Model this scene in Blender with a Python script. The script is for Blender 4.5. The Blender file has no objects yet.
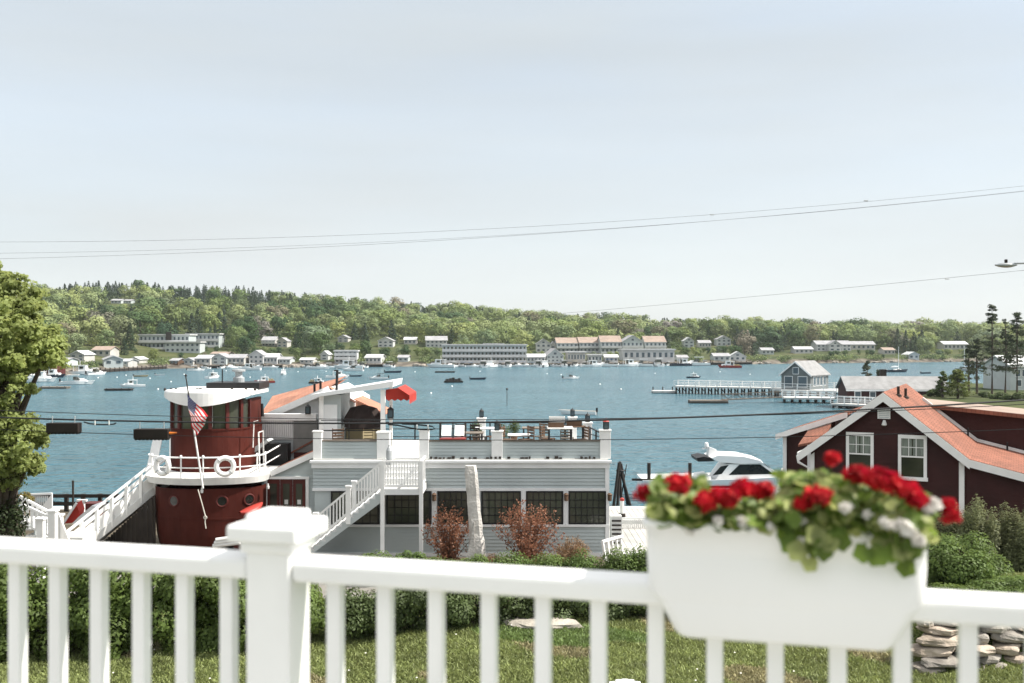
import bpy, math, random
import numpy as np
from mathutils import Vector, Matrix

R = math.radians
scene = bpy.context.scene
col = scene.collection
F = 995.0            # focal length in pixels of the 1024 px wide frame
EYE = 10.5           # eye height above the water

# ------------------------------------------------------------------ camera
cd = bpy.data.cameras.new("camera"); cam = bpy.data.objects.new("camera", cd); col.objects.link(cam)
cam.location = (0, 0, EYE); cam.rotation_euler = (R(90), 0, 0)
cd.sensor_width = 36.0; cd.lens = 36.0 * F / 1024.0
cd.clip_start = 0.05; cd.clip_end = 9000
cd.dof.use_dof = True; cd.dof.focus_distance = 70.0; cd.dof.aperture_fstop = 3.0
scene.camera = cam

# ------------------------------------------------------------------ sky, sun, exposure
VEIL_LOW, VEIL_HIGH, VEIL_FILL = (2.8, 2.93, 2.95), (2.36, 2.55, 2.64), (4.6, 4.5, 4.35)
SUN_EL, SUN_X, SUN_Y = 50.0, 1.0, -0.02
w = bpy.data.worlds.new("World"); scene.world = w; w.use_nodes = True
wn, wl = w.node_tree.nodes, w.node_tree.links
bg = wn["Background"]; bg.inputs[1].default_value = 0.15
sky = wn.new("ShaderNodeTexSky"); sky.sky_type = 'NISHITA'; sky.sun_disc = False
sky.sun_elevation = R(SUN_EL); sky.sun_rotation = math.atan2(SUN_X, SUN_Y)
sky.altitude = 0; sky.air_density = 1.0; sky.dust_density = 1.2; sky.ozone_density = 1.6
# thin high veil of cloud over the blue, thicker towards the horizon; brightened overhead, out of view, as added fill
gtc = wn.new("ShaderNodeTexCoord"); gmp = wn.new("ShaderNodeMapping"); gmp.inputs["Scale"].default_value = (1.2, 1.2, 6.0)
wl.new(gtc.outputs["Generated"], gmp.inputs[0])
gnz = wn.new("ShaderNodeTexNoise"); gnz.inputs["Scale"].default_value = 1.6; gnz.inputs["Detail"].default_value = 5; wl.new(gmp.outputs[0], gnz.inputs["Vector"])
gmr = wn.new("ShaderNodeMapRange"); gmr.inputs[1].default_value = .3; gmr.inputs[2].default_value = .7; gmr.inputs[3].default_value = -.07; gmr.inputs[4].default_value = .09; wl.new(gnz.outputs["Fac"], gmr.inputs[0])
gsp = wn.new("ShaderNodeSeparateXYZ"); wl.new(gtc.outputs["Generated"], gsp.inputs[0])
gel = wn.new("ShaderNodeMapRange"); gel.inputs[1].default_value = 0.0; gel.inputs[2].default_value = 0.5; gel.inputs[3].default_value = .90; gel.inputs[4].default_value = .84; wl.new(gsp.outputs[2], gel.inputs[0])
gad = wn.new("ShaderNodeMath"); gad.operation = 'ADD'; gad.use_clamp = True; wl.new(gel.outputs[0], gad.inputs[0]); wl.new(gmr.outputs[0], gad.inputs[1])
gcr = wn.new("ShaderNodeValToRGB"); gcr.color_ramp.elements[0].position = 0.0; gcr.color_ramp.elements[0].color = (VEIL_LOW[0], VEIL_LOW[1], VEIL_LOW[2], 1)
gcr.color_ramp.elements[1].position = 0.34; gcr.color_ramp.elements[1].color = (VEIL_HIGH[0], VEIL_HIGH[1], VEIL_HIGH[2], 1); ge = gcr.color_ramp.elements.new(0.62); ge.color = (VEIL_FILL[0], VEIL_FILL[1], VEIL_FILL[2], 1); wl.new(gsp.outputs[2], gcr.inputs[0])  # last stop: unseen overhead sky made brighter to lift the shaded fronts
gm2 = wn.new("ShaderNodeMapping"); gm2.inputs["Scale"].default_value = (1.0, 1.0, 9.0); gm2.inputs["Rotation"].default_value = (0, R(6), 0); wl.new(gtc.outputs["Generated"], gm2.inputs[0])
gn2 = wn.new("ShaderNodeTexNoise"); gn2.inputs["Scale"].default_value = 1.1; gn2.inputs["Detail"].default_value = 6; wl.new(gm2.outputs[0], gn2.inputs["Vector"])
gr2 = wn.new("ShaderNodeMapRange"); gr2.inputs[1].default_value = .3; gr2.inputs[2].default_value = .7; gr2.inputs[3].default_value = .93; gr2.inputs[4].default_value = 1.06; wl.new(gn2.outputs["Fac"], gr2.inputs[0])
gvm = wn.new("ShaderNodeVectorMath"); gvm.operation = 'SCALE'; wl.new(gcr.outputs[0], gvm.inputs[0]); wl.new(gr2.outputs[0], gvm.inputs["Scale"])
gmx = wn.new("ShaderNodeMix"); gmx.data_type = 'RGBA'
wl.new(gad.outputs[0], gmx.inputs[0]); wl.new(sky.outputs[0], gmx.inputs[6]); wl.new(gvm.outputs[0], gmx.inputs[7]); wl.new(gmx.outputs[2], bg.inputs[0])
sd = bpy.data.lights.new("sun", 'SUN'); sd.energy = 4.2; sd.angle = R(0.53); sd.color = (1.0, 0.95, 0.87)
so = bpy.data.objects.new("sun", sd); col.objects.link(so)
_h = math.cos(R(SUN_EL)); _n = math.hypot(SUN_X, SUN_Y)
sdir = Vector((SUN_X / _n * _h, SUN_Y / _n * _h, math.sin(R(SUN_EL))))
so.rotation_euler = sdir.to_track_quat('Z', 'Y').to_euler(); so.location = sdir * 60
vs = scene.view_settings
vs.view_transform = 'Standard'; vs.look = 'None'; vs.gamma = 1.0; vs.use_curve_mapping = False; vs.exposure = 0.95
scene.cycles.use_denoising = True
scene.cycles.max_bounces = 6; scene.cycles.diffuse_bounces = 3; scene.cycles.glossy_bounces = 3
scene.cycles.transmission_bounces = 4; scene.cycles.transparent_max_bounces = 6; scene.cycles.volume_bounces = 0
scene.cycles.caustics_reflective = False; scene.cycles.caustics_refractive = False

# ------------------------------------------------------------------ helpers
def at(px, py, D):
    return Vector(((px - 512) / F * D, D, EYE - (py - 341) / F * D))

def tag(o, label=None, cat=None, group=None, kind=None):
    if label: o["label"] = label
    if cat: o["category"] = cat
    if group: o["group"] = group
    if kind: o["kind"] = kind
    return o

def empty(name, loc, label=None, cat=None, group=None, rz=0.0):
    o = bpy.data.objects.new(name, None); col.objects.link(o)
    o.location = loc; o.rotation_euler = (0, 0, rz); o.empty_display_size = 0.2
    return tag(o, label, cat, group)

def wloc(o):
    p = Vector((0, 0, 0))
    while o is not None:
        p += o.location; o = o.parent
    return p

def copy_tree(o, parent=None):
    c = o.copy(); col.objects.link(c); c.parent = parent
    for ch in [x for x in o.children]:
        copy_tree(ch, c)
    return c

def setmesh(name, V, Fq, mats, parent=None, shift=None, smooth=False, midx=None):
    me = bpy.data.meshes.new(name)
    me.from_pydata([tuple(v) for v in V], [], Fq)
    for m in mats: me.materials.append(m)
    if midx is not None: me.polygons.foreach_set("material_index", midx)
    if smooth: me.polygons.foreach_set("use_smooth", [True] * len(me.polygons))
    me.update()
    o = bpy.data.objects.new(name, me); col.objects.link(o)
    if parent is not None: o.parent = parent
    return o

class MB:
    """collects shapes in world (or local) coordinates and links them as one mesh"""
    def __init__(s): s.v = []; s.f = []; s.m = []; s.cur = 0
    def add(s, vs_, fs_):
        n = len(s.v); s.v += [Vector(v) for v in vs_]
        for f in fs_: s.f.append([n + i for i in f]); s.m.append(s.cur)
        return s
    def mi(s, i): s.cur = i; return s
    def box(s, x0, x1, y0, y1, z0, z1):
        return s.add([(x0,y0,z0),(x1,y0,z0),(x1,y1,z0),(x0,y1,z0),(x0,y0,z1),(x1,y0,z1),(x1,y1,z1),(x0,y1,z1)],
                     [(0,3,2,1),(4,5,6,7),(0,1,5,4),(1,2,6,5),(2,3,7,6),(3,0,4,7)])
    def obox(s, c, size, M=None):
        c = Vector(c); a, b, d = [k / 2 for k in size]
        pts = [Vector((x*a, y*b, z*d)) for z in (-1,1) for x, y in ((-1,-1),(1,-1),(1,1),(-1,1))]
        if M is not None: pts = [M @ p for p in pts]
        return s.add([c + p for p in pts], [(0,3,2,1),(4,5,6,7),(0,1,5,4),(1,2,6,5),(2,3,7,6),(3,0,4,7)])
    def beam(s, p0, p1, wd, ht, up=(0,0,1)):
        p0, p1 = Vector(p0), Vector(p1); d = (p1 - p0).normalized()
        u = Vector(up); sx = d.cross(u)
        if sx.length < 1e-4: sx = d.cross(Vector((0,1,0)))
        sx.normalize(); uz = sx.cross(d).normalized()
        a, b = sx * wd / 2, uz * ht / 2
        return s.add([p0-a-b, p0+a-b, p0+a+b, p0-a+b, p1-a-b, p1+a-b, p1+a+b, p1-a+b],
                     [(0,1,2,3),(7,6,5,4),(0,4,5,1),(1,5,6,2),(2,6,7,3),(3,7,4,0)])
    def tube(s, p0, p1, r0, r1=None, n=8):
        return s.path([p0, p1], [r0, r0 if r1 is None else r1], n)
    def path(s, pts, r, n=6):
        pts = [Vector(p) for p in pts]; k = len(pts)
        rs = r if isinstance(r, (list, tuple)) else [r] * k
        vs_, fs_ = [], []
        ref = Vector((0, 0, 1))
        for i, p in enumerate(pts):
            d = (pts[min(i+1, k-1)] - pts[max(i-1, 0)]).normalized()
            a = d.cross(ref)
            if a.length < 1e-3: a = d.cross(Vector((1, 0, 0)))
            a.normalize(); b = d.cross(a).normalized()
            for j in range(n):
                t = 2 * math.pi * j / n
                vs_.append(p + (a * math.cos(t) + b * math.sin(t)) * rs[i])
        for i in range(k - 1):
            for j in range(n):
                fs_.append((i*n+j, i*n+(j+1) % n, (i+1)*n+(j+1) % n, (i+1)*n+j))
        fs_.append(tuple(range(n-1, -1, -1))); fs_.append(tuple((k-1)*n+j for j in range(n)))
        return s.add(vs_, fs_)
    def lathe(s, prof, c, n=16, sx=1.0, sy=1.0):
        c = Vector(c); vs_, fs_ = [], []
        for r, z in prof:
            for j in range(n):
                t = 2 * math.pi * j / n
                vs_.append(c + Vector((math.cos(t)*r*sx, math.sin(t)*r*sy, z)))
        for i in range(len(prof)-1):
            for j in range(n):
                fs_.append((i*n+j, i*n+(j+1) % n, (i+1)*n+(j+1) % n, (i+1)*n+j))
        fs_.append(tuple(range(n-1, -1, -1))); fs_.append(tuple((len(prof)-1)*n+j for j in range(n)))
        return s.add(vs_, fs_)
    def prism(s, poly, vec):
        poly = [Vector(p) for p in poly]; vec = Vector(vec); n = len(poly)
        fs_ = [tuple(range(n)), tuple(range(2*n-1, n-1, -1))]
        for i in range(n): fs_.append((i, (i+1) % n + 0, n + (i+1) % n, n + i)[::-1])
        return s.add(poly + [p + vec for p in poly], fs_)
    def torus(s, c, axis, Rr, r, n=24, k=10):
        c = Vector(c); ax = Vector(axis).normalized(); a = ax.orthogonal().normalized(); b = ax.cross(a)
        vs_, fs_ = [], []
        for i in range(n):
            t = 2*math.pi*i/n; d = a*math.cos(t) + b*math.sin(t)
            for j in range(k):
                q = 2*math.pi*j/k
                vs_.append(c + d*(Rr + r*math.cos(q)) + ax*(r*math.sin(q)))
        for i in range(n):
            for j in range(k):
                fs_.append((i*k+j, ((i+1) % n)*k+j, ((i+1) % n)*k+(j+1) % k, i*k+(j+1) % k))
        return s.add(vs_, fs_)
    def siding(s, p0, p1, z0, z1, lap=0.12, out=0.034, zt0=None, zt1=None):
        """lapped boards on a vertical wall from p0 to p1 (xy); outward is to the right of p0->p1; zt0/zt1: sloped top at the two ends"""
        p0, p1 = Vector((p0[0], p0[1], 0)), Vector((p1[0], p1[1], 0))
        d = (p1 - p0).normalized(); nrm = Vector((d.y, -d.x, 0))
        n = max(1, round((z1 - z0) / lap)); h = (z1 - z0) / n
        for i in range(n):
            a, b = z0 + i*h, z0 + (i+1)*h
            o1, o0 = nrm*out, nrm*0.002
            s.add([p0+o1+Vector((0,0,a)), p1+o1+Vector((0,0,a)), p1+o0+Vector((0,0,b)), p0+o0+Vector((0,0,b)),
                   p0+o0+Vector((0,0,a)), p1+o0+Vector((0,0,a))], [(0,1,2,3),(4,5,1,0)])
        return s
    def build(s, name, mats, parent=None, local=False, smooth=False, bevel=0.0):
        if not isinstance(mats, (list, tuple)): mats = [mats]
        sh = Vector((0,0,0)) if (local or parent is None) else wloc(parent)
        o = setmesh(name, [v - sh for v in s.v], s.f, mats, parent, smooth=smooth, midx=s.m)
        if bevel:
            md = o.modifiers.new("bevel", 'BEVEL'); md.width = bevel; md.segments = 3; md.limit_method = 'ANGLE'; md.angle_limit = R(40)
        return o

# ------------------------------------------------------------------ materials
def mat(name, c, rough=0.6, var=0.12, scale=3.0, bump=0.0, bscale=None, spec=0.3, metal=0.0, c2=None, detail=4.0, stretch=None):
    m = bpy.data.materials.new(name); m.use_nodes = True
    n, l = m.node_tree.nodes, m.node_tree.links
    b = n["Principled BSDF"]; b.inputs["Roughness"].default_value = rough
    b.inputs["Specular IOR Level"].default_value = spec; b.inputs["Metallic"].default_value = metal
    tc = n.new("ShaderNodeTexCoord"); src = tc.outputs["Object"]
    if stretch:
        mp = n.new("ShaderNodeMapping"); mp.inputs["Scale"].default_value = stretch; l.new(src, mp.inputs[0]); src = mp.outputs[0]
    nz = n.new("ShaderNodeTexNoise"); nz.inputs["Scale"].default_value = scale; nz.inputs["Detail"].default_value = detail
    l.new(src, nz.inputs["Vector"])
    rp = n.new("ShaderNodeValToRGB")
    ca = tuple(max(0, k*(1-var)) for k in c) + (1,); cb = tuple(min(1, k*(1+var)) for k in (c2 or c)) + (1,)
    rp.color_ramp.elements[0].position = 0.32; rp.color_ramp.elements[1].position = 0.68
    rp.color_ramp.elements[0].color = ca; rp.color_ramp.elements[1].color = cb
    l.new(nz.outputs["Fac"], rp.inputs[0]); l.new(rp.outputs[0], b.inputs["Base Color"])
    if bump:
        n2 = n.new("ShaderNodeTexNoise"); n2.inputs["Scale"].default_value = bscale or scale*6; n2.inputs["Detail"].default_value = 5
        l.new(src, n2.inputs["Vector"])
        bp = n.new("ShaderNodeBump"); bp.inputs["Strength"].default_value = bump; bp.inputs["Distance"].default_value = 0.05
        l.new(n2.outputs["Fac"], bp.inputs["Height"]); l.new(bp.outputs[0], b.inputs["Normal"])
    return m

def foliage(name, c, tint=None, trans=0.3, var=0.3, scale=1.2, rough=0.55, spec=0.25):
    """tint: None, 'object' (object colour) or 'attr' (per-plant colour attribute)"""
    m = bpy.data.materials.new(name); m.use_nodes = True
    n, l = m.node_tree.nodes, m.node_tree.links
    b = n["Principled BSDF"]; out = n["Material Output"]
    b.inputs["Roughness"].default_value = rough; b.inputs["Specular IOR Level"].default_value = spec
    tc = n.new("ShaderNodeTexCoord")
    nz = n.new("ShaderNodeTexNoise"); nz.inputs["Scale"].default_value = scale; nz.inputs["Detail"].default_value = 6
    l.new(tc.outputs["Object"], nz.inputs["Vector"])
    rp = n.new("ShaderNodeValToRGB"); rp.color_ramp.elements[0].position = .3; rp.color_ramp.elements[1].position = .7
    rp.color_ramp.elements[0].color = tuple(k*(1-var) for k in c)+(1,)
    rp.color_ramp.elements[1].color = tuple(k*(1+var) for k in c)+(1,)
    l.new(nz.outputs["Fac"], rp.inputs[0]); cs = rp.outputs[0]
    if tint:
        mx = n.new("ShaderNodeMix"); mx.data_type = 'RGBA'; mx.blend_type = 'MULTIPLY'; mx.inputs[0].default_value = 1.0
        l.new(cs, mx.inputs[6])
        if tint == 'object':
            oi = n.new("ShaderNodeObjectInfo"); l.new(oi.outputs["Color"], mx.inputs[7])
        else:
            at_ = n.new("ShaderNodeAttribute"); at_.attribute_name = "tint"; l.new(at_.outputs["Color"], mx.inputs[7])
        cs = mx.outputs[2]
    l.new(cs, b.inputs["Base Color"])
    tr = n.new("ShaderNodeBsdfTranslucent"); ms = n.new("ShaderNodeMixShader"); ms.inputs[0].default_value = trans
    hs = n.new("ShaderNodeHueSaturation"); hs.inputs["Value"].default_value = 1.3; hs.inputs["Hue"].default_value = 0.485
    l.new(cs, hs.inputs["Color"]); l.new(hs.outputs[0], tr.inputs[0])
    l.new(b.outputs[0], ms.inputs[1]); l.new(tr.outputs[0], ms.inputs[2]); l.new(ms.outputs[0], out.inputs[0])
    return m

rng = np.random.default_rng(7); random.seed(7)

def unit(v): return v / np.maximum(np.linalg.norm(v, axis=1, keepdims=True), 1e-6)

def leaf_arrays(C, Nn, S, aspect=0.62, fold=0.18, rg=None):
    rg = rg or rng; n = len(C)
    Nn = unit(Nn); t = unit(np.cross(Nn, rg.normal(size=(n, 3)))); b = np.cross(Nn, t)
    S = np.asarray(S).reshape(-1, 1) * np.ones((n, 1))
    V = np.empty((n, 4, 3))
    V[:, 0] = C - t*S*0.5
    V[:, 1] = C + b*S*0.5*aspect + Nn*S*fold
    V[:, 2] = C + t*S*0.5
    V[:, 3] = C - b*S*0.5*aspect + Nn*S*fold
    return V.reshape(-1, 3)

def quad_mesh(name, V, mats, parent=None, tint=None, link=True):
    nq = len(V) // 4
    me = bpy.data.meshes.new(name)
    me.vertices.add(nq*4); me.vertices.foreach_set("co", np.asarray(V, dtype=np.float32).ravel())
    me.loops.add(nq*4); me.loops.foreach_set("vertex_index", np.arange(nq*4, dtype=np.int32))
    me.polygons.add(nq); me.polygons.foreach_set("loop_start", np.arange(0, nq*4, 4, dtype=np.int32))
    for m in (mats if isinstance(mats, (list, tuple)) else [mats]): me.materials.append(m)
    if tint is not None:
        a = me.color_attributes.new("tint", 'FLOAT_COLOR', 'POINT')
        a.data.foreach_set("color", np.asarray(tint, dtype=np.float32).ravel())
    me.update(calc_edges=True)
    if not link: return me
    o = bpy.data.objects.new(name, me); col.objects.link(o)
    if parent is not None: o.parent = parent
    return o

def shell_points(lobes, per, rg, jit=0.25, out=0.75):
    """points and normals on a list of lobes (centre, radii)"""
    C, N = [], []
    for c, r in lobes:
        d = unit(rg.normal(size=(per, 3)))
        rad = 1.0 - np.abs(rg.normal(size=(per, 1))) * jit
        C.append(np.asarray(c) + d * np.asarray(r) * rad)
        N.append(unit(d * out + rg.normal(size=(per, 3)) * (1-out)))
    return np.vstack(C), np.vstack(N)
# ------------------------------------------------------------------ the land: one height field from the lawn to the far ridge
def sstep(a, b, x):
    t = np.clip((x - a) / (b - a), 0, 1); return t*t*(3 - 2*t)
_sx = np.array([-400, -100, 0, 60, 100, 165, 250, 400, 560, 700, 800, 900, 1000, 1150, 1500])
_sd = np.array([230, 262, 275, 300, 340, 385, 398, 416, 424, 444, 474, 497, 522, 540, 560])
_rx = np.array([-400, 0, 60, 140, 220, 300, 400, 470, 560, 650, 720, 800, 900, 1000, 1500])
_ry = np.array([285, 284, 284, 281, 284, 293, 300, 305, 312, 317, 320, 322, 323, 325, 328])
def shore(px): return np.interp(px, _sx, _sd)
def ridge_d(px): return shore(px) + np.interp(px, [0, 500, 1000], [480, 430, 330])
def ridge_z(px):
    return EYE + (341 - np.interp(px, _rx, _ry)) / F * ridge_d(px) - np.interp(px, [0, 300, 500], [10.0, 11.0, 12.5])
def ground_z(x, y):
    x = np.asarray(x, float); y = np.asarray(y, float)
    z = 4.8 - 2.08 * sstep(21.5, 28.0, y)
    bed = sstep(7.0, 7.6, x - 0.12*(y-18)) * sstep(17.6, 18.0, y) * (1 - sstep(26, 31, y))
    z = z + bed * 0.6 * (1 - sstep(21.5, 28, y)) + bed * 1.6 * sstep(21.5, 28, y)
    z = z + 0.05*np.sin(x*0.7+y*0.4) * (y < 27)
    sea = -4.0
    z = np.where(y > 46.2, sea, z)
    yy = np.maximum(y, 1.0); px = 512 + F * x / yy
    pen = sstep(898, 925, px) * sstep(112, 122, y) * (1 - sstep(196, 215, y))
    z = np.where((y > 60), sea + pen * 6.3, z)
    ds, dr = shore(px), ridge_d(px); t = y - ds
    zr = ridge_z(px)
    hill = -4 + 6.0*sstep(-6, 6, t) + (zr - 2.0) * (0.25*sstep(0, 1, t/(dr-ds)) + 0.75*np.clip((t-12)/(dr-ds-12), 0, 1))
    hill = hill - np.clip((t-(dr-ds)-40)*0.06, 0, 60)
    hill = hill + 1.2*np.sin(x*0.045+y*0.02)*sstep(30, 120, t)
    z = np.where(y > 215, np.where(t > -6, hill, sea), z)
    return z
def gz(x, y): return float(ground_z(x, y))
def ground_hit(px, py, lo=None):
    """where the line of sight of a feature on the far slope meets the ground"""
    d0 = float(shore(px)) + 4; u = (px - 512) / F; s = (341 - py) / F
    for d in np.arange(d0, d0 + 620, 1.5):
        if gz(u*d, d) >= EYE + s*d: return Vector((u*d, d, gz(u*d, d)))
    d = d0 + 10
    return Vector((u*d, d, gz(u*d, d)))

ys = np.concatenate([np.arange(-60, 0, 4), np.arange(0, 15, 1.0), np.arange(15, 32, .4), np.arange(32, 46.2, .8), [46.15, 46.25, 47, 50, 60],
                     np.arange(75, 220, 4), np.arange(220, 700, 5), np.arange(700, 1300, 15), np.arange(1300, 6000, 200)])
us = np.linspace(-1.15, 1.15, 221)
YY, UU = np.meshgrid(ys, us, indexing='ij'); XX = UU * (np.maximum(YY, 0) + 25)
ZZ = ground_z(XX, YY); ZZ = np.where(YY > 1500, np.minimum(ZZ, 6), ZZ)
nr, nc = YY.shape
V = np.stack([XX, YY, ZZ], -1).reshape(-1, 3)
idx = np.arange(nr*nc).reshape(nr, nc)
Q = np.stack([idx[:-1, :-1], idx[:-1, 1:], idx[1:, 1:], idx[1:, :-1]], -1).reshape(-1, 4)

def ground_material():
    m = bpy.data.materials.new("ground"); m.use_nodes = True
    n, l = m.node_tree.nodes, m.node_tree.links
    b = n["Principled BSDF"]; b.inputs["Roughness"].default_value = 0.95; b.inputs["Specular IOR Level"].default_value = 0.1
    tc = n.new("ShaderNodeTexCoord"); sep = n.new("ShaderNodeSeparateXYZ"); l.new(tc.outputs["Object"], sep.inputs[0])
    def noise(sc, d=6):
        k = n.new("ShaderNodeTexNoise"); k.inputs["Scale"].default_value = sc; k.inputs["Detail"].default_value = d
        l.new(tc.outputs["Object"], k.inputs["Vector"]); return k.outputs["Fac"]
    def ramp(fac, stops):
        r_ = n.new("ShaderNodeValToRGB"); e = r_.color_ramp.elements
        while len(e) < len(stops): e.new(0.5)
        for i, (p, c) in enumerate(stops): e[i].position = p; e[i].color = tuple(c)+(1,)
        l.new(fac, r_.inputs[0]); return r_.outputs[0]
    def mr(val, a, c):
        k = n.new("ShaderNodeMapRange"); k.inputs[1].default_value = a; k.inputs[2].default_value = c; l.new(val, k.inputs[0]); return k.outputs[0]
    def mix(f, a, c):
        k = n.new("ShaderNodeMix"); k.data_type = 'RGBA'; l.new(f, k.inputs[0]); l.new(a, k.inputs[6]); l.new(c, k.inputs[7]); return k.outputs[2]
    lawn = ramp(noise(0.9), [(0.3, (.055, .09, .02)), (0.5, (.08, .12, .03)), (0.62, (.13, .13, .05)), (0.75, (.22, .18, .10))])
    soil = ramp(noise(1.5), [(0.3, (.06, .05, .035)), (0.7, (.14, .12, .09))])
    far = ramp(noise(0.05), [(0.35, (.04, .055, .022)), (0.62, (.075, .085, .035)), (0.78, (.15, .13, .08))])
    rock = ramp(noise(0.35, 10), [(0.35, (.07, .06, .05)), (0.65, (.19, .17, .14))])
    c = mix(mr(sep.outputs[1], 22.0, 23.5), lawn, soil)
    c = mix(mr(sep.outputs[1], 58, 62), c, far)
    hi = n.new("ShaderNodeMath"); hi.operation = 'MULTIPLY'
    l.new(mr(sep.outputs[2], 2.3, 1.5), hi.inputs[0]); l.new(mr(sep.outputs[1], 55, 60), hi.inputs[1])
    c = mix(hi.outputs[0], c, rock)
    l.new(c, b.inputs["Base Color"])
    bp = n.new("ShaderNodeBump"); bp.inputs["Strength"].default_value = .5; bp.inputs["Distance"].default_value = .06
    l.new(noise(9), bp.inputs["Height"]); l.new(bp.outputs[0], b.inputs["Normal"])
    return m
g = setmesh("ground", V, [tuple(int(k) for k in q) for q in Q], [ground_material()], smooth=True); tag(g, kind="structure")

def water_material():
    m = bpy.data.materials.new("water"); m.use_nodes = True
    n, l = m.node_tree.nodes, m.node_tree.links
    b = n["Principled BSDF"]; b.inputs["Roughness"].default_value = 0.2; b.inputs["IOR"].default_value = 1.33
    b.inputs["Specular IOR Level"].default_value = 0.5
    tc = n.new("ShaderNodeTexCoord")
    def noise(sc, d, st=(1, 1, 1)):
        mp = n.new("ShaderNodeMapping"); mp.inputs["Scale"].default_value = st; l.new(tc.outputs["Object"], mp.inputs[0])
        k = n.new("ShaderNodeTexNoise"); k.inputs["Scale"].default_value = sc; k.inputs["Detail"].default_value = d
        l.new(mp.outputs[0], k.inputs["Vector"]); return k.outputs["Fac"]
    r_ = n.new("ShaderNodeValToRGB"); e = r_.color_ramp.elements
    e[0].position = .35; e[0].color = (.030, .098, .132, 1); e[1].position = .7; e[1].color = (.054, .140, .175, 1)
    l.new(noise(.02, 4, (.5, 1, 1)), r_.inputs[0]); l.new(r_.outputs[0], b.inputs["Base Color"])
    s1 = n.new("ShaderNodeBump"); s1.inputs["Strength"].default_value = 0.9; s1.inputs["Distance"].default_value = 1.0
    l.new(noise(1.15, 5, (.7, 1, 1)), s1.inputs["Height"])
    s2 = n.new("ShaderNodeBump"); s2.inputs["Strength"].default_value = 0.6; s2.inputs["Distance"].default_value = 3.6
    l.new(noise(.34, 4, (.6, 1, 1)), s2.inputs["Height"]); l.new(s2.outputs[0], s1.inputs["Normal"])
    l.new(s1.outputs[0], b.inputs["Normal"])
    return m
wq = MB(); wq.add([(-900, 46.0, 0), (900, 46.0, 0), (3000, 6000, 0), (-3000, 6000, 0)], [(0, 1, 2, 3)])
tag(wq.build("water", water_material()), kind="structure")

M = {}
M['white'] = mat("white_paint", (.84, .84, .825), .45, .06, 2.5, spec=.4, detail=9)
M['white_old'] = mat("weathered_white_paint", (.70, .70, .68), .6, .12, 1.5)
M['trim'] = mat("pale_trim_paint", (.78, .79, .79), .55, .06, 2)
M['grey_siding'] = mat("grey_clapboard_paint", (.45, .50, .50), .6, .07, .8)
M['grey_pale'] = mat("pale_grey_paint", (.48, .52, .52), .6, .06, .8)
M['maroon'] = mat("maroon_paint", (.075, .012, .010), .55, .18, .9, c2=(.085, .016, .012))
M['red'] = mat("red_hull_paint", (.058, .0125, .009), .6, .16, .8, spec=.10, c2=(.074, .018, .013), stretch=(1.6, 1.6, .9), detail=9)
M['barn'] = mat("dark_red_shingle", (.038, .010, .009), .7, .22, 1.2, bump=.3)
def shingle(name, c, rz=0.0, mortar=.55):
    m = bpy.data.materials.new(name); m.use_nodes = True
    n, l = m.node_tree.nodes, m.node_tree.links; b = n["Principled BSDF"]; b.inputs["Roughness"].default_value = .85; b.inputs["Specular IOR Level"].default_value = .2
    tc = n.new("ShaderNodeTexCoord"); mp = n.new("ShaderNodeMapping"); mp.inputs["Rotation"].default_value = (0, 0, rz); l.new(tc.outputs["Object"], mp.inputs[0])
    br = n.new("ShaderNodeTexBrick"); br.inputs["Scale"].default_value = 1.0; br.inputs["Brick Width"].default_value = .15; br.inputs["Row Height"].default_value = .36; br.offset = .5
    br.inputs["Mortar Size"].default_value = .008; br.inputs["Color1"].default_value = tuple(k*.90 for k in c)+(1,); br.inputs["Color2"].default_value = tuple(k*1.10 for k in c)+(1,)
    br.inputs["Mortar"].default_value = tuple(k*mortar for k in c)+(1,); l.new(mp.outputs[0], br.inputs["Vector"])
    nz = n.new("ShaderNodeTexNoise"); nz.inputs["Scale"].default_value = .9; nz.inputs["Detail"].default_value = 8; l.new(tc.outputs["Object"], nz.inputs["Vector"])
    rp = n.new("ShaderNodeValToRGB"); rp.color_ramp.elements[0].position = .3; rp.color_ramp.elements[0].color = (.72, .74, .76, 1); rp.color_ramp.elements[1].position = .65; rp.color_ramp.elements[1].color = (1.08, 1.05, 1.05, 1); l.new(nz.outputs["Fac"], rp.inputs[0])
    mx = n.new("ShaderNodeMix"); mx.data_type = 'RGBA'; mx.blend_type = 'MULTIPLY'; mx.inputs[0].default_value = 1; l.new(br.outputs["Color"], mx.inputs[6]); l.new(rp.outputs[0], mx.inputs[7]); l.new(mx.outputs[2], b.inputs["Base Color"])
    bp = n.new("ShaderNodeBump"); bp.inputs["Strength"].default_value = .6; bp.inputs["Distance"].default_value = .02; l.new(br.outputs["Fac"], bp.inputs["Height"]); bp.invert = True; l.new(bp.outputs[0], b.inputs["Normal"])
    return m
M['orange_roof'] = shingle("orange_red_roof_shingle", (.25, .108, .072), R(27))
M['pale_orange_roof'] = shingle("pale_orange_shingle", (.44, .215, .145), 0, .75)  # lighter copy of the orange shingle, for the boathouse
M['roof_grey'] = mat("grey_roof_shingle", (.25, .25, .25), .85, .15, 1.0, bump=.4)
M['roof_pale'] = mat("pale_roof_shingle", (.42, .41, .40), .85, .1, 1.0)
M['roof_red'] = mat("weathered_red_roof", (.29, .225, .185), .85, .14, .6)
M['roof_white'] = mat("white_membrane_roof", (.66, .67, .67), .7, .06, .5)
M['glass'] = mat("dark_window_glass", (.022, .026, .020), .07, .3, .35, spec=.55, c2=(.075, .08, .062))  # mottled greenish tone in the colour mimics reflections and the room inside
M['glass_dark'] = mat("black_glass", (.012, .014, .013), .1, .3, 2, spec=.4)
M['pier_grey'] = mat("slate_grey_shingle", (.15, .165, .165), .7, .1, 1)
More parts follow.
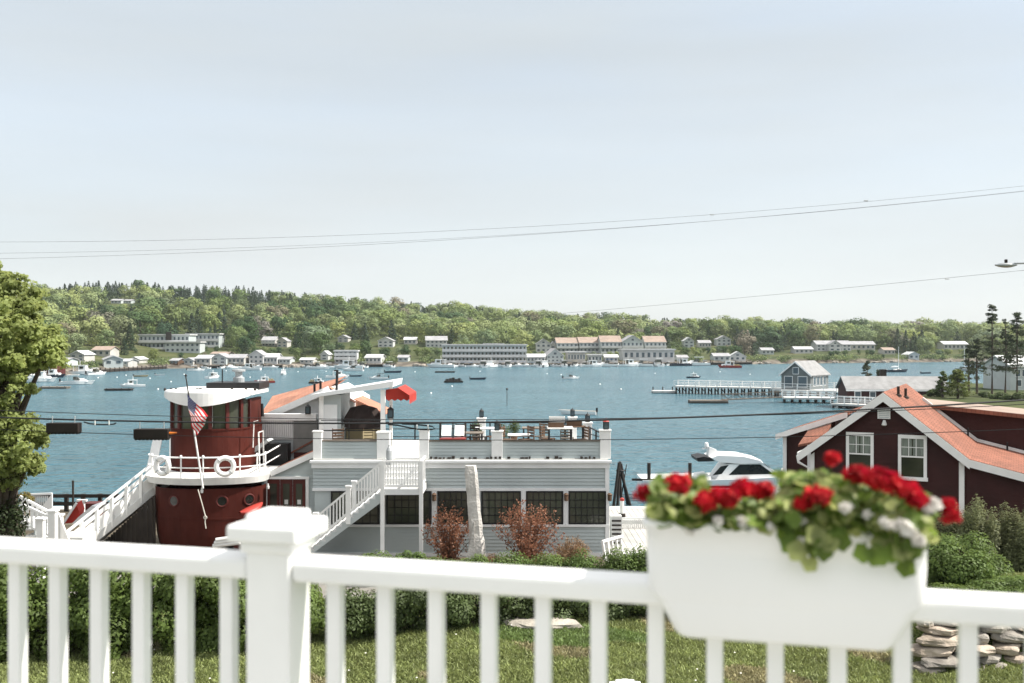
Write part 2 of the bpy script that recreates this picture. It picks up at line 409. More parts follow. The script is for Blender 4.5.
M['glass_blue'] = mat("blue_window_glass", (.07, .10, .12), .15, .3, .3, spec=.5)
M['black'] = mat("black_metal", (.015, .015, .016), .5, .2, 3)
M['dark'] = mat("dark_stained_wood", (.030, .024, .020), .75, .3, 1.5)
M['wood'] = mat("weathered_grey_wood", (.17, .145, .12), .85, .22, 2, bump=.3)
M['brown'] = mat("brown_wood", (.11, .065, .04), .75, .25, 2)
M['far_white'] = mat("far_white_paint", (.53, .54, .54), .6, .1, .4)
M['far_cream'] = mat("far_cream_paint", (.47, .46, .43), .6, .12, .4)
M['far_roof'] = mat("far_grey_roof", (.30, .30, .31), .85, .15, .5)
M['far_flat'] = mat("far_pale_roof", (.48, .49, .49), .8, .1, .5)
M['deck'] = mat("pale_deck_boards", (.52, .52, .50), .75, .12, 1.2)
M['concrete'] = mat("pale_concrete", (.42, .41, .39), .9, .12, .6, bump=.2)
M['steel'] = mat("grey_steel", (.35, .37, .38), .4, .12, 3, spec=.5)
M['cable'] = mat("black_cable_sheath", (.02, .02, .022), .6, .2, 3)
M['wire'] = mat("grey_wire", (.14, .14, .15), .5, .1, 3)
M['stone'] = mat("grey_field_stone", (.22, .19, .16), .9, .3, 2.2, bump=.9, bscale=10, c2=(.36, .32, .27))
M['granite'] = mat("pale_granite", (.54, .52, .49), .9, .2, 2.5, bump=.7, bscale=12)
M['boatwhite'] = mat("white_gelcoat", (.80, .80, .79), .25, .04, 1, spec=.5)
M['navy'] = mat("navy_hull_paint", (.015, .022, .04), .3, .2, 1, spec=.5)
M['green_hull'] = mat("dark_green_hull_paint", (.02, .05, .04), .35, .2, 1)
M['hull_red'] = mat("red_boat_paint", (.33, .04, .03), .4, .15, 1)
M['tan'] = mat("tan_canvas", (.33, .27, .16), .8, .15, 1)
M['blue'] = mat("blue_canvas", (.05, .11, .22), .7, .15, 1)
M['signal_red'] = mat("bright_red_canvas", (.38, .030, .018), .65, .08, 2)
M['orange'] = mat("orange_plastic", (.75, .20, .03), .5, .08, 2)
M['umbrella'] = mat("black_canvas", (.022, .014, .012), .85, .25, 4)
M['bark'] = mat("grey_brown_bark", (.09, .07, .055), .9, .3, 3, bump=.6)
M['soil'] = mat("dark_potting_soil", (.03, .022, .016), .95, .3, 8)
M['rope'] = mat("pale_rope", (.6, .57, .5), .8, .1, 6)
# ------------------------------------------------------------------ balcony: deck, railing, planter with flowers
RD = Vector((0.970, -0.2425, 0)); RN = Vector((-0.2425, -0.970, 0))     # along the rail (to the right), towards the camera
RP = Vector((0, 2.295, 0))
RM = Matrix((RD, -RN, Vector((0, 0, 1)))).transposed()                  # local x along the rail, local y away from the camera
def rail(s, n=0.0, z=0.0): return RP + RD*s - RN*n + Vector((0, 0, z))  # n>0: away from the camera
DECK = 8.92
fl = MB()
for i in range(19):
    a = -0.1 - i*0.145
    fl.obox(rail(-0.3, a-0.07, DECK-0.02), (7.0, 0.139, 0.04), RM)
tag(fl.build("balcony_floor", mat("grey_deck_boards", (.40, .39, .37), .8, .15, 1.5)), kind="structure")

TOP = EYE - 0.525
rl = empty("balcony_railing", rail(0, 0, DECK), "white painted wooden balcony railing with square balusters and one capped post", "railing")
S_POST = -0.590
# two lengths of rail, butting against the post
for a, b in ((-2.9, S_POST-0.057), (S_POST+0.057, 2.6)):
    m_ = MB(); m_.obox(rail((a+b)/2, 0, TOP-0.026), (b-a, 0.102, 0.052), RM)
    m_.build("top_rail", M['white'], rl, bevel=0.014)
    m_ = MB(); m_.obox(rail((a+b)/2, 0, DECK+0.11), (b-a, 0.06, 0.07), RM)
    m_.build("bottom_rail", M['white'], rl, bevel=0.006)
pm = MB(); pm.obox(rail(S_POST, 0, (DECK + 10.0)/2), (0.114, 0.114, 10.0-DECK), RM)
post = pm.build("post", M['white'], rl, bevel=0.006)
cm = MB()
cm.obox(rail(S_POST, 0, 10.008), (0.138, 0.138, 0.030), RM)
cm.obox(rail(S_POST, 0, 10.042), (0.184, 0.184, 0.040), RM)
cm.obox(rail(S_POST, 0, 10.072), (0.120, 0.120, 0.026), RM)
cm.build("post_cap", M['white'], post, bevel=0.009)
bs = [(-0.4388 + 0.12825*k) for k in range(0, 24)]
bs += [-0.724 - 0.1235*k for k in range(17)]
for s in bs:
    if s > 2.55 or s < -2.85: continue
    m_ = MB(); m_.obox(rail(s, 0, (DECK+0.145+TOP-0.052)/2), (0.035, 0.035, TOP-0.052-DECK-0.145), RM)
    m_.build("baluster", M['white'], rl, bevel=0.004)

# the planter sits astride the rail: two rims down each side, notch under it
S0, S1 = 0.318, 0.882
SC, LW = (S0+S1)/2, (S1-S0)
pl = empty("planter_box", rail(SC, -0.02, TOP), "white plastic planter box with rounded ends sitting astride the balcony rail", "planter")
def stadium(L, W, r, n=6):
    pts = []
    for cx, cy, a0 in ((L/2-r, W/2-r, 0), (-L/2+r, W/2-r, 90), (-L/2+r, -W/2+r, 180), (L/2-r, -W/2+r, 270)):
        for k in range(n+1):
            t = R(a0 + 90*k/n); pts.append((cx + r*math.cos(t), cy + r*math.sin(t)))
    return pts
m_ = MB()
zt, zb = EYE - 0.378, EYE - 0.625
CN = -0.005                                                     # centre of the box across the rail
prof = [(LW-0.135, .185, zb), (LW-0.12, .198, zb+.010), (LW-0.055, .212, zb+.07), (LW-0.038, .216, zb+.082), (LW-0.012, .226, zb+.098), (LW-0.004, .228, zb+0.17), (LW-.001, .229, zt-.016), (LW+.010, .240, zt-.015), (LW+.012, .242, zt-.002), (LW+.008, .238, zt), (LW-.016, .214, zt), (LW-.018, .212, zt-.03)]
rings = []
for (L, W, z) in prof:
    rings.append([rail(SC+x, CN+y, z) for x, y in stadium(L, W, .034)])
n_ = len(rings[0]); vs_ = [p for r_ in rings for p in r_]; fs_ = []
for i in range(len(rings)-1):
    for j in range(n_): fs_.append((i*n_+j, i*n_+(j+1) % n_, (i+1)*n_+(j+1) % n_, (i+1)*n_+j))
fs_.append(tuple(range(n_-1, -1, -1)))
m_.add(vs_, fs_)
plastic = mat("white_moulded_plastic", (.84, .84, .835), .4, .03, 2)
m_.build("box_shell", plastic, pl, smooth=True)
m_ = MB(); ring = [rail(SC+x, CN+y, zt-.03) for x, y in stadium(LW-.02, .21, .03)]
m_.add(ring, [tuple(range(len(ring)))])
m_.build("soil", M['soil'], pl)

# geraniums
leaf_m = foliage("geranium_leaf", (.13, .20, .032), None, .4, .5, 9, .5, .3)
pale_leaf = foliage("variegated_leaf", (.34, .38, .14), None, .4, .35, 14, .5, .3)
red_petal = foliage("red_petal", (.42, .008, .010), None, .2, .45, 30, .6, .2)
white_petal = foliage("white_petal", (.72, .70, .66), None, .25, .08, 20, .6, .2)
stem_m = mat("green_stem", (.10, .15, .04), .6, .2, 20)
def lobed_leaf(c, nrm, size, rg):
    """round scalloped leaf, slightly cupped: verts and faces"""
    n = Vector(nrm).normalized(); a = n.orthogonal().normalized(); b = n.cross(a)
    ph = rg.random()*6.28; k = 18; vs_ = [Vector(c)]; fs_ = []
    for j in range(k):
        t = ph + 2*math.pi*j/k
        rr = size*(0.93 + 0.10*math.cos(5*(t-ph))) * (0.55 if j == 0 else 1)
        vs_.append(Vector(c) + (a*math.cos(t)+b*math.sin(t))*rr + n*size*(0.22 + 0.05*math.sin(3*t)))
    for j in range(k): fs_.append((0, 1+j, 1+(j+1) % k))
    return vs_, fs_
def geranium(name, label, s, heads, spread, count, hmin, hmax, petal, seed, leafmat=None, trail=0):
    rg = random.Random(seed)
    base = rail(s, CN, zt-.03)
    root = empty(name, base, label, "geranium", "geraniums in the white planter")
    lf, lp, st = MB(), MB(), MB()
    for i in range(count):
        ds = rg.uniform(-spread, spread); dn = rg.uniform(-.135, .10)
        edge = abs(dn)/.12
        z = zt + rg.uniform(hmin, hmax)*(1-.45*edge*edge)
        if i < trail: ds = rg.gauss(0, .022); dn = rg.uniform(-.15, -.125); z = zt - rg.uniform(-.02, .02+.06*i/trail)
        c = rail(s+ds, CN+dn, z)
        nr_ = Vector((ds*1.5+rg.gauss(0, .4), dn*2+rg.gauss(0, .4)-.2, .75))
        if i < trail: nr_ = RN + Vector((rg.gauss(0, .3), 0, .3))
        v_, f_ = lobed_leaf(c, nr_, rg.uniform(.011, .023) if i >= trail else rg.uniform(.017, .025), rg)
        (lp if rg.random() < .40 else lf).add(v_, f_)
        if i % 2 == 0 or i < trail:
            st.path([rail(s+ds*.3, CN+dn*.3, zt-.03), rail(s+ds*.7, CN+dn*.8, (zt-.03+z)/2+.01), c], [.0022, .002, .0016], 5)
    lf.build("leaves", leafmat or leaf_m, root, smooth=True); lp.build("pale_leaves", pale_leaf, root, smooth=True)
    for (px, py, off, r_) in heads:
        # flower head placed on the plane of the box, off metres towards the camera
        u = (px-512)/F; den = 1.0; best = None
        # intersect the sight line with the vertical plane n = CN+off
        P0 = rail(0, CN+off, 0); d = Vector((u, 1, 0)); t = (P0.dot(RN))/(d.dot(RN))
        c = Vector((u*t, t, EYE-(py-341)/F*t))
        fm = MB()
        for k in range(int(95*(r_/.03)**1.5)):
            dd = Vector((rg.gauss(0, 1), rg.gauss(0, 1), rg.gauss(0.25, 1))).normalized()
            q = c + Vector((dd.x*r_, dd.y*r_, dd.z*r_*.70))*rg.uniform(.35, 1.08)
            a = (dd + Vector((rg.gauss(0, .5), rg.gauss(0, .5), rg.gauss(0, .5)))).normalized()
            t1 = a.orthogonal().normalized(); t2 = a.cross(t1); sz = rg.uniform(.008, .0135)
            vs_ = [q] + [q + (t1*math.cos(w_)+t2*math.sin(w_))*sz*(1 if j % 2 else .62) + a*sz*.3 for j, w_ in enumerate([j*2*math.pi/10 for j in range(10)])]
            fm.add(vs_, [(0, 1+j, 1+(j+1) % 10) for j in range(10)])
        fm.build("flower_head", petal, root)
        st.path([base + Vector((rg.uniform(-.02, .02), 0, 0)), (base+c)/2 + Vector((0, 0, .015)), c], [.003, .0026, .002], 5)
    st.build("stems", stem_m, root)
    return root
geranium("geranium", "bushy red geranium at the planter end nearest the grey building, two flower heads", .385, [(645, 493, -.06, .020), (678, 482, -.10, .026)], .055, 190, -.01, .075, red_petal, 1)
geranium("geranium", "red geranium whose low flower heads cover the moored motor cruiser", .485, [(706, 501, -.13, .023), (726, 497, -.12, .028), (745, 489, -.09, .026), (763, 491, -.09, .022)], .085, 230, -.01, .026, red_petal, 2)
geranium("geranium", "leafy geranium in the middle of the planter with a single dark red head", .645, [(818, 496, -.13, .024), (801, 503, -.13, .015)], .058, 250, -.01, .10, red_petal, 3, trail=9)
geranium("geranium", "tallest geranium with one red head raised on a long stem above the rest", .675, [(833, 457, -.03, .015), (858, 474, -.07, .023)], .06, 200, -.01, .09, red_petal, 4, trail=5)
geranium("geranium", "red geranium with the broadest band of flower heads before the maroon house", .75, [(876, 477, -.10, .024), (890, 481, -.11, .025), (904, 489, -.11, .024), (917, 499, -.11, .020)], .06, 230, -.01, .085, red_petal, 5)
geranium("geranium", "geranium beside the stone wall end with a red head on its outer side", .83, [(951, 516, -.06, .016), (948, 504, -.05, .014)], .055, 170, -.03, .065, red_petal, 6, trail=14)
geranium("geranium", "white flowered geranium leaning over the front edge of the planter", .775, [(886, 522, -.15, .008), (894, 526, -.15, .009), (903, 525, -.16, .010), (909, 531, -.16, .009), (918, 540, -.16, .010), (936, 503, -.10, .011), (930, 510, -.11, .009)], .06, 70, -.02, .04, white_petal, 7, trail=5)
geranium("geranium", "low trailing plant with small white blossoms along the front rim of the planter", .55, [(742, 522, -.14, .006), (800, 520, -.14, .005), (770, 527, -.14, .005), (690, 530, -.14, .005), (718, 520, -.14, .006), (845, 507, -.14, .007), (868, 515, -.14, .006)], .21, 170, -.02, .035, white_petal, 8)
# ------------------------------------------------------------------ garden between the balcony and the waterfront building
def blades(n, x0, x1, y0, y1):
    x = rng.uniform(x0, x1, n); y = rng.uniform(y0, y1, n); z = ground_z(x, y)
    keep = np.ones(n, bool)
    h = rng.uniform(.03, .08, n); a = rng.uniform(0, 6.28, n); wd = rng.uniform(.012, .025, n)
    lean = rng.normal(0, .05, (n, 2))
    V = np.empty((n, 4, 3)); c = np.cos(a)*wd; s = np.sin(a)*wd
    V[:, 0] = np.stack([x-c, y-s, z-.01], 1); V[:, 1] = np.stack([x+c, y+s, z-.01], 1)
    V[:, 2] = np.stack([x+c*.3+lean[:, 0], y+s*.3+lean[:, 1], z+h], 1); V[:, 3] = np.stack([x-c*.3+lean[:, 0], y-s*.3+lean[:, 1], z+h], 1)
    patch = np.sin(x*.9+1)*np.cos(y*1.7)+np.sin(x*2.3+y)*.6
    base = np.where((patch > .75)[:, None], np.array([.31, .27, .15]), np.array([.225, .25, .095]))
    lush = ((x-1.0)**2/3.2 + (y-19.1)**2/.5 < 1+.5*np.sin(x*3+y*5))
    base = np.where(lush[:, None], np.array([.16, .215, .072]), base) * rng.uniform(.6, 1.35, (n, 1))
    t = np.repeat(np.concatenate([base, np.ones((n, 1))], 1), 4, 0)
    return V.reshape(-1, 3), t
Vg, tg = blades(260000, -12, 13, 15.6, 22)
gr = quad_mesh("lawn_grass", Vg, foliage("grass", (.9, .95, .9), 'attr', .3, .25, 2), tint=tg); tag(gr, kind="stuff")
# daisies scattered through the lawn
n = 45; x = rng.uniform(-9, 9, n); y = rng.uniform(16, 20, n)
Cd = np.stack([x, y, ground_z(x, y)+.1], 1)
dz = quad_mesh("lawn_flower", leaf_arrays(Cd, np.tile([0, -.3, 1.0], (n, 1)), .04, 1.0, .02), white_petal); tag(dz, kind="stuff")

def shrub(name, label, cat, c, r, n, leaf, fm, seed, lumps=14, group=None, flat=0.0, stems=True):
    rg = np.random.default_rng(seed)
    root = empty(name, Vector(c), label, cat, group)
    lob = []
    for i in range(lumps):
        d = unit(rg.normal(size=(1, 3)))[0]; d[2] = abs(d[2])*0.9
        q = np.array([d[0]*r[0]*.62, d[1]*r[1]*.62, r[2]*(.30+d[2]*.48)])
        k = rg.uniform(.32, .5)
        lob.append((q, np.array([r[0]*k, r[1]*k, r[2]*k*.8])))
    C, N = shell_points(lob, n//lumps, rg, .28)
    ok = C[:, 2] > 0.02; C, N = C[ok], N[ok]; N[:, 2] += .35
    quad_mesh("foliage", leaf_arrays(C, N, leaf*rg.uniform(.7, 1.3, len(C)), .6, .12, rg), fm, root)
    if stems:
        m_ = MB()
        for i in range(8):
            a = rg.uniform(0, 6.28); e = Vector((math.cos(a)*r[0]*.5, math.sin(a)*r[1]*.5, r[2]*rg.uniform(.5, .8)))
            m_.path([(0, 0, -.05), e*.5+Vector((0, 0, .1)), e], [.03, .02, .01], 5)
        m_.build("stems", M['bark'], root, local=True)
    return root

hedge_m = foliage("hedge_leaf", (.115, .165, .042), None, .4, .4, 1.3)
dark_m = foliage("dark_hedge_leaf", (.075, .105, .036), None, .3, .4, 1.5)
light_m = foliage("light_shrub_leaf", (.125, .185, .05), None, .4, .35, 2)
def hedge(name, label, pts, wid, n, leaf, fm, seed):
    """pts: (x, y, height); lumpy leaf mass along the line"""
    rg = np.random.default_rng(seed)
    P = np.array(pts, float); root = empty(name, Vector((P[0, 0], P[0, 1], gz(P[0, 0], P[0, 1]))), label, "hedge")
    seg = np.hypot(*np.diff(P[:, :2], axis=0).T); L = seg.sum(); cum = np.concatenate([[0], np.cumsum(seg)])
    lob = []; o = np.array(root.location)
    nl = int(L/0.25)
    for i in range(nl):
        t = L*(i+rg.uniform(-.3, 1.3))/nl; x = np.interp(t, cum, P[:, 0]); y = np.interp(t, cum, P[:, 1]); h = np.interp(t, cum, P[:, 2])
        for zz in (rg.uniform(.1, .4), rg.uniform(.4, .65), rg.uniform(.65, .82)):
            off = rg.normal(0, wid*.16, 2)
            q = np.array([x+off[0], y+off[1], float(ground_z(x, y)) + h*zz]) - o
            k = rg.uniform(.8, 1.15); lob.append((q, np.array([.36*k, wid*.36*k, h*.19*k+.08])))
    C, N = shell_points(lob, n//len(lob), rg, .22); N[:, 2] += .3
    quad_mesh("foliage", leaf_arrays(C, N, leaf*rg.uniform(.6, 1.3, len(C)), .6, .12, rg), fm, root)
    m_ = MB()
    for i in range(int(L/.6)):
        t = (i+.5)*.6; x = np.interp(t, cum, P[:, 0]); y = np.interp(t, cum, P[:, 1]); h = np.interp(t, cum, P[:, 2]); z = gz(x, y)
        for k in range(3):
            m_.path([(x, y, z-.05), (x+rg.normal(0, .15), y+rg.normal(0, .12), z+h*.4), (x+rg.normal(0, .3), y+rg.normal(0, .2), z+h*.75)], [.03, .022, .01], 5)
    m_.build("stems", M['bark'], root)
    return root
hedge("hedge", "tall leafy green hedge along the lawn behind the left half of the railing", [(-13, 17.3, 1.75), (-8.6, 17.9, 1.75), (-6, 18.5, 1.65), (-4.6, 18.9, 1.5), (-3.7, 19.1, 1.1)], 1.5, 110000, .085, hedge_m, 11)
hedge("hedge", "low clipped hedge running from the capped post towards the flower box", [(-3.4, 19.2, 1.0), (-2.2, 19.5, .95), (0, 20.1, .85), (2.8, 20.9, .80), (6, 21.4, .8)], 1.1, 70000, .07, dark_m, 12)
# flat boulder in the lawn edge
def boulder(name, label, c, r, seed, m, cat="rock", group=None):
    rg = random.Random(seed); root = None
    bm = MB(); N1, N2 = 14, 8; vs_ = []; fs_ = []
    ph = [rg.uniform(0, 6.28) for _ in range(6)]
    for i in range(N2+1):
        th = math.pi*i/N2
        for j in range(N1):
            f = 2*math.pi*j/N1
            k = 1 + .13*math.sin(2*f+ph[0]) + .11*math.sin(3*f+ph[1]+th*2) + .08*math.sin(5*f+ph[2]-th)+rg.uniform(-.06, .06)
            sx = math.sin(th)**.5; cz = math.copysign(abs(math.cos(th))**.6, math.cos(th))
            vs_.append((r[0]*k*sx*math.cos(f), r[1]*k*sx*math.sin(f), r[2]*cz*(1+.08*math.sin(2*f+ph[3]))))
    for i in range(N2):
        for j in range(N1): fs_.append((i*N1+j, (i+1)*N1+j, (i+1)*N1+(j+1) % N1, i*N1+(j+1) % N1))
    bm.add(vs_, fs_); o = bm.build(name, m, smooth=False); o.location = c; o.rotation_euler = (0, 0, rg.uniform(-.25, .25))
    return tag(o, label, cat, group)
boulder("boulder", "flat pale boulder lying at the foot of the low hedge", (.55, 19.75, gz(.55, 19.75)+.06), (.85, .30, .075), 5, mat('buff_boulder', (.36, .33, .28), .9, .2, 3, bump=.6))
# dry stone wall at the right: every stone an own piece of the wall
wall = empty("dry_stone_wall", (8.2, 17.3, gz(8.2, 17.3)), "dry stacked wall of pale field stones at the edge of the lawn", "stone wall")
stones = [M['stone'], mat('warm_field_stone', (.25, .205, .16), .9, .3, 2.5, bump=.9, bscale=10, c2=(.38, .32, .26)), mat('dark_field_stone', (.15, .135, .12), .9, .3, 2.2, bump=.9, bscale=10, c2=(.26, .24, .21))]
rs = random.Random(3); zc = 4.72; row = 0; k = 0
while zc < 5.45:
    h = rs.uniform(.12, .24); xx = 6.95 + rs.uniform(-.1, .15) + row*.04
    while xx < 12.5:
        wd = rs.uniform(.28, 1.05)
        yc = 17.35 + (xx-7)*.12 + row*.07
        o = boulder("stone", None, Vector((xx+wd/2, yc, zc+h/2)) - wall.location, (wd*.5, .26+rs.uniform(-.06, .10), h*rs.uniform(.40, .56)), 100+k, rs.choice(stones), None)
        o.parent = wall; o.rotation_euler = (rs.uniform(-.12, .12), rs.uniform(-.13, .13), rs.uniform(-.3, .3)); k += 1
        xx += wd + .015
    zc += h*.93; row += 1
# shrubs on the bed above the wall
jun = foliage("juniper_needles", (.15, .168, .078), None, .35, .3, 2.5)
for i, (px, py, D, r, lab) in enumerate([
    (985, 548, 23.5, (1.15, 1.0, 2.3), "tall dark olive juniper in front of the maroon house corner"),
    (1035, 560, 23.0, (1.1, 1.0, 2.0), "dark juniper at the edge of the frame above the stone wall"),
    (955, 560, 24.5, (1.0, .9, 1.9), "dark juniper half hidden behind the bright green shrub")]):
    c = at(px, py, D); c.z = gz(c.x, c.y) - .1
    rg = np.random.default_rng(40+i); root = empty("juniper", c, lab, "juniper", "junipers above the stone wall")
    lob = []
    for k in range(26):
        a = rg.uniform(0, 6.28); q = rg.uniform(.1, .8)
        zt_ = r[2]*rg.uniform(.55, 1.0)*(1-.45*q)
        b0 = np.array([math.cos(a)*r[0]*q*.9, math.sin(a)*r[1]*q*.9, zt_*.5]); lob.append((b0, np.array([.20, .20, zt_*.55])))
    C, N = shell_points(lob, 1300, rg, .35); N[:, 2] += .9
    quad_mesh("foliage", leaf_arrays(C, N, .07*rg.uniform(.6, 1.3, len(C)), .4, .1, rg), jun, root)
    m_ = MB(); m_.path([(0, 0, -.1), (.05, 0, r[2]*.6)], [.07, .03], 6); m_.build("trunk", M['bark'], root, local=True)
for i, (px, py, D, r, lab, fm) in enumerate([
    (965, 585, 20.5, (.95, .8, 1.15), "bright green rounded shrub behind the stone wall beside the planter", light_m),
    (935, 585, 20.9, (.7, .7, .95), "darker green shrub squeezed behind the end of the planter", hedge_m),
    (1010, 592, 19.6, (1.1, .6, .45), "low spreading ground cover shrub on top of the stone wall", light_m),
    (950, 594, 19.2, (.9, .5, .38), "low green mound of ground cover below the bright shrub", hedge_m)]):
    c = at(px, py, D); c.z = gz(c.x, c.y) - .03
    shrub("shrub", lab, "shrub", c, r, 12000, .06, fm, 60+i, group="shrubs on the bed above the stone wall")
# white garden chair (fan back) on the lawn, only its back top shows
cx = at(627, 684, 14.2); cz = 4.8
ch = empty("garden_chair", (cx.x, cx.y, cz), "white slatted garden chair with fan back on the lawn", "chair")
tb = EYE - (685-341)/F*14.2 - cz
n_ = 7
for i in range(n_):
    t = (i-(n_-1)/2)/((n_-1)/2); htop = tb - .085*t*t
    m_ = MB(); m_.beam((t*.20, -.02, .33), (t*.275, .28, htop), .089, .02, up=(0, 1, 0)); m_.build("back_slat", M['white'], ch, local=True)
m_ = MB(); m_.beam((-.27, .20, tb*.62), (.27, .20, tb*.62), .02, .07, up=(0, 0, 1)); m_.build("back_rail", M['white'], ch, local=True)
for i in range(5):
    m_ = MB(); m_.box(-.26, .26, -.55+i*.105, -.55+i*.105+.09, .36-i*.012, .38-i*.012); m_.build("seat_slat", M['white'], ch, local=True)
for sx in (-1, 1):
    m_ = MB(); m_.box(sx*.36-.07, sx*.36+.07, -.6, .16, .54, .565); m_.build("armrest", M['white'], ch, local=True)
    m_ = MB(); m_.box(sx*.34-.02, sx*.34+.02, -.52, -.44, 0, .54); m_.build("leg", M['white'], ch, local=True)
    m_ = MB(); m_.beam((sx*.29, -.55, .33), (sx*.29, .40, .03), .025, .10); m_.build("leg", M['white'], ch, local=True)

# leafy maple on the left edge
mp = at(4, 560, 25.0); mp.z = gz(mp.x, mp.y)
tr = empty("maple_tree", mp, "big leafy maple tree with a thick dark trunk at the frame edge", "tree")
rg = np.random.default_rng(21); lob = []
def L(px, py, D, r): lob.append((np.array(at(px-9, py+2, D) - mp), np.array([r, r, r*.8])))
for (px, py, D, r) in [(-12, 298, 25, .95), (8, 300, 24.6, .75), (30, 312, 25, .7), (20, 330, 24.3, .75), (45, 340, 25, .55), (55, 352, 24.6, .45), (0, 345, 24, 1.0), (28, 360, 24.4, .6),
                       (-30, 300, 25, 1.5), (-60, 340, 25, 2.0), (-20, 380, 24.6, 1.1), (10, 388, 24.3, .62), (-60, 420, 25, 1.8), (0, 420, 24.2, .85), (24, 424, 24.4, .55), (38, 432, 24.7, .38), (25, 447, 24.2, .6), (38, 462, 24.6, .36),
                       (5, 455, 24, .8), (-20, 450, 25, 1.2), (-30, 475, 24.4, .9), (20, 472, 24.6, .42), (-100, 380, 25, 2.2), (-70, 290, 25.5, 1.6), (12, 283, 25, .45), (57, 347, 24.8, .32), (62, 352, 24.6, .18), (52, 335, 25, .35), (36, 296, 25.2, .42), (-5, 272, 25, .40)]:
    L(px, py, D, r)
sub = []
for c, r in lob:
    for k in range(int(20*r[0]**1.2)+6):
        d = unit(rg.normal(size=(1, 3)))[0]
        q = rg.uniform(.16, .34)*r[0]**.4
        sub.append((c + d*r*rg.uniform(.45, 1.12), np.array([q*rg.uniform(.8, 1.4), q*rg.uniform(.8, 1.4), q*.6])))
C, N = shell_points(sub, 95, rg, .5, .6); N[:, 2] += .45
quad_mesh("crown", leaf_arrays(C, N, .12*rg.uniform(.5, 1.3, len(C)), .8, .14, rg), foliage("maple_leaf", (.27, .32, .11), None, .5, .3, .9), tr)
m_ = MB()
m_.path([(0, 0, -.1), (.05, 0, 1.5), (-.05, .1, 3.2), (-.3, 0, 5.2)], [.50, .40, .33, .2], 12)
for c, r in lob[:24]:
    c = Vector(c); st_ = Vector((-.1, 0, min(max(c.z*.5, 1.8), 4.5)))
    m_.path([st_, (st_+c)/2 + Vector((0, 0, .3)), c], [.13, .08, .03], 6)
m_.build("trunk", M['bark'], tr, local=True)
# ivy that covers the trunk
sub = [(np.array([math.cos(a)*.42, math.sin(a)*.42, z]), np.array([.2, .2, .28])) for z in np.arange(.2, 3.0, .28) for a in (3.6, 4.3, 5.0, 5.7, 6.3)]
C, N = shell_points(sub, 90, rg, .3)
iv = quad_mesh("ivy", leaf_arrays(C + np.array(mp), N, .08*rg.uniform(.6, 1.3, len(C)), .8, .12, rg), foliage("ivy_leaf", (.035, .05, .02), None, .2, .4, 2))
tag(iv, "dark ivy climbing the trunk of the big maple", "ivy")
# ------------------------------------------------------------------ quay
GB = 2.72
qm = MB(); qm.box(-90, 90, 46.0, 46.9, -3.5, GB+.02)
tag(qm.build("quay", M['concrete']), kind="structure")
dk = MB()
for i in range(44):
    dk.box(3.35+i*.24, 3.35+i*.24+.225, 34.2, 45.98, GB+.03, GB+.075)
tag(dk.build("wharf_deck", mat("bleached_deck_boards", (.40, .39, .37), .85, .16, 1.0)), kind="structure")
pv = MB(); pv.box(-30, 3.2, 29.3, 33.9, GB-.2, GB+.012); tag(pv.build("path", mat("grey_gravel", (.20, .19, .17), .95, .2, 3)), kind="structure")

DF = 36.0
def fx(px): return (px-512)/F*DF
def fz(py): return EYE-(py-341)/F*DF

# ------------------------------------------------------------------ waterfront building with a roof terrace
bd = empty("restaurant_building", (fx(460), 40, GB), "long grey clapboard waterfront building with a white trimmed roof terrace", "building")
X0, X1 = fx(313), fx(608)
TZ = fz(459.5)                  # terrace level
core = MB(); core.box(X0+.05, X1-.05, DF+.05, 43.6, GB, TZ-.02); core.build("core_wall", M['grey_siding'], bd)
wm = MB()
wm.siding((X0, DF+.03), (X1, DF+.03), GB+.12, fz(525), .125)
wm.siding((X0, DF+.03), (X1, DF+.03), fz(488), fz(467), .125)
wm.siding((X1-.03, DF), (X1-.03, 43.6), GB+.12, fz(467), .125)
wm.build("clapboard_wall", M['grey_siding'], bd)
tm = MB()
tm.box(X0-.05, X1+.06, DF-.06, DF+.1, fz(467.5), fz(462.3))       # frieze
tm.box(X0-.10, X1+.12, DF-.14, DF+.1, fz(462.2), fz(460.0))       # cornice
tm.box(X1-.0, X1+.06, DF+.1, 43.6, fz(467.5), fz(462.3))
tm.box(X0-.02, X1+.02, DF-.035, DF+.03, fz(490.3), fz(487.5))     # window head band
tm.box(X0-.02, X1+.02, DF-.055, DF+.03, fz(526.2), fz(523.8))     # sill band
tm.box(X0-.02, X1+.02, DF-.03, DF+.03, GB, GB+.14)
tm.build("trim", M['trim'], bd)
cb = MB(); cb.box(X1-.10, X1+.045, DF-.045, DF+.1, GB, fz(467.6)); cb.build("corner_board", M['trim'], bd)
# window band: dark small-paned windows between white posts
wins = [(331, 379), (386.5, 431), (438, 474), (481.5, 521), (526, 563), (568.5, 606)]
def paned_window(parent, x0, x1, z0, z1, y, nx, nz, fm=None, gm=None, fw=.05, mw=.022):
    """a framed window on a wall facing the camera, its panes as a sub-part"""
    f = MB()
    f.box(x0, x0+fw, y-.05, y+.02, z0, z1); f.box(x1-fw, x1, y-.05, y+.02, z0, z1)
    f.box(x0+fw, x1-fw, y-.05, y+.02, z1-fw, z1); f.box(x0+fw, x1-fw, y-.05, y+.02, z0, z0+fw)
    for i in range(1, nx): xx = x0+fw+(x1-x0-2*fw)*i/nx; f.box(xx-mw/2, xx+mw/2, y-.035, y+.01, z0+fw, z1-fw)
    for i in range(1, nz): zz = z0+fw+(z1-z0-2*fw)*i/nz; f.box(x0+fw, x1-fw, y-.033, y+.008, zz-mw/2, zz+mw/2)
    o = f.build("window", fm or M['black'], parent)
    p = MB(); p.box(x0+fw*.5, x1-fw*.5, y-.012, y+.015, z0+fw*.5, z1-fw*.5); p.build("pane", gm or M['glass'], o)
    return o
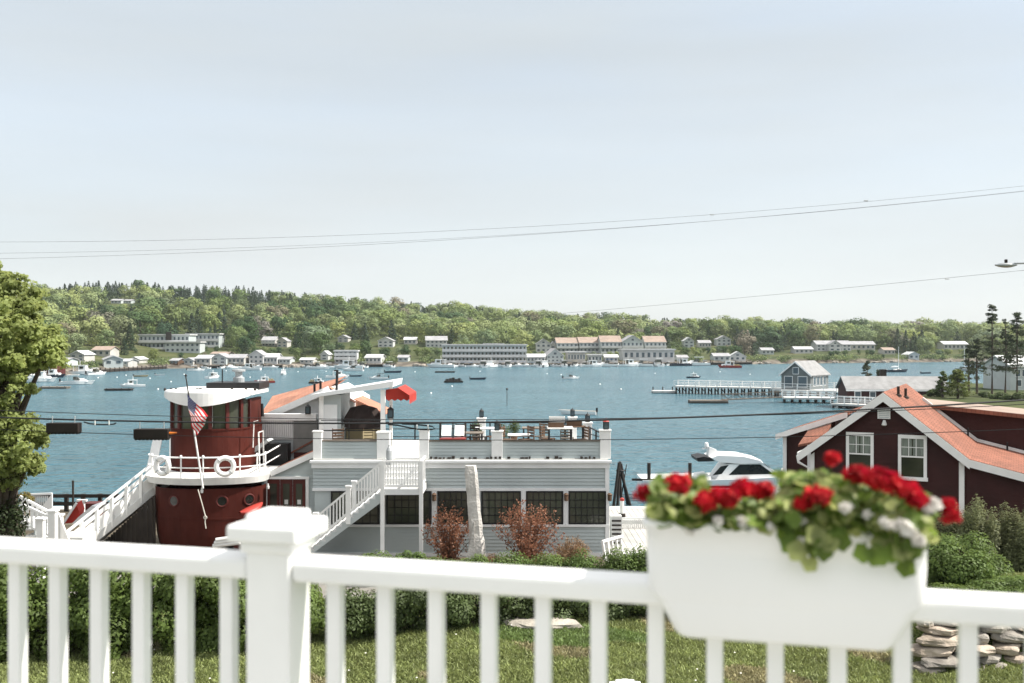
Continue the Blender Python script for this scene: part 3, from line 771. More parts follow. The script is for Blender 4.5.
for a, b in wins:
    paned_window(bd, fx(a), fx(b), fz(523.6), fz(490.5), DF+.0, 6, 4)
for a in (383, 434.5, 478, 523.5, 566):
    m_ = MB(); m_.box(fx(a-2.6), fx(a+2.4), DF-.03, DF+.03, fz(523.7), fz(490.4)); m_.build("window_post", M['trim'], bd)
for a in (434.5, 566, 609.5):
    m_ = MB(); c = Vector((fx(a), DF-.12, fz(496)))
    m_.lathe([(.05, -.14), (.075, -.12), (.075, .08), (.10, .09), (.03, .15)], c, 8); m_.box(c.x-.02, c.x+.02, DF-.1, DF+.0, c.z, c.z+.05)
    m_.build("wall_lamp", M['brown'], bd)
tf = MB()
for i in range(24): tf.box(X0, X1, DF-.02+i*.3, DF-.02+i*.3+.285, TZ-.02, TZ+.03)
tf.build("terrace_floor", M['deck'], bd)
# parapet: clapboard panels between white posts
for a, b in ((321, 377), (428, 492), (502, 601)):
    pm = MB(); pm.siding((fx(a), DF+.22), (fx(b), DF+.22), TZ+.04, fz(441.5), .125)
    pm.box(fx(a), fx(b), DF+.225, DF+.33, TZ+.03, fz(441.5)); pm.build("parapet", M['grey_siding'], bd)
for a, b in ((321, 377), (428, 492), (502, 601)):
    cpm = MB(); cpm.box(fx(a)+.01, fx(b)-.01, DF+.16, DF+.38, fz(441.4), fz(440.2)); cpm.build("parapet_cap", M['wood'], bd)
for a, b, t in ((312.5, 321, 432), (376.5, 389, 433), (419, 428.5, 431), (491.5, 502.5, 432), (600.5, 611, 431)):
    m_ = MB(); m_.box(fx(a), fx(b), DF+.08, DF+.08+fx(b)-fx(a), TZ+.03, fz(t)); m_.box(fx(a)-.03, fx(b)+.03, DF+.05, DF+.11+fx(b)-fx(a), fz(t)+.001, fz(t)+.05)
    m_.build("parapet_post", M['white'], bd, bevel=.01)
# objects lying along the ledge in front of the parapet
led = MB()
for px in np.arange(430, 598, 4.3):
    if random.random() < .55:
        led.box(fx(px), fx(px+random.uniform(1.5, 4)), DF+.02, DF+.15, TZ+.031, TZ+.031+random.uniform(.05, .10))
tag(led.build("light_string", M['dark']), "string of small dark lights lying on the ledge below the parapet", "lights")
# black metal railing round the water side of the terrace
rm = MB(); YB = 43.3; hx0, hx1 = (340-512)/F*YB, (590-512)/F*YB
RZ = EYE-(422-341)/F*YB
rm.beam((hx0, YB, RZ), (hx1, YB, RZ), .06, .06); rm.beam((hx0, YB, RZ-.28), (hx1, YB, RZ-.28), .03, .03); rm.beam((hx0, YB, TZ+.15), (hx1, YB, TZ+.15), .03, .03)
for i in range(11):
    xx = hx0+(hx1-hx0)*i/10; rm.box(xx-.03, xx+.03, YB-.03, YB+.03, TZ+.03, RZ)
rm.build("terrace_railing", M['black'], bd)
def lantern(px, pyb, D, h, label, roof=None):
    c = at(px, pyb, D); root = empty("lantern", c, label, "lantern", "lanterns on the terrace posts")
    r = h*.2; m_ = MB()
    m_.box(-r*1.1, r*1.1, -r*1.1, r*1.1, 0, h*.1)
    for x in (-r, r):
        for y in (-r, r): m_.box(x-.012, x+.012, y-.012, y+.012, h*.1, h*.68)
    m_.build("frame", M['black'], root, local=True)
    m_ = MB(); m_.lathe([(r*1.5, h*.68), (r*.5, h*.86), (r*.16, h*.88), (r*.16, h)], (0, 0, 0), 8); m_.build("cap", roof or M['black'], root, local=True)
    m_ = MB(); m_.box(-r*.9, r*.9, -r*.9, r*.9, h*.1, h*.67); m_.build("glass", M['glass_blue'], root, local=True)
def back_post(px, pyt, D, label):
    c = at(px, pyt, D); m_ = MB(); w_ = .17
    m_.box(c.x-w_, c.x+w_, D-w_, D+w_, TZ+.03, c.z); m_.box(c.x-w_-.04, c.x+w_+.04, D-w_-.04, D+w_+.04, c.z, c.z+.06)
    o = m_.build("terrace_post", M['white'], None, bevel=.01); tag(o, label, "post", "white posts at the back of the terrace")
back_post(481.5, 418.5, 42.6, "white back post of the terrace with a tall black lantern")
back_post(572.5, 417.5, 42.6, "white back post of the terrace nearer the right end")
back_post(587.5, 423, 41.0, "thick white side post at the right end of the terrace")
lantern(481.5, 417, 42.6, .40, "black lantern on the back post behind the parasol-less middle of the terrace")
lantern(572.5, 416, 42.6, .38, "small lantern on the back post in front of the moored dinghy")
lantern(587.5, 421.5, 41.0, .40, "lantern on the thick side post at the right end of the terrace")
lantern(497, 430.3, DF+.25, .42, "lantern on the white parapet post above the stone pillar")
lantern(606, 429.3, DF+.25, .44, "red topped lantern on the right corner post of the parapet", M['hull_red'])
lantern(390.5, 418, 38.5, .50, "lantern under the red awning", None)
lantern(308, 413.5, 39.5, .42, "lantern standing on the white wall by the orange roof", None)
sr = MB(); sr.beam(at(588, 426, 41), at(602, 433, 37.2), .05, .05); sr.beam(at(588, 433, 41), at(602, 437, 37.2), .03, .03)
for px, py, D in ((590, 427, 40.6), (596, 430, 38.6)): c = at(px, py, D); sr.box(c.x-.03, c.x+.03, D-.03, D+.03, TZ+.03, c.z)
sr.build("side_railing", M['black'], bd)

# ------------------------------------------------------------------ terrace furniture
def chair_bm(w_=.45):
    s_, b_, l_ = MB(), MB(), []
    s_.box(-w_/2, w_/2, -.22, .22, .43, .47)
    for k in range(4): b_.box(-w_/2, w_/2, .20, .225, .55+k*.11, .62+k*.11)
    b_.box(-w_/2, -w_/2+.03, .225, .25, .43, .98); b_.box(w_/2-.03, w_/2, .225, .25, .43, .98)
    for x in (-1, 1):
        for y in (-1, 1):
            q = MB(); q.box(x*w_/2*.92-.02, x*w_/2*.92+.02, y*.2-.02, y*.2+.02, 0, .43); l_.append(q)
    return s_, b_, l_
def chair(name, loc, rz, label, m1):
    root = empty(name, loc, label, "chair", "chairs on the roof terrace", rz); s_, b_, l_ = chair_bm()
    s_.build("seat", m1, root, True); b_.build("backrest", m1, root, True)
    for q in l_: q.build("leg", m1, root, True)
    return root
def table(loc, label, top, h=.74, r=.45):
    root = empty("terrace_table", loc, label, "table", "tables on the roof terrace")
    q = MB(); q.box(-r, r, -r*.85, r*.85, h-.04, h); q.build("table_top", top, root, True, bevel=.01)
    for x in (-1, 1):
        for y in (-1, 1):
            q = MB(); q.box(x*r*.85-.025, x*r*.85+.025, y*r*.7-.025, y*r*.7+.025, 0, h-.04); q.build("leg", M['black'], root, True)
def tpt(px, D): return Vector(((px-512)/F*D, D, TZ+.03))
table(tpt(472, 38.6), "dark wooden terrace table behind the parapet beside the white sling chairs", M['wood'])
table(tpt(486, 40.6), "pale terrace table close to the tall lantern post", M['trim'])
table(tpt(519, 39.2), "low pale table in the middle of the terrace", M['white_old'], .6)
table(tpt(533, 40.8), "weathered table near the black back railing", M['wood'])
table(tpt(560, 38.4), "pale table under the stacked crates at the right of the terrace", M['white_old'], .95, .5)
table(tpt(574, 39.6), "wooden table beside the thick white side post", M['brown'], .9, .42)
for k, (px, D, rz, lab, mm) in enumerate([
    (463, 39.6, .4, "dark chair between the sling chairs and the dark wooden table", 'dark'), (478, 39.7, 2.6, "dark chair at the far side of the dark wooden table", 'dark'),
    (493, 39.9, -1.2, "brown chair beside the pale table behind the middle parapet post", 'brown'), (508, 38.6, 1.2, "brown chair left of the low pale table", 'brown'),
    (526, 38.7, -1.0, "brown chair right of the low pale table", 'brown'), (541, 39.9, -.6, "weathered chair close to the black railing post", 'wood'),
    (548, 39.0, 1.2, "brown chair left of the pale table with crates", 'brown'), (567, 39.2, 2.9, "weathered chair between the pale table and the wooden table", 'wood'),
    (581, 38.6, -1.3, "brown chair in front of the thick white side post", 'brown')]):
    chair("terrace_chair", tpt(px, D), rz, lab, M[mm])
for px, lab in ((446.5, "white canvas sling chair nearer the stair opening"), (459.5, "white canvas sling chair beside the dark chairs")):
    c = tpt(px, 37.5); root = empty("sling_chair", c, lab, "chair", "white sling chairs on the roof terrace")
    q = MB(); q.obox((0, 0, .90), (.36, .03, .44), Matrix.Rotation(R(-34), 3, 'X')); q.build("sling", M['white'], root, True)
    q = MB(); q.box(-.24, .24, -.28, .22, .58, .63); q.build("seat", M['hull_red'], root, True)
    for x in (-.22, .22):
        q = MB(); q.beam((x, -.35, 0), (x, .22, 1.22), .03, .04); q.build("frame", M['dark'], root, True)
        q = MB(); q.beam((x, .3, 0), (x, -.2, .62), .03, .04); q.build("leg", M['dark'], root, True)
for k, (px, z, mm, lab) in enumerate([(556, .95, 'brown', "brown crate, lowest on the pale terrace table"), (557, 1.16, 'white_old', "white tray lying on the brown crate"), (574, .90, 'brown', "brown crate on the wooden terrace table")]):
    c = tpt(px, 38.4 if k < 2 else 39.6); q = MB(); q.box(-.3, .3, -.2, .2, 0, .03); q.box(-.3, .3, -.2, -.18, .03, .2); q.box(-.3, .3, .18, .2, .03, .2); q.box(-.3, -.28, -.18, .18, .03, .2); q.box(.28, .3, -.18, .18, .03, .2)
    o = q.build("crate", M[mm]); o.location = c + Vector((0, 0, z)); tag(o, lab, "crate")
for px, D, lab in ((503, 40.2, "potted shrub on the terrace behind the middle parapet post"), (476, 41.6, "potted shrub near the tall lantern post on the terrace"), (514, 42.3, "leafy pot plant against the black back railing")):
    c = tpt(px, D); rg = np.random.default_rng(int(px)); root = empty("potted_shrub", c, lab, "plant", "pot plants on the terrace")
    q = MB(); q.lathe([(.12, 0), (.17, .3), (.18, .32)], (0, 0, 0), 12); q.build("pot", M['brown'], root, True)
    C, N = shell_points([(np.array([0, 0, .6]), np.array([.28, .28, .35]))], 500, rg, .4)
    quad_mesh("foliage", leaf_arrays(C, N, .07), dark_m, root)

# ------------------------------------------------------------------ outside stair with landing
DS = 34.3
def sx_(px): return (px-512)/F*DS
def sz_(py): return EYE-(py-341)/F*DS
st = empty("outside_stair", (sx_(384), DS+.6, GB), "white painted outside stair climbing to the roof terrace", "stair")
LZ = sz_(488.5); xa, xb = sx_(381.5), sx_(422.5)
m_ = MB()
for i in range(10): m_.box(xa, xb, DS+.04+i*.165, DS+.04+i*.165+.155, LZ-.05, LZ)
m_.build("landing_floor", M['deck'], st)
m_ = MB(); m_.box(xa, xb, DS-.02, DS+.035, LZ-.20, LZ-.0); m_.box(xb-.05, xb-.001, DS+.036, DF-.15, LZ-.20, LZ-.051); m_.build("landing_fascia", M['trim'], st)
for px in (382.6, 421.2):
    m_ = MB(); x = sx_(px); m_.box(x-.065, x+.065, DS-.10, DS-.021, GB-.1, LZ+.98); m_.build("landing_post", M['white'], st)
def rail_run(p0, p1, h, n, name="handrail", y=DS, th=.035, post=None):
    """sloping or level balustrade: top rail, bottom rail and its balusters"""
    p0, p1 = Vector(p0), Vector(p1)
    m_ = MB(); m_.beam(p0+Vector((0, 0, h)), p1+Vector((0, 0, h)), .07, .06); m_.build(name, M['white'], st)
    m_ = MB(); m_.beam(p0+Vector((0, 0, .11)), p1+Vector((0, 0, .11)), .05, .06); m_.build("lower_rail", M['white'], st)
    for i in range(n):
        q = p0.lerp(p1, (i+.5)/n); m_ = MB(); m_.box(q.x-th/2, q.x+th/2, q.y-th/2, q.y+th/2, q.z+.12, q.z+h-.02); m_.build("baluster", M['white'], st)
rail_run((sx_(384), DS-.05, LZ), (sx_(420), DS-.05, LZ), .95, 13)
rail_run((xb-.04, DS+.0, LZ), (xb-.04, DF-.2, LZ), .95, 9)
# flight down to the left
nst = 13; xe = sx_(309); ze = sz_(549)
for i in range(nst):
    t0, t1 = i/nst, (i+1)/nst; z = LZ+(ze-LZ)*t1; x1, x0 = xa+(xe-xa)*t0, xa+(xe-xa)*t1
    m_ = MB(); m_.box(x0-.03, x1, DS+.0, DS+1.2, z-.04, z); m_.build("tread", M['white_old'], st)
    m_ = MB(); m_.box(x1-.02, x1, DS+.03, DS+1.2, z, z+(LZ-ze)/nst-.045); m_.build("riser", M['grey_pale'], st)
for yy in (DS-.03, DS+1.23):
    poly = [(xa, yy, LZ-.02)]
    for i in range(nst):
        z = LZ+(ze-LZ)*(i+1)/nst-.042; poly += [(xa+(xe-xa)*i/nst, yy, z), (xa+(xe-xa)*(i+1)/nst-.03, yy, z)]
    poly += [(xe-.03, yy, ze-.25), (xa, yy, LZ-.45)]
    m_ = MB(); m_.prism(poly, (0, .05, 0)); m_.build("stringer", M['grey_pale'], st)
for yy in (DS-.01, DS+1.2):
    rail_run((xa, yy, LZ), (sx_(348.5), yy, LZ+(ze-LZ)*(xa-sx_(348.5))/(xa-xe)), .90, 11)
    rail_run((sx_(348.5), yy, LZ+(ze-LZ)*(xa-sx_(348.5))/(xa-xe)), (xe, yy, ze), .90, 12)
    for px in (348.5, 309):
        x = sx_(px); zz = LZ+(ze-LZ)*(xa-x)/(xa-xe)
        m_ = MB(); m_.box(x-.075, x+.075, yy-.075, yy+.075, zz-.25, zz+1.02); m_.box(x-.10, x+.10, yy-.10, yy+.10, zz+1.02, zz+1.07); m_.build("newel_post", M['white'], st)
# steps from the landing up to the terrace, white, with short dark nosings
for i in range(4):
    z = LZ+(TZ-LZ)*(i+1)/4; m_ = MB(); m_.box(fx(385), fx(419.5), DF-.55+i*.14, DF-.07 if i < 3 else DF-.145, LZ+.001 if i == 0 else z-(TZ-LZ)/4, z); m_.build("step", M['white'], st)
# loose white hand rail tube leaning at the foot of the stair
m_ = MB(); m_.beam(at(305, 546, 34), at(312, 562, 33.6), .06, .05); tag(m_.build("ramp_board", M['white_old']), "short white board leaning at the foot of the outside stair", "board")

# ------------------------------------------------------------------ bar shelter with awning on the terrace
bs_ = empty("bar_shelter", (fx(350), 39.2, TZ+.03), "terrace bar shelter with pale sloping roof and grey door", "shelter")
DB = 38.6
def bx(px, D=DB): return (px-512)/F*D
def bz(py, D=DB): return EYE-(py-341)/F*D
m_ = MB(); m_.siding((bx(320), DB), (bx(341), DB), TZ+.03, bz(394.5), .14); m_.box(bx(320), bx(341), DB+.004, DB+2.2, TZ+.03, bz(394.5)); m_.build("wall", M['grey_pale'], bs_)
m_ = MB(); m_.box(bx(324), bx(337.5), DB-.06, DB-.025, TZ+.05, bz(404)); d_ = m_.build("door", M['trim'], bs_)
m_ = MB(); m_.box(bx(335.5), bx(336.6), DB-.12, DB-.061, bz(434), bz(432)); m_.build("handle", M['black'], d_)
m_ = MB(); m_.prism([(bx(313), DB-.5, bz(396.5)), (bx(394), DB-.5, bz(386)), (bx(395), DB-.5, bz(380)), (bx(313), DB-.5, bz(393.5))], (0, 3.2, 0)); m_.build("roof", M['trim'], bs_)
m_ = MB(); m_.box(bx(319.5), bx(324), DB-.1, DB-.03, TZ+.03, bz(395)); m_.build("corner_post", M['white'], bs_)
m_ = MB(); m_.box(bx(381.5), bx(386), DB-.3, DB-.12, TZ+.03, bz(389)); m_.build("post", M['white'], bs_)
m_ = MB(); m_.box(bx(383), bx(386), DB+2.0, DB+2.15, TZ+.03, bz(389)); m_.build("post", M['white'], bs_)
m_ = MB(); m_.box(bx(342), bx(376), DB+1.0, DB+1.5, TZ+.03, bz(431)); m_.build("counter", M['tan'], bs_)
m_ = MB(); m_.box(bx(341), bx(378), DB+.9, DB+1.6, bz(431)+.001, bz(430)); m_.build("counter_top", M['dark'], bs_)
# awning: sloping red cloth with a scalloped valance
aw = empty("red_awning", at(393, 390, DB), "bright red awning with scalloped valance at the end of the bar shelter", "awning")
m_ = MB(); p = [at(386, 388, DB+1.9), at(398, 386.5, DB-.4), at(415.5, 394, DB-.4), at(413, 397, DB+1.9)]
p = [Vector((bx(399), DB-.45, bz(386.5))), Vector((bx(410.5), DB-.45, bz(394))), Vector((bx(410.5), DB+2.3, bz(394))), Vector((bx(399), DB+2.3, bz(386.5)))]
m_.add(p + [q - Vector((0, 0, .02)) for q in p], [(0, 1, 2, 3), (7, 6, 5, 4), (0, 4, 5, 1), (2, 6, 7, 3)]); m_.build("canvas", M['signal_red'], aw)
m_ = MB(); x = bx(410.5)+.005
for k in range(9):
    ya, yb = DB-.45+k*.305, DB-.45+(k+1)*.305; zt_ = bz(394)-.021
    m_.add([(x, ya, zt_), (x, yb, zt_), (x, yb, zt_-.26), (x, (ya+yb)/2+.08, zt_-.33), (x, (ya+yb)/2-.08, zt_-.33), (x, ya, zt_-.26)], [(0, 1, 2, 3, 4, 5)])
m_.build("valance", M['signal_red'], aw)
m_ = MB(); m_.prism([(bx(386), DB-.06, bz(389)), (bx(399), DB-.06, bz(387.2)), (bx(410.0), DB-.06, bz(395)), (bx(410.0), DB-.06, bz(398.5))]
    + [(bx(410.0)-k*(bx(410)-bx(386))/8, DB-.06, bz(398.5)-(.07 if k % 2 else 0)) for k in range(1, 9)], (0, .015, 0)); m_.build("inner_panel", M['signal_red'], aw)
# dark folded parasol canopy with a wavy edge
um = empty("black_parasol", tpt(362, 38.2), "low black canvas parasol with a wavy rim below the bar shelter roof", "parasol")
m_ = MB(); n_ = 28; c = Vector((bx(362), 38.9, 0)); vs_ = [Vector((c.x, c.y, bz(404.5)))]; fs_ = []
for i in range(n_):
    t = 2*math.pi*i/n_; k = 1+.09*math.cos(7*t)
    vs_.append(Vector((c.x+math.cos(t)*.50*k, c.y+math.sin(t)*.45*k, bz(409)+.07*math.cos(7*t+1))))
for i in range(n_):
    t = 2*math.pi*i/n_; k = 1+.10*math.cos(7*t)
    vs_.append(Vector((c.x+math.cos(t)*.74*k, c.y+math.sin(t)*.7*k, bz(420)+.03*math.cos(7*t))))
for i in range(n_):
    t = 2*math.pi*i/n_; vs_.append(Vector((c.x+math.cos(t)*.72, c.y+math.sin(t)*.7, bz(427))))
for i in range(n_):
    j = (i+1) % n_; fs_ += [(0, 1+i, 1+j), (1+i, 1+n_+i, 1+n_+j, 1+j), (1+n_+i, 1+2*n_+i, 1+2*n_+j, 1+n_+j)]
m_.add(vs_, fs_); m_.build("canopy", M['umbrella'], um, smooth=True)
m_ = MB(); m_.tube((c.x, c.y, TZ+.03), (c.x, c.y, bz(405)), .03); m_.build("pole", M['brown'], um)
m_ = MB(); m_.lathe([(.3, 0), (.3, .06), (.08, .1)], (c.x, c.y, TZ+.03), 14); m_.build("base", M['black'], um)
rr = MB(); rr.beam(at(321, 430, DF+.3), at(377, 430, DF+.3), .03, .04); rr.beam(at(321, 420, DF+.3), at(381, 420, DF+.3), .02, .025)
for px in (349, ): c = at(px, 430, DF+.3); rr.box(c.x-.015, c.x+.015, DF+.285, DF+.315, fz(440.2), fz(420))
rr.build("parapet_rail", M['black'], bd)
chair("terrace_chair", tpt(340, 37.4), .5, "brown bar chair beside the grey shelter door", M['brown'])
chair("terrace_chair", tpt(366, 37.3), -2.6, "pale wooden bar chair in front of the black parasol", M['tan'])
fn = MB(); c = at(390.5, 460, DF+.1); fn.lathe([(.10, .03), (.11, .12), (.11, .55), (.06, .66), (.03, .7), (.03, .76)], (c.x, DF-.3, TZ-.18), 12)
tag(fn.build("fire_extinguisher", M['steel']), "grey cylinder standing at the top of the stair beside the white post", "extinguisher")

# ------------------------------------------------------------------ wing behind the tug: dark red doors, orange lean-to roof, white terrace wall, big orange roof
wg = empty("doorway_wing", (fx(290), 38.5, GB), "grey entrance wing with dark red doors under a small orange roof", "building")
DW = 36.6
def wx(px): return (px-512)/F*DW
def wz(py): return EYE-(py-341)/F*DW
m_ = MB(); m_.siding((wx(262), DW), (fx(313)-.002, DW), GB, wz(474), .125); m_.box(wx(262), fx(313)-.002, DW+.004, 42, GB, wz(474.5)); m_.build("wall", M['grey_siding'], wg)
m_ = MB(); m_.prism([(wx(272), DW-.02, wz(474)), (fx(313)-.002, DW-.02, wz(474)), (fx(313)-.002, DW-.02, wz(455))], (0, 3.2, 0)); m_.build("gable_wall", M['grey_siding'], wg)
m_ = MB(); m_.beam((wx(271), DW-.12, wz(473)), (fx(313)+.05, DW-.12, wz(452)), .08, .20); m_.build("fascia", M['white'], wg)
m_ = MB(); m_.prism([(wx(272), DW-.1, wz(471)), (fx(313), DW-.1, wz(450.6)), (fx(313), DW-.1, wz(449.4)), (wx(272), DW-.1, wz(469.6))], (0, 3.4, 0)); m_.build("roof", M['orange_roof'], wg)
m_ = MB(); m_.prism([(wx(276), DW+3.0, wz(472)), (wx(313), DW+3.0, wz(472)), (wx(313), DW+3.0, wz(437)), (wx(309), DW+3.0, wz(438)), (wx(276), DW+3.0, wz(458))], (0, .3, 0)); m_.build("back_wall", M['maroon'], wg)
m_ = MB(); m_.prism([(wx(272), DW+2.9, wz(463)), (wx(312), DW+2.9, wz(441)), (wx(312), DW+2.9, wz(439)), (wx(272), DW+2.9, wz(461))], (0, .5, 0)); m_.build("roof_edge", M['orange_roof'], wg)
m_ = MB(); m_.box(wx(264.5), wx(267.5), DW-.06, DW-.0, GB, wz(478.5)); m_.box(wx(306), wx(309), DW-.06, DW-.0, GB, wz(478.5)); m_.box(wx(264), wx(309.5), DW-.07, DW-.0, wz(478.4), wz(475.8)); m_.build("door_frame", M['white'], wg)
for k in range(3):
    a, b = 267.6+k*12.8, 267.6+(k+1)*12.8-.4
    m_ = MB(); m_.box(wx(a), wx(b), DW-.04, DW-.0, GB+.03, wz(478.6)); d_ = m_.build("door", M['maroon'], wg)
    m_ = MB(); m_.box(wx(a+3), wx(b-3), DW-.052, DW-.041, wz(505), wz(483)); m_.build("pane", M['glass'], d_)
    if k: 
        m_ = MB(); m_.box(wx(a+4.5), wx(a+8), DW-.06, DW-.053, wz(503.5), wz(499)); m_.build("notice", M['white_old'], d_)
# white terrace wall with pickets and grey box behind the tug
tw = empty("white_terrace_wall", (fx(285), 41, GB), "white terrace wall and picket balustrade between the tug and the bar shelter", "wall")
DT = 39.5
def tx(px): return (px-512)/F*DT
def tz(py): return EYE-(py-341)/F*DT
m_ = MB(); m_.box(tx(252), tx(316), DT, DT+.35, tz(420), tz(413.5)); m_.build("parapet_top", M['white'], tw)
m_ = MB(); m_.box(tx(293), tx(317), DT+.05, DT+.3, tz(452), tz(420)-.002); m_.build("side_panel", mat("grey_shingle_wall", (.20, .20, .19), .85, .15, 2), tw)
for i in range(17):
    px = 262+i*1.9
    m_ = MB(); m_.box(tx(px), tx(px+1.0), DT+.06, DT+.11, tz(437), tz(420)-.002); m_.build("picket", M['white'], tw)
m_ = MB(); m_.box(tx(259), tx(293), DT+.05, DT+.13, tz(439), tz(436.8)); m_.box(tx(259), tx(293), DT+.15, DT+.5, tz(439.5), tz(419)); m_.build("rail", M['white_old'], tw)
m_ = MB(); m_.box(tx(252), tx(317), DT+.12, DT+.34, GB, tz(439)); m_.build("lower_wall", M['grey_pale'], tw)
m_ = MB(); m_.box(tx(268), tx(291), DT-.6, DT-.02, GB+.2, tz(442)); tag(m_.build("storage_cabinet", M['black']), "black cabinet below the white picket balustrade behind the tug", "cabinet")
m_ = MB(); m_.prism([(tx(258), DT-1.2, tz(446)), (tx(274), DT-1.2, tz(436)), (tx(276), DT-1.2, tz(438)), (tx(262), DT-1.2, tz(449))], (0, .8, 0)); tag(m_.build("sloping_screen", M['grey_pale']), "pale sloping screen beside the tug's wheelhouse", "screen")
# big roof behind
rb = empty("gabled_boathouse", (fx(300), 45, GB), "white boathouse with a long orange roof rising behind the tug", "building")
DR = 41.0
def ox(px): return (px-512)/F*DR
def oz(py): return EYE-(py-341)/F*DR
m_ = MB(); m_.prism([(ox(262), DR, oz(418)), (ox(262), DR, oz(416)), (ox(330), DR, oz(386.5)), (ox(354), DR, oz(401)), (ox(354), DR, oz(470)), (ox(262), DR, oz(470))], (0, 4.6, 0)); m_.build("wall", M['white'], rb)
DQ = DR-.35
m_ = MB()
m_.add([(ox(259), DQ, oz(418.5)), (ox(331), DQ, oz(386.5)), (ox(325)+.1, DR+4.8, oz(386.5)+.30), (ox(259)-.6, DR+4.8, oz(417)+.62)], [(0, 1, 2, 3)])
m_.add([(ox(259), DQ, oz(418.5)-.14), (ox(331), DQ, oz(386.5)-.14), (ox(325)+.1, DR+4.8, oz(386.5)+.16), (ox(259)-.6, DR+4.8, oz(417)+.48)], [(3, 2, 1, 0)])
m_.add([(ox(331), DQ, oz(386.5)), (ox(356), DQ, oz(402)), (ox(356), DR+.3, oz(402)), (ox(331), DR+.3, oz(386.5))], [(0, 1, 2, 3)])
m_.build("roof", M['pale_orange_roof'], rb)
m_ = MB(); m_.beam((ox(258.5), DQ-.03, oz(419.8)), (ox(331), DQ-.03, oz(388)), .05, .26); m_.build("fascia", M['white'], rb)
m_ = MB(); m_.prism([(ox(352), DR+.5, oz(399)), (ox(384), DR+.5, oz(414)), (ox(384), DR+.5, oz(415)), (ox(352), DR+.5, oz(400))], (0, 2.5, 0)); m_.prism([(ox(352), DR+.45, oz(400)), (ox(384), DR+.45, oz(415)), (ox(384), DR+.45, oz(417)), (ox(352), DR+.45, oz(417))], (0, .04, 0)); m_.build("side_roof", M['pale_orange_roof'], rb)
for px, py in ((314.5, 383.5), (320.5, 381.5)):
    m_ = MB(); c = at(px, py, DR+1.2); m_.tube((c.x, c.y, c.z-.5), (c.x, c.y, c.z+.02), .05); m_.lathe([(.09, 0), (.02, .06)], c, 8); m_.build("vent_pipe", M['black'], rb)
m_ = MB(); c = at(336.5, 389, DB); m_.tube(c - Vector((0, 0, .1)), at(337.3, 369.5, DB), .055, .05); m_.tube(at(334, 370, DB), at(338, 370, DB), .03); m_.build("stove_pipe", M['black'], bs_)
m_ = MB(); m_.tube(at(262.5, 416, 39), at(262, 403, 39), .07, .05); tag(m_.build("stub_pole", M['black']), "short black pole at the low end of the orange roof", "pole")

# ------------------------------------------------------------------ plants and pillar in front of the building
def spray_bush(name, label, px, pyb, D, wpx, hpx, fm, n, leaf, seed, asp=.5, cat="bush", dens=.5, thin=1.0):
    c = at(px, pyb, D); c.z = gz(c.x, c.y); h = hpx/F*D; r = wpx/F*D/2; rg = np.random.default_rng(seed)
    root = empty(name, c, label, cat); Cs, Ns = [], []; m_ = MB()
    for k in range(n):
        a = rg.uniform(0, 6.28); q = rg.uniform(.15, 1.0)**.8
        tip = np.array([math.cos(a)*r*q, math.sin(a)*r*q, h*(1.0-.35*q*q)*rg.uniform(.72, 1.03)])
        mid = tip*np.array([.45, .45, .55])
        t = rg.uniform(.22, 1.0, 60)[:, None]
        p = (1-t)**2*0 + 2*t*(1-t)*mid + t*t*tip + rg.normal(0, .06*thin, (60, 3)); Cs.append(p); Ns.append(rg.normal(size=(60, 3)) + [0, -.2, .5])
        if k % 2 == 0: m_.path([(0, 0, 0), Vector(mid), Vector(tip)], [.014, .009, .004], 4)
    C, N = np.vstack(Cs), np.vstack(Ns); ok = C[:, 2] > .03
    quad_mesh("foliage", leaf_arrays(C[ok], N[ok], leaf*rg.uniform(.6, 1.3, ok.sum()), asp, .1, rg), fm, root)
    m_.build("stems", M['bark'], root, True)
barb = foliage("copper_barberry_leaf", (.24, .115, .065), None, .35, .4, 3)
spray_bush("barberry_bush", "copper red barberry bush between the stair post and the stone pillar", 449, 562, 33.6, 54, 74, barb, 52, .10, 5)
spray_bush("barberry_bush", "larger copper red barberry bush right of the stone pillar", 527, 564, 33.4, 78, 76, barb, 74, .10, 6)
strw = foliage("dry_grass_blade", (.26, .17, .09), None, .3, .3, 3)
spray_bush("ornamental_grass", "tuft of dry straw coloured ornamental grass with pale plumes", 571, 562, 33.2, 40, 38, strw, 80, .15, 7, .12, "grass tuft")
spray_bush("ornamental_grass", "small dry tuft at the foot of the stone pillar", 492, 566, 33, 22, 24, strw, 35, .12, 8, .12, "grass tuft")
gcov = foliage("ground_cover_leaf", (.11, .17, .045), None, .35, .4, 2)
for k, (px, D, r, lab) in enumerate([
    (372, 31.8, (1.0, .5, 1.05), "low pale green ground cover under the stair landing"), (410, 32.0, (.7, .5, 1.1), "grassy green clump beside the landing post"),
    (440, 31.2, (1.0, .5, 1.0), "low green mound below the first barberry bush"), (510, 30.6, (.9, .6, 1.25), "light green shrub in front of the pillar foot"),
    (545, 30.4, (1.0, .6, 1.35), "light green shrub in front of the larger barberry bush"), (583, 30.2, (.9, .6, 1.4), "light green shrub in front of the dry grass tuft"),
    (620, 30.0, (1.0, .6, 1.6), "taller light green shrub next to the white chair back"), (645, 30.0, (.8, .6, 1.7), "light green shrub half hidden by the planter's end"), (475, 30.8, (.8, .5, 1.15), "low green shrub at the edge of the planting bed")]):
    c = at(px, 575, D); c.z = gz(c.x, c.y); shrub("shrub", lab, "shrub", c, r, 7000, .075, gcov if k % 2 else light_m, 200+k, 12, "low shrubs in the bed before the building")
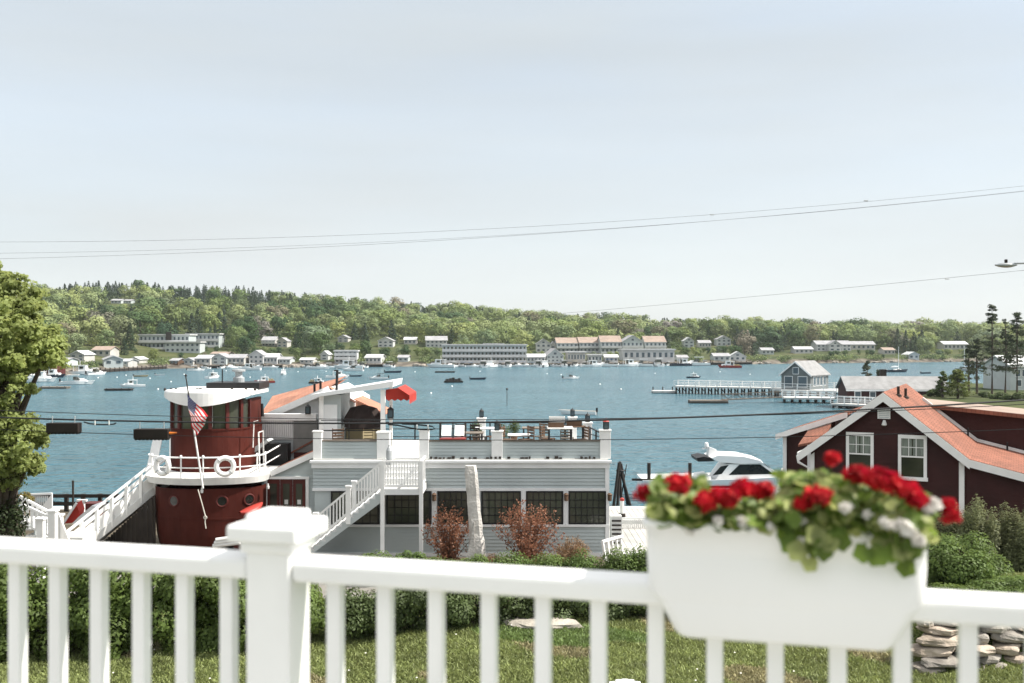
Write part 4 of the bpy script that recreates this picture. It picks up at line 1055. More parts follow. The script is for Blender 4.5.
# tapered pale stone pillar on a slab
pr = empty("stone_pillar", at(476, 566, 33.5), "tall rough pale stone pillar standing on a slab before the building", "pillar")
pr.location.z = gz(pr.location.x, 33.5)
c = pr.location
m_ = MB(); m_.box(-.62, .75, -.45, .45, -.05, .09); m_.build("slab", M['granite'], pr, True, bevel=.03)
H = EYE-(465-341)/F*33.5-c.z
m_ = MB(); rgp = random.Random(4); levels = 14; vs_ = []; fs_ = []; n_ = 12
for i in range(levels+1):
    t = i/levels; z = .08+(H-.08)*t; wx_ = .235-.03*t + (.03 if t < .35 else 0) + rgp.uniform(-.015, .015); cx_ = .10-.28*t
    if t > .93: wx_ *= .8
    for j in range(n_):
        a = 2*math.pi*j/n_; k = (abs(math.cos(a))**6+abs(math.sin(a))**6)**(-1/6)
        vs_.append((cx_+math.cos(a)*wx_*k+rgp.uniform(-.012, .012), math.sin(a)*wx_*.8*k, z))
for i in range(levels):
    for j in range(n_): fs_.append((i*n_+j, i*n_+(j+1) % n_, (i+1)*n_+(j+1) % n_, (i+1)*n_+j))
fs_.append(tuple(levels*n_+j for j in range(n_)))
m_.add(vs_, fs_); m_.build("shaft", M['granite'], pr, True)
m_ = MB(); m_.prism([(-.42, -.22, .08), (-.05, -.22, .08), (-.05, -.22, 1.75), (-.16, -.22, 1.2)], (0, .32, 0)); m_.build("buttress", M['granite'], pr, True)
# white things at the right end: leaning white gate, picket fence, crates, piles
wgt = empty("white_gate", at(610, 560, 33.6), "leaning white slatted gate panel at the building's right corner", "gate"); wgt.location.z = gz(wgt.location.x, 33.6)
m_ = MB(); m_.beam(at(602.5, 541, 33.6), at(622.5, 535.5, 34.4), .09, .07); m_.build("top_rail", M['white'], wgt)
for i in range(5):
    t = i/4; p0 = at(602.5+20*t*.9, 541-5.5*t, 33.6+.8*t); p1 = at(605.5+19*t*.9, 560-2*t, 33.5+.8*t); m_ = MB(); m_.beam(p0, p1, .05, .09); m_.build("slat", M['white'], wgt)
pf = empty("picket_fence", (4.6, 40.2, GB+.075), "white picket fence along the wharf deck right of the building", "fence")
zt_ = EYE-(519-341)/F*41; zb_ = GB+.1
for i in range(30):
    m_ = MB(); x = 4.25+i*.085; m_.box(x, x+.05, 41, 41.03, zb_, zt_); m_.build("picket", M['white_old'], pf)
for z in (zb_+.15, zt_-.12, zt_):
    m_ = MB(); m_.box(4.2, 6.85, 41.031, 41.08, z, z+.07); m_.build("rail", M['white'], pf)
lb = MB(); lb.box(3.9, 6.6, 35.0, 35.25, GB+.08, GB+.32); tag(lb.build("timber_kerb", M['white']), "low white timber kerb along the wharf deck", "kerb")
cr = empty("louvred_box", at(616, 545, 36.5), "white louvred utility box on the wall corner", "utility box"); cr.location.z = GB+.3
m_ = MB(); m_.box(-.2, .2, -.15, .25, 0, 1.1); m_.build("box_body", M['white_old'], cr, True)
for i in range(6): m_ = MB(); m_.box(-.17, .17, -.18, -.151, .1+i*.16, .16+i*.16); m_.build("louvre", M['dark'], cr, True)
hy = empty("bollard_light", at(622, 514, 43.5), "slim pale post with a red band and cap at the quay edge", "post"); hy.location.z = GB+.07
m_ = MB(); m_.tube((0, 0, 0), (0, 0, .75), .10, .09, 10); m_.build("column", M['white_old'], hy, True)
m_ = MB(); m_.lathe([(.10, .75), (.10, .84), (.05, .88)], (0, 0, 0), 10); m_.build("cap", M['hull_red'], hy, True)
m_ = MB(); m_.lathe([(.15, 0), (.15, .18), (.11, .2)], (0, 0, 0), 10); m_.build("foot", M['dark'], hy, True)
# ------------------------------------------------------------------ the tug shaped house front
TG = empty("tugboat", (-10.7, 37.5, GB), "red tugboat front with white canopy, porthole hull and railed deck built on shore", "tugboat")
def oval(cx, cy, rx, ry, n, back=None):
    """half round bow towards the camera, straight sides going back"""
    pts = [(cx+rx*math.sin(t), cy-ry*math.cos(t)) for t in np.linspace(-math.pi/2, math.pi/2, n)]
    if back: pts += [(cx+rx, back), (cx-rx, back)]
    return pts
CXT, CYT = -10.97, 36.15
def hull_ring(k, z): return [Vector((x, y, z)) for x, y in oval(CXT, CYT, 1.95*k, 1.10*k, 25, 38.4)]
prof = [(.93, 3.25), (.97, 3.6), (1.0, 4.15), (1.0, 4.2), (1.012, 4.2), (1.012, 4.27), (1.0, 4.27), (1.0, 5.3)]
rings = [hull_ring(k, z) for k, z in prof]; n_ = len(rings[0])
m_ = MB(); fs_ = []
for i in range(len(rings)-1):
    for j in range(n_): fs_.append((i*n_+j, i*n_+(j+1) % n_, (i+1)*n_+(j+1) % n_, (i+1)*n_+j))
m_.add([p for r_ in rings for p in r_], fs_); hull = m_.build("hull", M['red'], TG)
m_ = MB(); rg_ = [[Vector((x, y, z)) for x, y in oval(CXT, CYT, 1.95*k, 1.10*k, 25, 38.4)] for k, z in ((.90, GB-.1), (.90, 3.26))]
m_.add(rg_[0]+rg_[1], [(j, (j+1) % n_, n_+(j+1) % n_, n_+j) for j in range(n_)]); m_.build("plinth", M['black'], TG)
def on_hull(px, z, k=1.0, cx=CXT, cy=CYT, rx=1.95, ry=1.10):
    """angle on the bow whose point lines up with image column px"""
    best = min(np.linspace(-1.55, 1.55, 400), key=lambda t: abs(512+F*(cx+rx*k*math.sin(t))/(cy-ry*k*math.cos(t)) - px))
    p = Vector((cx+rx*k*math.sin(best), cy-ry*k*math.cos(best), z)); nrm = Vector((math.sin(best)/rx, -math.cos(best)/ry, 0)).normalized()
    return p, nrm
for px in (174, 222, 249):
    p, nn = on_hull(px, EYE-(499.5-341)/F*35.4)
    m_ = MB(); m_.torus(p, nn, .185, .035, 20, 8); o = m_.build("porthole", M['maroon'], TG)
    a = nn.cross(Vector((0, 0, 1))); m_ = MB(); vs_ = [p+nn*.015] + [p+nn*.015+(a*math.cos(t)+Vector((0, 0, 1))*math.sin(t))*.17 for t in np.linspace(0, 2*math.pi, 20, endpoint=False)]
    m_.add(vs_, [(0, 1+j, 1+(j+1) % 20) for j in range(20)]); m_.build("pane", M['glass_dark'], o)
# deck slab with white edge
m_ = MB(); DKZ = EYE-(479-341)/F*34.6; n2 = 31
r0 = [Vector((x, y, DKZ-.24)) for x, y in oval(CXT-.08, CYT, 2.14, 1.29, n2, 38.5)]; r1 = [Vector((x, y, DKZ)) for x, y in oval(CXT-.08, CYT, 2.20, 1.35, n2, 38.5)]
k_ = len(r0); m_.add(r0+r1, [(j, (j+1) % k_, k_+(j+1) % k_, k_+j) for j in range(k_)]+[tuple(range(k_, 2*k_)), tuple(range(k_-1, -1, -1))]); m_.build("deck", M['white_old'], TG)
# rail round the deck
def deckp(t, z): return Vector((CXT-.08+2.10*math.sin(t), CYT-1.27*math.cos(t), z))
ts = np.linspace(-1.5, 1.5, 30)
m_ = MB(); m_.path([deckp(t, DKZ+.72) for t in ts]+[Vector((CXT-.08+2.10, 38.4, DKZ+.80))], .028, 8); m_.path([deckp(t, DKZ+.36) for t in ts]+[Vector((CXT-.08+2.10, 38.4, DKZ+.42))], .022, 8); m_.build("handrail", M['white'], TG)
for px in (152, 181, 203, 240, 257, 271):
    p, nn = on_hull(px, 0, 1, CXT-.08, CYT, 2.10, 1.27); m_ = MB(); m_.tube((p.x, p.y, DKZ), (p.x, p.y, DKZ+.74), .026, n=8); m_.lathe([(.045, .72), (.045, .78), (.02, .81)], (p.x, p.y, DKZ), 8); m_.build("stanchion", M['white'], TG)
for px, lab in ((162.5, "white life ring at the ramp end of the tug deck rail"), (225, "white life ring in the middle of the tug deck rail")):
    p, nn = on_hull(px, DKZ+.42, 1, CXT-.08, CYT, 2.18, 1.35)
    root = empty("life_ring", p, lab, "life ring", "life rings hung on the tug's deck rail")
    m_ = MB(); m_.torus((0, 0, 0), nn, .29, .088, 28, 10); m_.build("ring", M['white'], root, True, smooth=True)
    a = nn.cross(Vector((0, 0, 1)))
    for t in (.8, 2.35, 3.95, 5.5):
        d = a*math.cos(t)+Vector((0, 0, 1))*math.sin(t); m_ = MB(); m_.torus(d*.29, d.cross(nn), .094, .012, 12, 6); m_.build("rope_band", M['steel'], root, True)
# wheelhouse
WX, WY = -11.38, 37.65
wb = lambda k, z: [Vector((x, y, z)) for x, y in oval(WX, WY, 1.48*k, 1.20*k, 25, 39.4)]
m_ = MB(); WH0, WH1, WH2 = DKZ, EYE-(430-341)/F*36.6, EYE-(400-341)/F*36.6
r_ = [wb(1, WH0), wb(1, WH1), wb(1.02, WH1), wb(1.02, WH1+.06), wb(.985, WH1+.06), wb(.985, WH1+.061)]
n_ = len(r_[0]); m_.add([p for q in r_ for p in q], [(i*n_+j, i*n_+(j+1) % n_, (i+1)*n_+(j+1) % n_, (i+1)*n_+j) for i in range(len(r_)-1) for j in range(n_)])
m_.build("wheelhouse_wall", M['red'], TG)
m_ = MB()
edges = np.linspace(-1.5, 1.5, 8)
def wp(t, z, k=.985): return Vector((WX+1.48*k*math.sin(t), WY-1.20*k*math.cos(t), z))
for t in edges: m_ = MB(); p = wp(t, WH1+.06); q = wp(t, WH2); m_.beam(p, q, .12, .12, up=(math.sin(t), -math.cos(t), 0)); m_.build("window_post", M['maroon'], TG)
for sg in (-1, 1): m_ = MB(); m_.box(WX+sg*1.39-.06, WX+sg*1.39+.06, WY+.2, 39.4, WH1+.06, WH2); m_.build("side_wall", M['red'], TG)
for i in range(7):
    t0, t1 = edges[i]+.03, edges[i+1]-.03; tt = np.linspace(t0, t1, 5)
    m_ = MB(); v_ = [wp(t, WH1+.05, .965) for t in tt]+[wp(t, WH2, .965) for t in tt]; m_.add(v_, [(j, j+1, 6+j, 5+j) for j in range(4)]); m_.build("wheelhouse_window", M['glass'], TG)
    m_ = MB(); tm_ = (t0+t1)/2
    for t in (t0+.06, t1-.06): m_.beam(wp(t, WH1+.12, .95), wp(t, WH2-.05, .95), .10, .02, up=(math.sin(tm_), -math.cos(tm_), 0))
    m_.build("curtain", M['white_old'], TG)
m_ = MB(); m_.box(WX-1.2, WX+1.2, WY-.3, WY+.4, WH1-.3, WH2); m_.build("inner_bulkhead", M['dark'], TG)
# canopy: white oval roof whose front edge droops
m_ = MB(); n3 = 29; rr = []
for k, z, dz in ((1.0, .03, 0), (1.11, -.0, 0), (1.135, -.05, .0), (1.14, -.17, -.36), (1.12, -.18, -.36)):
    rr.append([Vector((x, y, EYE-(391-341)/F*36.2+z+dz*max(0, math.cos((j-(n3-1)/2)/(n3-1)*math.pi))**2*(1 if j < n3 else 0))) for j, (x, y) in enumerate(oval(WX+.0, WY, 1.48*k, 1.45*k, n3, 39.6))])
k_ = len(rr[0]); m_.add([p for q in rr for p in q], [(i*k_+j, (i+1)*k_+j, (i+1)*k_+(j+1) % k_, i*k_+(j+1) % k_) for i in range(len(rr)-1) for j in range(k_)]+[tuple(range(k_))])
m_.build("canopy", M['white'], TG)
m_ = MB(); zc = EYE-(391-341)/F*36.2
m_.box(WX-.30, WX+1.72, 38.0, 39.6, zc+.01, zc+.24); m_.build("roof_hatch", M['black'], TG)
m_ = MB(); m_.lathe([(.22, .0), (.22, .18), (.14, .22), (.14, .40), (.26, .42), (.26, .50), (.05, .52)], (WX+.78, 38.6, zc+.241), 14); m_.build("searchlight", M['steel'], TG)
m_ = MB(); m_.tube((WX+.2, 38.4, zc+.2), (WX+.2, 38.4, zc+.75), .025); m_.build("aerial", M['black'], TG)
for px in (165, 171, 176, 197, 199.5, 201, 232, 246, 255):
    p = at(px, 389, 37.2); m_ = MB(); m_.lathe([(.05, 0), (.05, .07), (.02, .1)], (p.x, p.y, zc-.02), 8); m_.build("roof_fitting", M['dark'], TG)
for px, py, D in ((202, 491, 34.95), (268, 487, 35.8)):
    p = at(px, py, D); m_ = MB(); m_.lathe([(.03, .14), (.03, .06), (.055, .05), (.05, -.04), (.02, -.06)], p, 10); m_.build("deck_lamp", M['white_old'], TG)
m_ = MB(); m_.path([at(253, 447, 37), at(254, 421, 37), at(258, 420, 37)], .02, 6); m_.path([at(260, 476, 36.4), at(258.5, 432, 36.6), at(263, 430.5, 38), at(264, 470, 38)], .028, 6); m_.build("ladder_rail", M['white_old'], TG)
m_ = MB(); m_.beam(at(150, 474, 36.2), at(160, 428, 37.2), .05, .34, up=(1, 0, 0)); m_.beam(at(170, 470, 36.2), at(170, 432, 36.4), .04, .04); m_.build("ladder", M['white'], TG)
# flag staff with flag
fs0, fs1 = at(203, 488, 34.55), at(185.8, 376, 35.0)
FR = empty("flag_staff", fs0, "slanted white flag staff at the bow of the tug", "flag staff")
m_ = MB(); m_.tube(fs0, fs0.lerp(fs1, .80), .034, .028); m_.build("pole", M['white_old'], FR)
m_ = MB(); m_.tube(fs0.lerp(fs1, .80), fs1, .026, .02); m_.lathe([(.03, 0), (.05, .04), (.02, .08)], fs1, 8); m_.build("pole_tip", M['dark'], FR)
# draped flag: 13 stripes and canton of stars
A, B_, C_, D_ = at(186.6, 393, 34.85), at(209.5, 415, 34.75), at(196.5, 435, 34.6), at(190.5, 420, 34.75)
def flag_p(u, v):
    p = A*(1-u)*(1-v) + B_*u*(1-v) + C_*u*v + D_*(1-u)*v
    return p + Vector((.02*math.sin(9*v+4*u), -.09*math.sin(7.5*u+5*v)*(.3+u), -.05*math.sin(3.1*u)*(1-v)))
stripe_r, stripe_w, canton = mat("flag_red", (.60, .03, .035), .8, .08, 4), mat("flag_white", (.72, .70, .68), .8, .05, 4), mat("flag_blue", (.03, .045, .18), .8, .1, 4)
m_ = MB(); NU, NV = 40, 26
vs_ = [flag_p(i/NU, j/NV) for j in range(NV+1) for i in range(NU+1)]; n0 = len(m_.v); m_.v += vs_
for j in range(NV):
    for i in range(NU):
        a = j*(NU+1)+i; m_.f.append([a, a+1, a+NU+2, a+NU+1]); m_.m.append(2 if (j < 14 and i < NU*.4) else (0 if (j//2) % 2 == 0 else 1))
for r_ in range(9):
    for q in range(6 if r_ % 2 == 0 else 5):
        u = (.033+.066*q + (.033 if r_ % 2 else 0)); v = (r_+1)/10*7/13
        p = flag_p(u, v); du = (flag_p(u+.01, v)-p).normalized(); dv = (flag_p(u, v+.01)-p).normalized(); nn = du.cross(dv).normalized()
        for sg in (1, -1):
            pts = []
            for k in range(10):
                t = math.pi/2+k*math.pi/5; rr_ = .022 if k % 2 == 0 else .009
                pts.append(p+nn*.006*sg+du*math.cos(t)*rr_-dv*math.sin(t)*rr_)
            n0 = len(m_.v); m_.v += pts; m_.f.append(list(range(n0, n0+10)) if sg > 0 else list(range(n0+9, n0-1, -1))); m_.m.append(1)
fo = m_.build("flag", [stripe_r, stripe_w, canton], None); tag(fo, "stars and stripes flag hanging draped from the tug's flag staff", "flag")
m_ = MB(); m_.path([at(198, 489, 34.5), at(202, 503, 34.5), at(205.5, 516, 34.5), at(205, 522, 34.5), at(206, 528, 34.5)], .018, 6); m_.torus(at(205.3, 517, 34.5), (0, 1, 0), .05, .02, 10, 6)
tag(m_.build("rope", M['rope']), "pale rope dangling down the front of the tug hull", "rope")
# clutter at the bow foot
m_ = MB()
for k, py in enumerate((537.5, 540.5, 543.5)): m_.tube(at(216-k*1.5, py+2, 33.9), at(240, py-1.5, 33.9), .07, n=8)
tag(m_.build("pipe_bundle", M['white_old']), "bundle of white pipes lying at the foot of the tug hull", "pipes")
m_ = MB(); m_.lathe([(.2, 0), (.24, .3), (.22, .32)], (at(197, 545, 33.8).x, 33.8, GB), 14); tag(m_.build("barrel", M['brown']), "rusty round tub at the foot of the tug hull", "tub")
kd = MB(); 
p0, p1 = at(240, 515, 34.6), at(262, 505, 35.4); ax = (p1-p0).normalized(); kn = 9
rings = []
for i in range(kn):
    t = i/(kn-1); wr = math.sin(math.pi*min(max(t, .02), .98))**.6
    cc = p0.lerp(p1, t)+Vector((0, 0, .10*(2*t-1)**2)); sd_ = ax.cross(Vector((0, 0, 1))).normalized()
    rings.append([cc+sd_*math.cos(a)*.26*wr+Vector((0, 0, 1))*math.sin(a)*.15*wr for a in np.linspace(0, 2*math.pi, 10, endpoint=False)])
kd.add([p for r_ in rings for p in r_], [(i*10+j, i*10+(j+1) % 10, (i+1)*10+(j+1) % 10, (i+1)*10+j) for i in range(kn-1) for j in range(10)])
tag(kd.build("kayak", M['hull_red'], smooth=True), "red kayak hull resting against the tug beside the entrance doors", "kayak")
kd = MB(); kd.box(at(233, 0, 34.6).x, at(258, 0, 34.6).x, 34.7, 35.2, GB, 3.9)
tag(kd.build("wooden_bin", M['maroon']), "dark red wooden bin below the kayak", "bin")

# ------------------------------------------------------------------ white ramp from the tug deck, dark plank wall under it
rp = empty("white_ramp", at(110, 540, 35), "long white boarded ramp rising to the tug deck", "ramp"); rp.location.z = GB
a0, a1 = Vector((at(157, 488, 36.2).x, 36.0, EYE-(488-341)/F*36.0)), Vector((at(66, 556, 34.2).x, 34.2, GB+.25))
off = Vector((.0, 1.35, 0)); dn = (a1-a0)
m_ = MB(); m_.prism([a0, a1, a1+off, a0+off], (0, 0, -.14)); m_.build("ramp_floor", M['deck'], rp)
m_ = MB(); m_.beam(a0+Vector((0, -.03, -.06)), a1+Vector((0, -.03, -.06)), .05, .24); m_.build("stringer", M['white_old'], rp)
for q, nm in ((Vector((0, 0, 0)), 0), (off, 1)):
    for i in range(7):
        p = a0.lerp(a1, i/6)+q; m_ = MB(); m_.box(p.x-.05, p.x+.05, p.y-.05, p.y+.05, p.z-.1, p.z+.98); m_.build("rail_post", M['white'], rp)
    m_ = MB(); m_.beam(a0+q+Vector((0, 0, .97)), a1+q+Vector((0, 0, .97)), .12, .07); m_.build("handrail", M['white'], rp)
    for i in range(6):
        b0, b1 = a0.lerp(a1, i/6+.012)+q, a0.lerp(a1, (i+1)/6-.012)+q
        m_ = MB(); m_.beam(b0+Vector((0, .012, .33)), b1+Vector((0, .012, .33)), .03, .42); m_.build("side_board", M['white'], rp)
        m_ = MB(); m_.beam(b0+Vector((0, .012, .72)), b1+Vector((0, .012, .72)), .03, .12); m_.build("side_board", M['white'], rp)
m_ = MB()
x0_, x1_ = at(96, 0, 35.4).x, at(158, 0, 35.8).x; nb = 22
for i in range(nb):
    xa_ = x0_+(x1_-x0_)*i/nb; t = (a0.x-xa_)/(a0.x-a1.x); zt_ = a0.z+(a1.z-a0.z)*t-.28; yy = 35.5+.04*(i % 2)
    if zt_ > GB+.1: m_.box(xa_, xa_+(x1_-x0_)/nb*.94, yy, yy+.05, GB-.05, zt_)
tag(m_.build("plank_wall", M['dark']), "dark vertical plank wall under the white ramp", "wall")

# ------------------------------------------------------------------ small white porch stair at far left, quay fence, dinghy
ps = empty("porch_stair", at(42, 545, 33), "small white stair with balustrades beside the maple trunk", "stair"); ps.location.z = GB
DP = 33.2
def ppt(px, py, D=DP): return at(px, py, D)
for k in range(5):
    p = ppt(22+k*5.5, 521+k*7); m_ = MB(); m_.box(p.x-.25, p.x+.25, DP, DP+1.0, p.z-.06, p.z); m_.build("tread", M['white_old'], ps)
    m_ = MB(); m_.box(p.x+.2, p.x+.23, DP+.03, DP+1.0, p.z-.26, p.z-.061); m_.build("riser", M['grey_pale'], ps)
for (xa_, ya_, xb_, yb_, D) in ((20, 503, 48, 516, DP-.1), (20, 496, 50, 512, DP+1.1)):
    p0, p1 = ppt(xa_, ya_, D), ppt(xb_, yb_, D)
    m_ = MB(); m_.beam(p0, p1, .09, .08); m_.build("handrail", M['white'], ps)
    for i in range(6):
        q = p0.lerp(p1, (i+.5)/6); m_ = MB(); m_.box(q.x-.03, q.x+.03, q.y-.03, q.y+.03, q.z-.62, q.z-.03); m_.build("baluster", M['white'], ps)
    m_ = MB(); m_.beam(p0-Vector((0, 0, .62)), p1-Vector((0, 0, .62)), .05, .05); m_.build("lower_rail", M['white'], ps)
for px, pyt, w_, D in ((53, 511, 7, DP-.2), (41, 519, 6.5, DP-.9), (60.5, 515, 4, DP+.2)):
    c = at(px, pyt, D); r_ = w_/F*D/2; m_ = MB(); m_.box(c.x-r_, c.x+r_, D-r_, D+r_, GB-.1, c.z); m_.box(c.x-r_-.04, c.x+r_+.04, D-r_-.04, D+r_+.04, c.z+.001, c.z+.06); m_.build("newel_post", M['white'], ps)
m_ = MB(); m_.prism([at(48, 512, DP), at(58, 512, DP), at(69, 540, DP), at(48, 545, DP)], (0, .08, 0)); m_.build("side_panel", M['white'], ps)
m_ = MB(); m_.box(at(40, 0, DP).x, at(80, 0, DP).x, DP+.2, DP+1.3, GB, at(0, 538, DP).z); m_.build("lower_landing", M['white_old'], ps)
wf = empty("white_fence", at(40, 505, 41), "short white slatted fence panel behind the porch stair", "fence"); wf.location.z = GB
zt_, zb_ = at(0, 494, 41).z, at(0, 508, 41).z
for i in range(9): m_ = MB(); x = at(31.5+i*1.9, 0, 41).x; m_.box(x, x+.045, 41, 41.03, GB, zt_-.06); m_.build("slat", M['white_old'], wf)
m_ = MB(); m_.beam(at(30, 494, 41), at(52, 493.2, 41), .07, .08); m_.build("top_rail", M['white'], wf)
m_ = MB(); m_.prism([at(52, 493, 40.9), at(43, 505, 40.9), at(52, 520, 40.9)], (0, .07, 0)); m_.build("gable_panel", M['white'], wf)
C, N = shell_points([(np.array(at(25, 497, 36)), np.array([.25, .25, .22])), (np.array(at(29, 499, 36)), np.array([.18, .2, .15]))], 500, np.random.default_rng(3), .4)
tag(quad_mesh("yellow_shrub", leaf_arrays(C, N, .07), foliage("yellow_leaf", (.2, .17, .05), None, .3, .3, 3)), "yellowish shrub top beside the maple trunk", "shrub")
qf = empty("quay_fence", at(80, 510, 45.5), "low dark plank fence along the quay edge left of the ramp", "fence"); qf.location.z = GB
xa_, xb_ = at(15, 0, 45.5).x, at(150, 0, 45.5).x
for z in (3.45, 3.10):
    m_ = MB(); m_.box(xa_, xb_, 45.45, 45.5, z-.09, z+.07); m_.build("plank", M['dark'], qf)
for i in range(9): x = xa_+(xb_-xa_)*i/8; m_ = MB(); m_.box(x-.08, x+.08, 45.51, 45.66, GB, 3.52); m_.build("post", M['dark'], qf)
m_ = MB(); m_.tube((at(73, 0, 45).x, 45, GB), at(73, 480, 45), .05); tag(m_.build("pole", M['dark']), "thin dark pole standing on the quay left of the ramp", "pole")
tp = empty("washing_post", at(82, 520, 42), "white T shaped post on the quay between fence and ramp", "post"); tp.location.z = GB
p = at(82, 499, 42); m_ = MB(); m_.box(-.11, .11, -.06, .06, 0, p.z-GB-.08); m_.build("post", M['white'], tp, True)
m_ = MB(); m_.box(-.20, .20, -.08, .08, p.z-GB-.079, p.z-GB); m_.build("cross_bar", M['white'], tp, True)
dg = empty("dinghy", at(80, 520, 38), "white dinghy with orange red bottom turned up on the quay", "dinghy"); dg.location.z = GB
ax0, ax1 = at(64, 522, 38), at(79, 504, 38.4)
m_ = MB(); m_.prism([at(64, 523, 38), at(76, 503, 38), at(79, 511, 38), at(78, 517, 38), at(72, 522.5, 38)], (0, .5, .05)); m_.build("bottom", M['signal_red'], dg)
m_ = MB(); m_.prism([at(72, 523, 37.9), at(79, 516, 37.9), at(92, 505, 37.9), at(97, 507, 37.9), at(84, 525, 37.9)], (0, .9, 0)); m_.build("hull", M['boatwhite'], dg)
m_ = MB(); m_.beam(at(63, 523.5, 37.9), at(76.5, 502.5, 37.9), .06, .08); m_.build("gunwale", M['boatwhite'], dg)
m_ = MB(); m_.box(at(86, 0, 44).x, at(100, 0, 44).x, 43.7, 44.4, GB, at(0, 502, 44).z); tag(m_.build("equipment_box", M['maroon']), "dark red box on the quay behind the ramp", "box")
# ------------------------------------------------------------------ maroon house with orange roof
HG = 3.1
HP = Vector((12.34, 33.0, 0)); E1 = Vector((.8905, -.455, 0)); E2 = Vector((.455, .8905, 0))
def H(a, b, z): return HP + E1*a + E2*b + Vector((0, 0, z))
hs = empty("maroon_house", H(0, 3, HG), "maroon shingled gable house with orange red roof and white trim", "house")
PK = 8.84; AL, AR = 2.36, 2.36
def slope(a):          # roof height across the ridge
    a = abs(a) if a < 0 else a
    return PK - .80*a if a <= 2.59 else PK - .80*2.59 - .235*(a-2.59)
NB = 46
m_ = MB()   # shingle courses on the gable front, cut by the roof slope
z = HG
while z < PK-.35:
    h = .16; zt_ = z+h
    half = min(2.36, (PK-.12-zt_)/.80+.02)
    if half > .05:
        o0, o1 = E2*-.004, E2*-.022
        m_.add([H(-half, 0, z)+o1, H(half, 0, z)+o1, H(half, 0, zt_)+o0, H(-half, 0, zt_)+o0, H(half, 0, z)+o0, H(-half, 0, z)+o0], [(0, 1, 2, 3), (5, 4, 1, 0)])
    z = zt_
z = HG
while z < 6.6:
    zt_ = z+.16; a1 = 6.4; lim = (PK-.80*2.59-.30-zt_)/.235+2.59
    a1 = min(6.4, lim)
    if a1 > 2.6:
        o0, o1 = E2*-.004, E2*-.022
        m_.add([H(2.5, 0, z)+o1, H(a1, 0, z)+o1, H(a1, 0, zt_)+o0, H(2.5, 0, zt_)+o0, H(a1, 0, z)+o0, H(2.5, 0, z)+o0], [(0, 1, 2, 3), (5, 4, 1, 0)])
    z = zt_
m_.prism([H(-2.36, 0, HG), H(6.4, 0, HG), H(6.4, 0, slope(6.4)-.16), H(2.59, 0, slope(2.59)-.16), H(0, 0, PK-.14), H(-2.36, 0, slope(2.36)-.14)], E2*7.0)
m_.build("wall", M['barn'], hs)
# roof slabs (right side follows the kink), and left side
th = .10
def slab(mb, aa, b0, b1):
    top = [H(a, b0, slope(a)) for a in aa]; topb = [H(a, b1, slope(a)) for a in aa]
    n = len(aa); dz_ = Vector((0, 0, -th))
    vs_ = top+topb+[p+dz_ for p in top]+[p+dz_ for p in topb]
    f = []
    for i in range(n-1): f += [(i, i+1, n+i+1, n+i), (2*n+i, 3*n+i, 3*n+i+1, 2*n+i+1), (i, 2*n+i, 2*n+i+1, i+1), (n+i, n+i+1, 3*n+i+1, 3*n+i)]
    f += [(0, n, 3*n, 2*n), (n-1, 2*n+n-1, 3*n+n-1, 2*n-1)]
    mb.add(vs_, f)
m_ = MB(); slab(m_, [0, 1.3, 2.59, 4.2, 6.7], -.28, 7.15); slab(m_, [0, -1.3, -2.68], -.28, 7.15); rf = m_.build("roof", M['orange_roof'], hs)
# rake boards
m_ = MB()
def rake(mb, a0, a1, hgt=.26, n=-.30):
    p0, p1 = H(a0, n, slope(a0)-.02), H(a1, n, slope(a1)-.02)
    mb.prism([p0, p1, p1-Vector((0, 0, hgt)), p0-Vector((0, 0, hgt))], E2*.05)
rake(m_, 0, -2.72, .30); rake(m_, 0, 2.59, .30); rake(m_, 2.59, 6.7, .24)
m_.prism([H(-2.72, -.30, slope(2.72)-.02), H(-2.72, -.30, slope(2.72)-.22), H(-2.72, 7.1, slope(2.72)-.22), H(-2.72, 7.1, slope(2.72)-.02)], E1*-.05)
m_.build("rake_board", M['white'], hs)
m_ = MB(); 
for a in (2.36, ):
    m_.prism([H(a-.09, -.03, HG), H(a+.07, -.03, HG), H(a+.07, -.03, slope(a)-.33), H(a-.09, -.03, slope(a)-.33)], E2*-.03)
m_.prism([H(-2.38, -.03, HG), H(-2.24, -.03, HG), H(-2.24, -.03, slope(2.24)-.33), H(-2.38, -.03, slope(2.38)-.33)], E2*-.03)
m_.build("corner_board", M['white'], hs)
m_ = MB(); m_.path([H(-2.75, -.33, slope(2.75)-.12), H(-2.72, -.30, slope(2.75)-.35), H(-2.42, -.09, slope(2.75)-.55), H(-2.42, -.09, HG+.2)], .045, 8); m_.build("downpipe", M['white'], hs)
curtain_m = mat("pale_green_curtain", (.20, .23, .20), .8, .25, 9, stretch=(3, 3, .3))
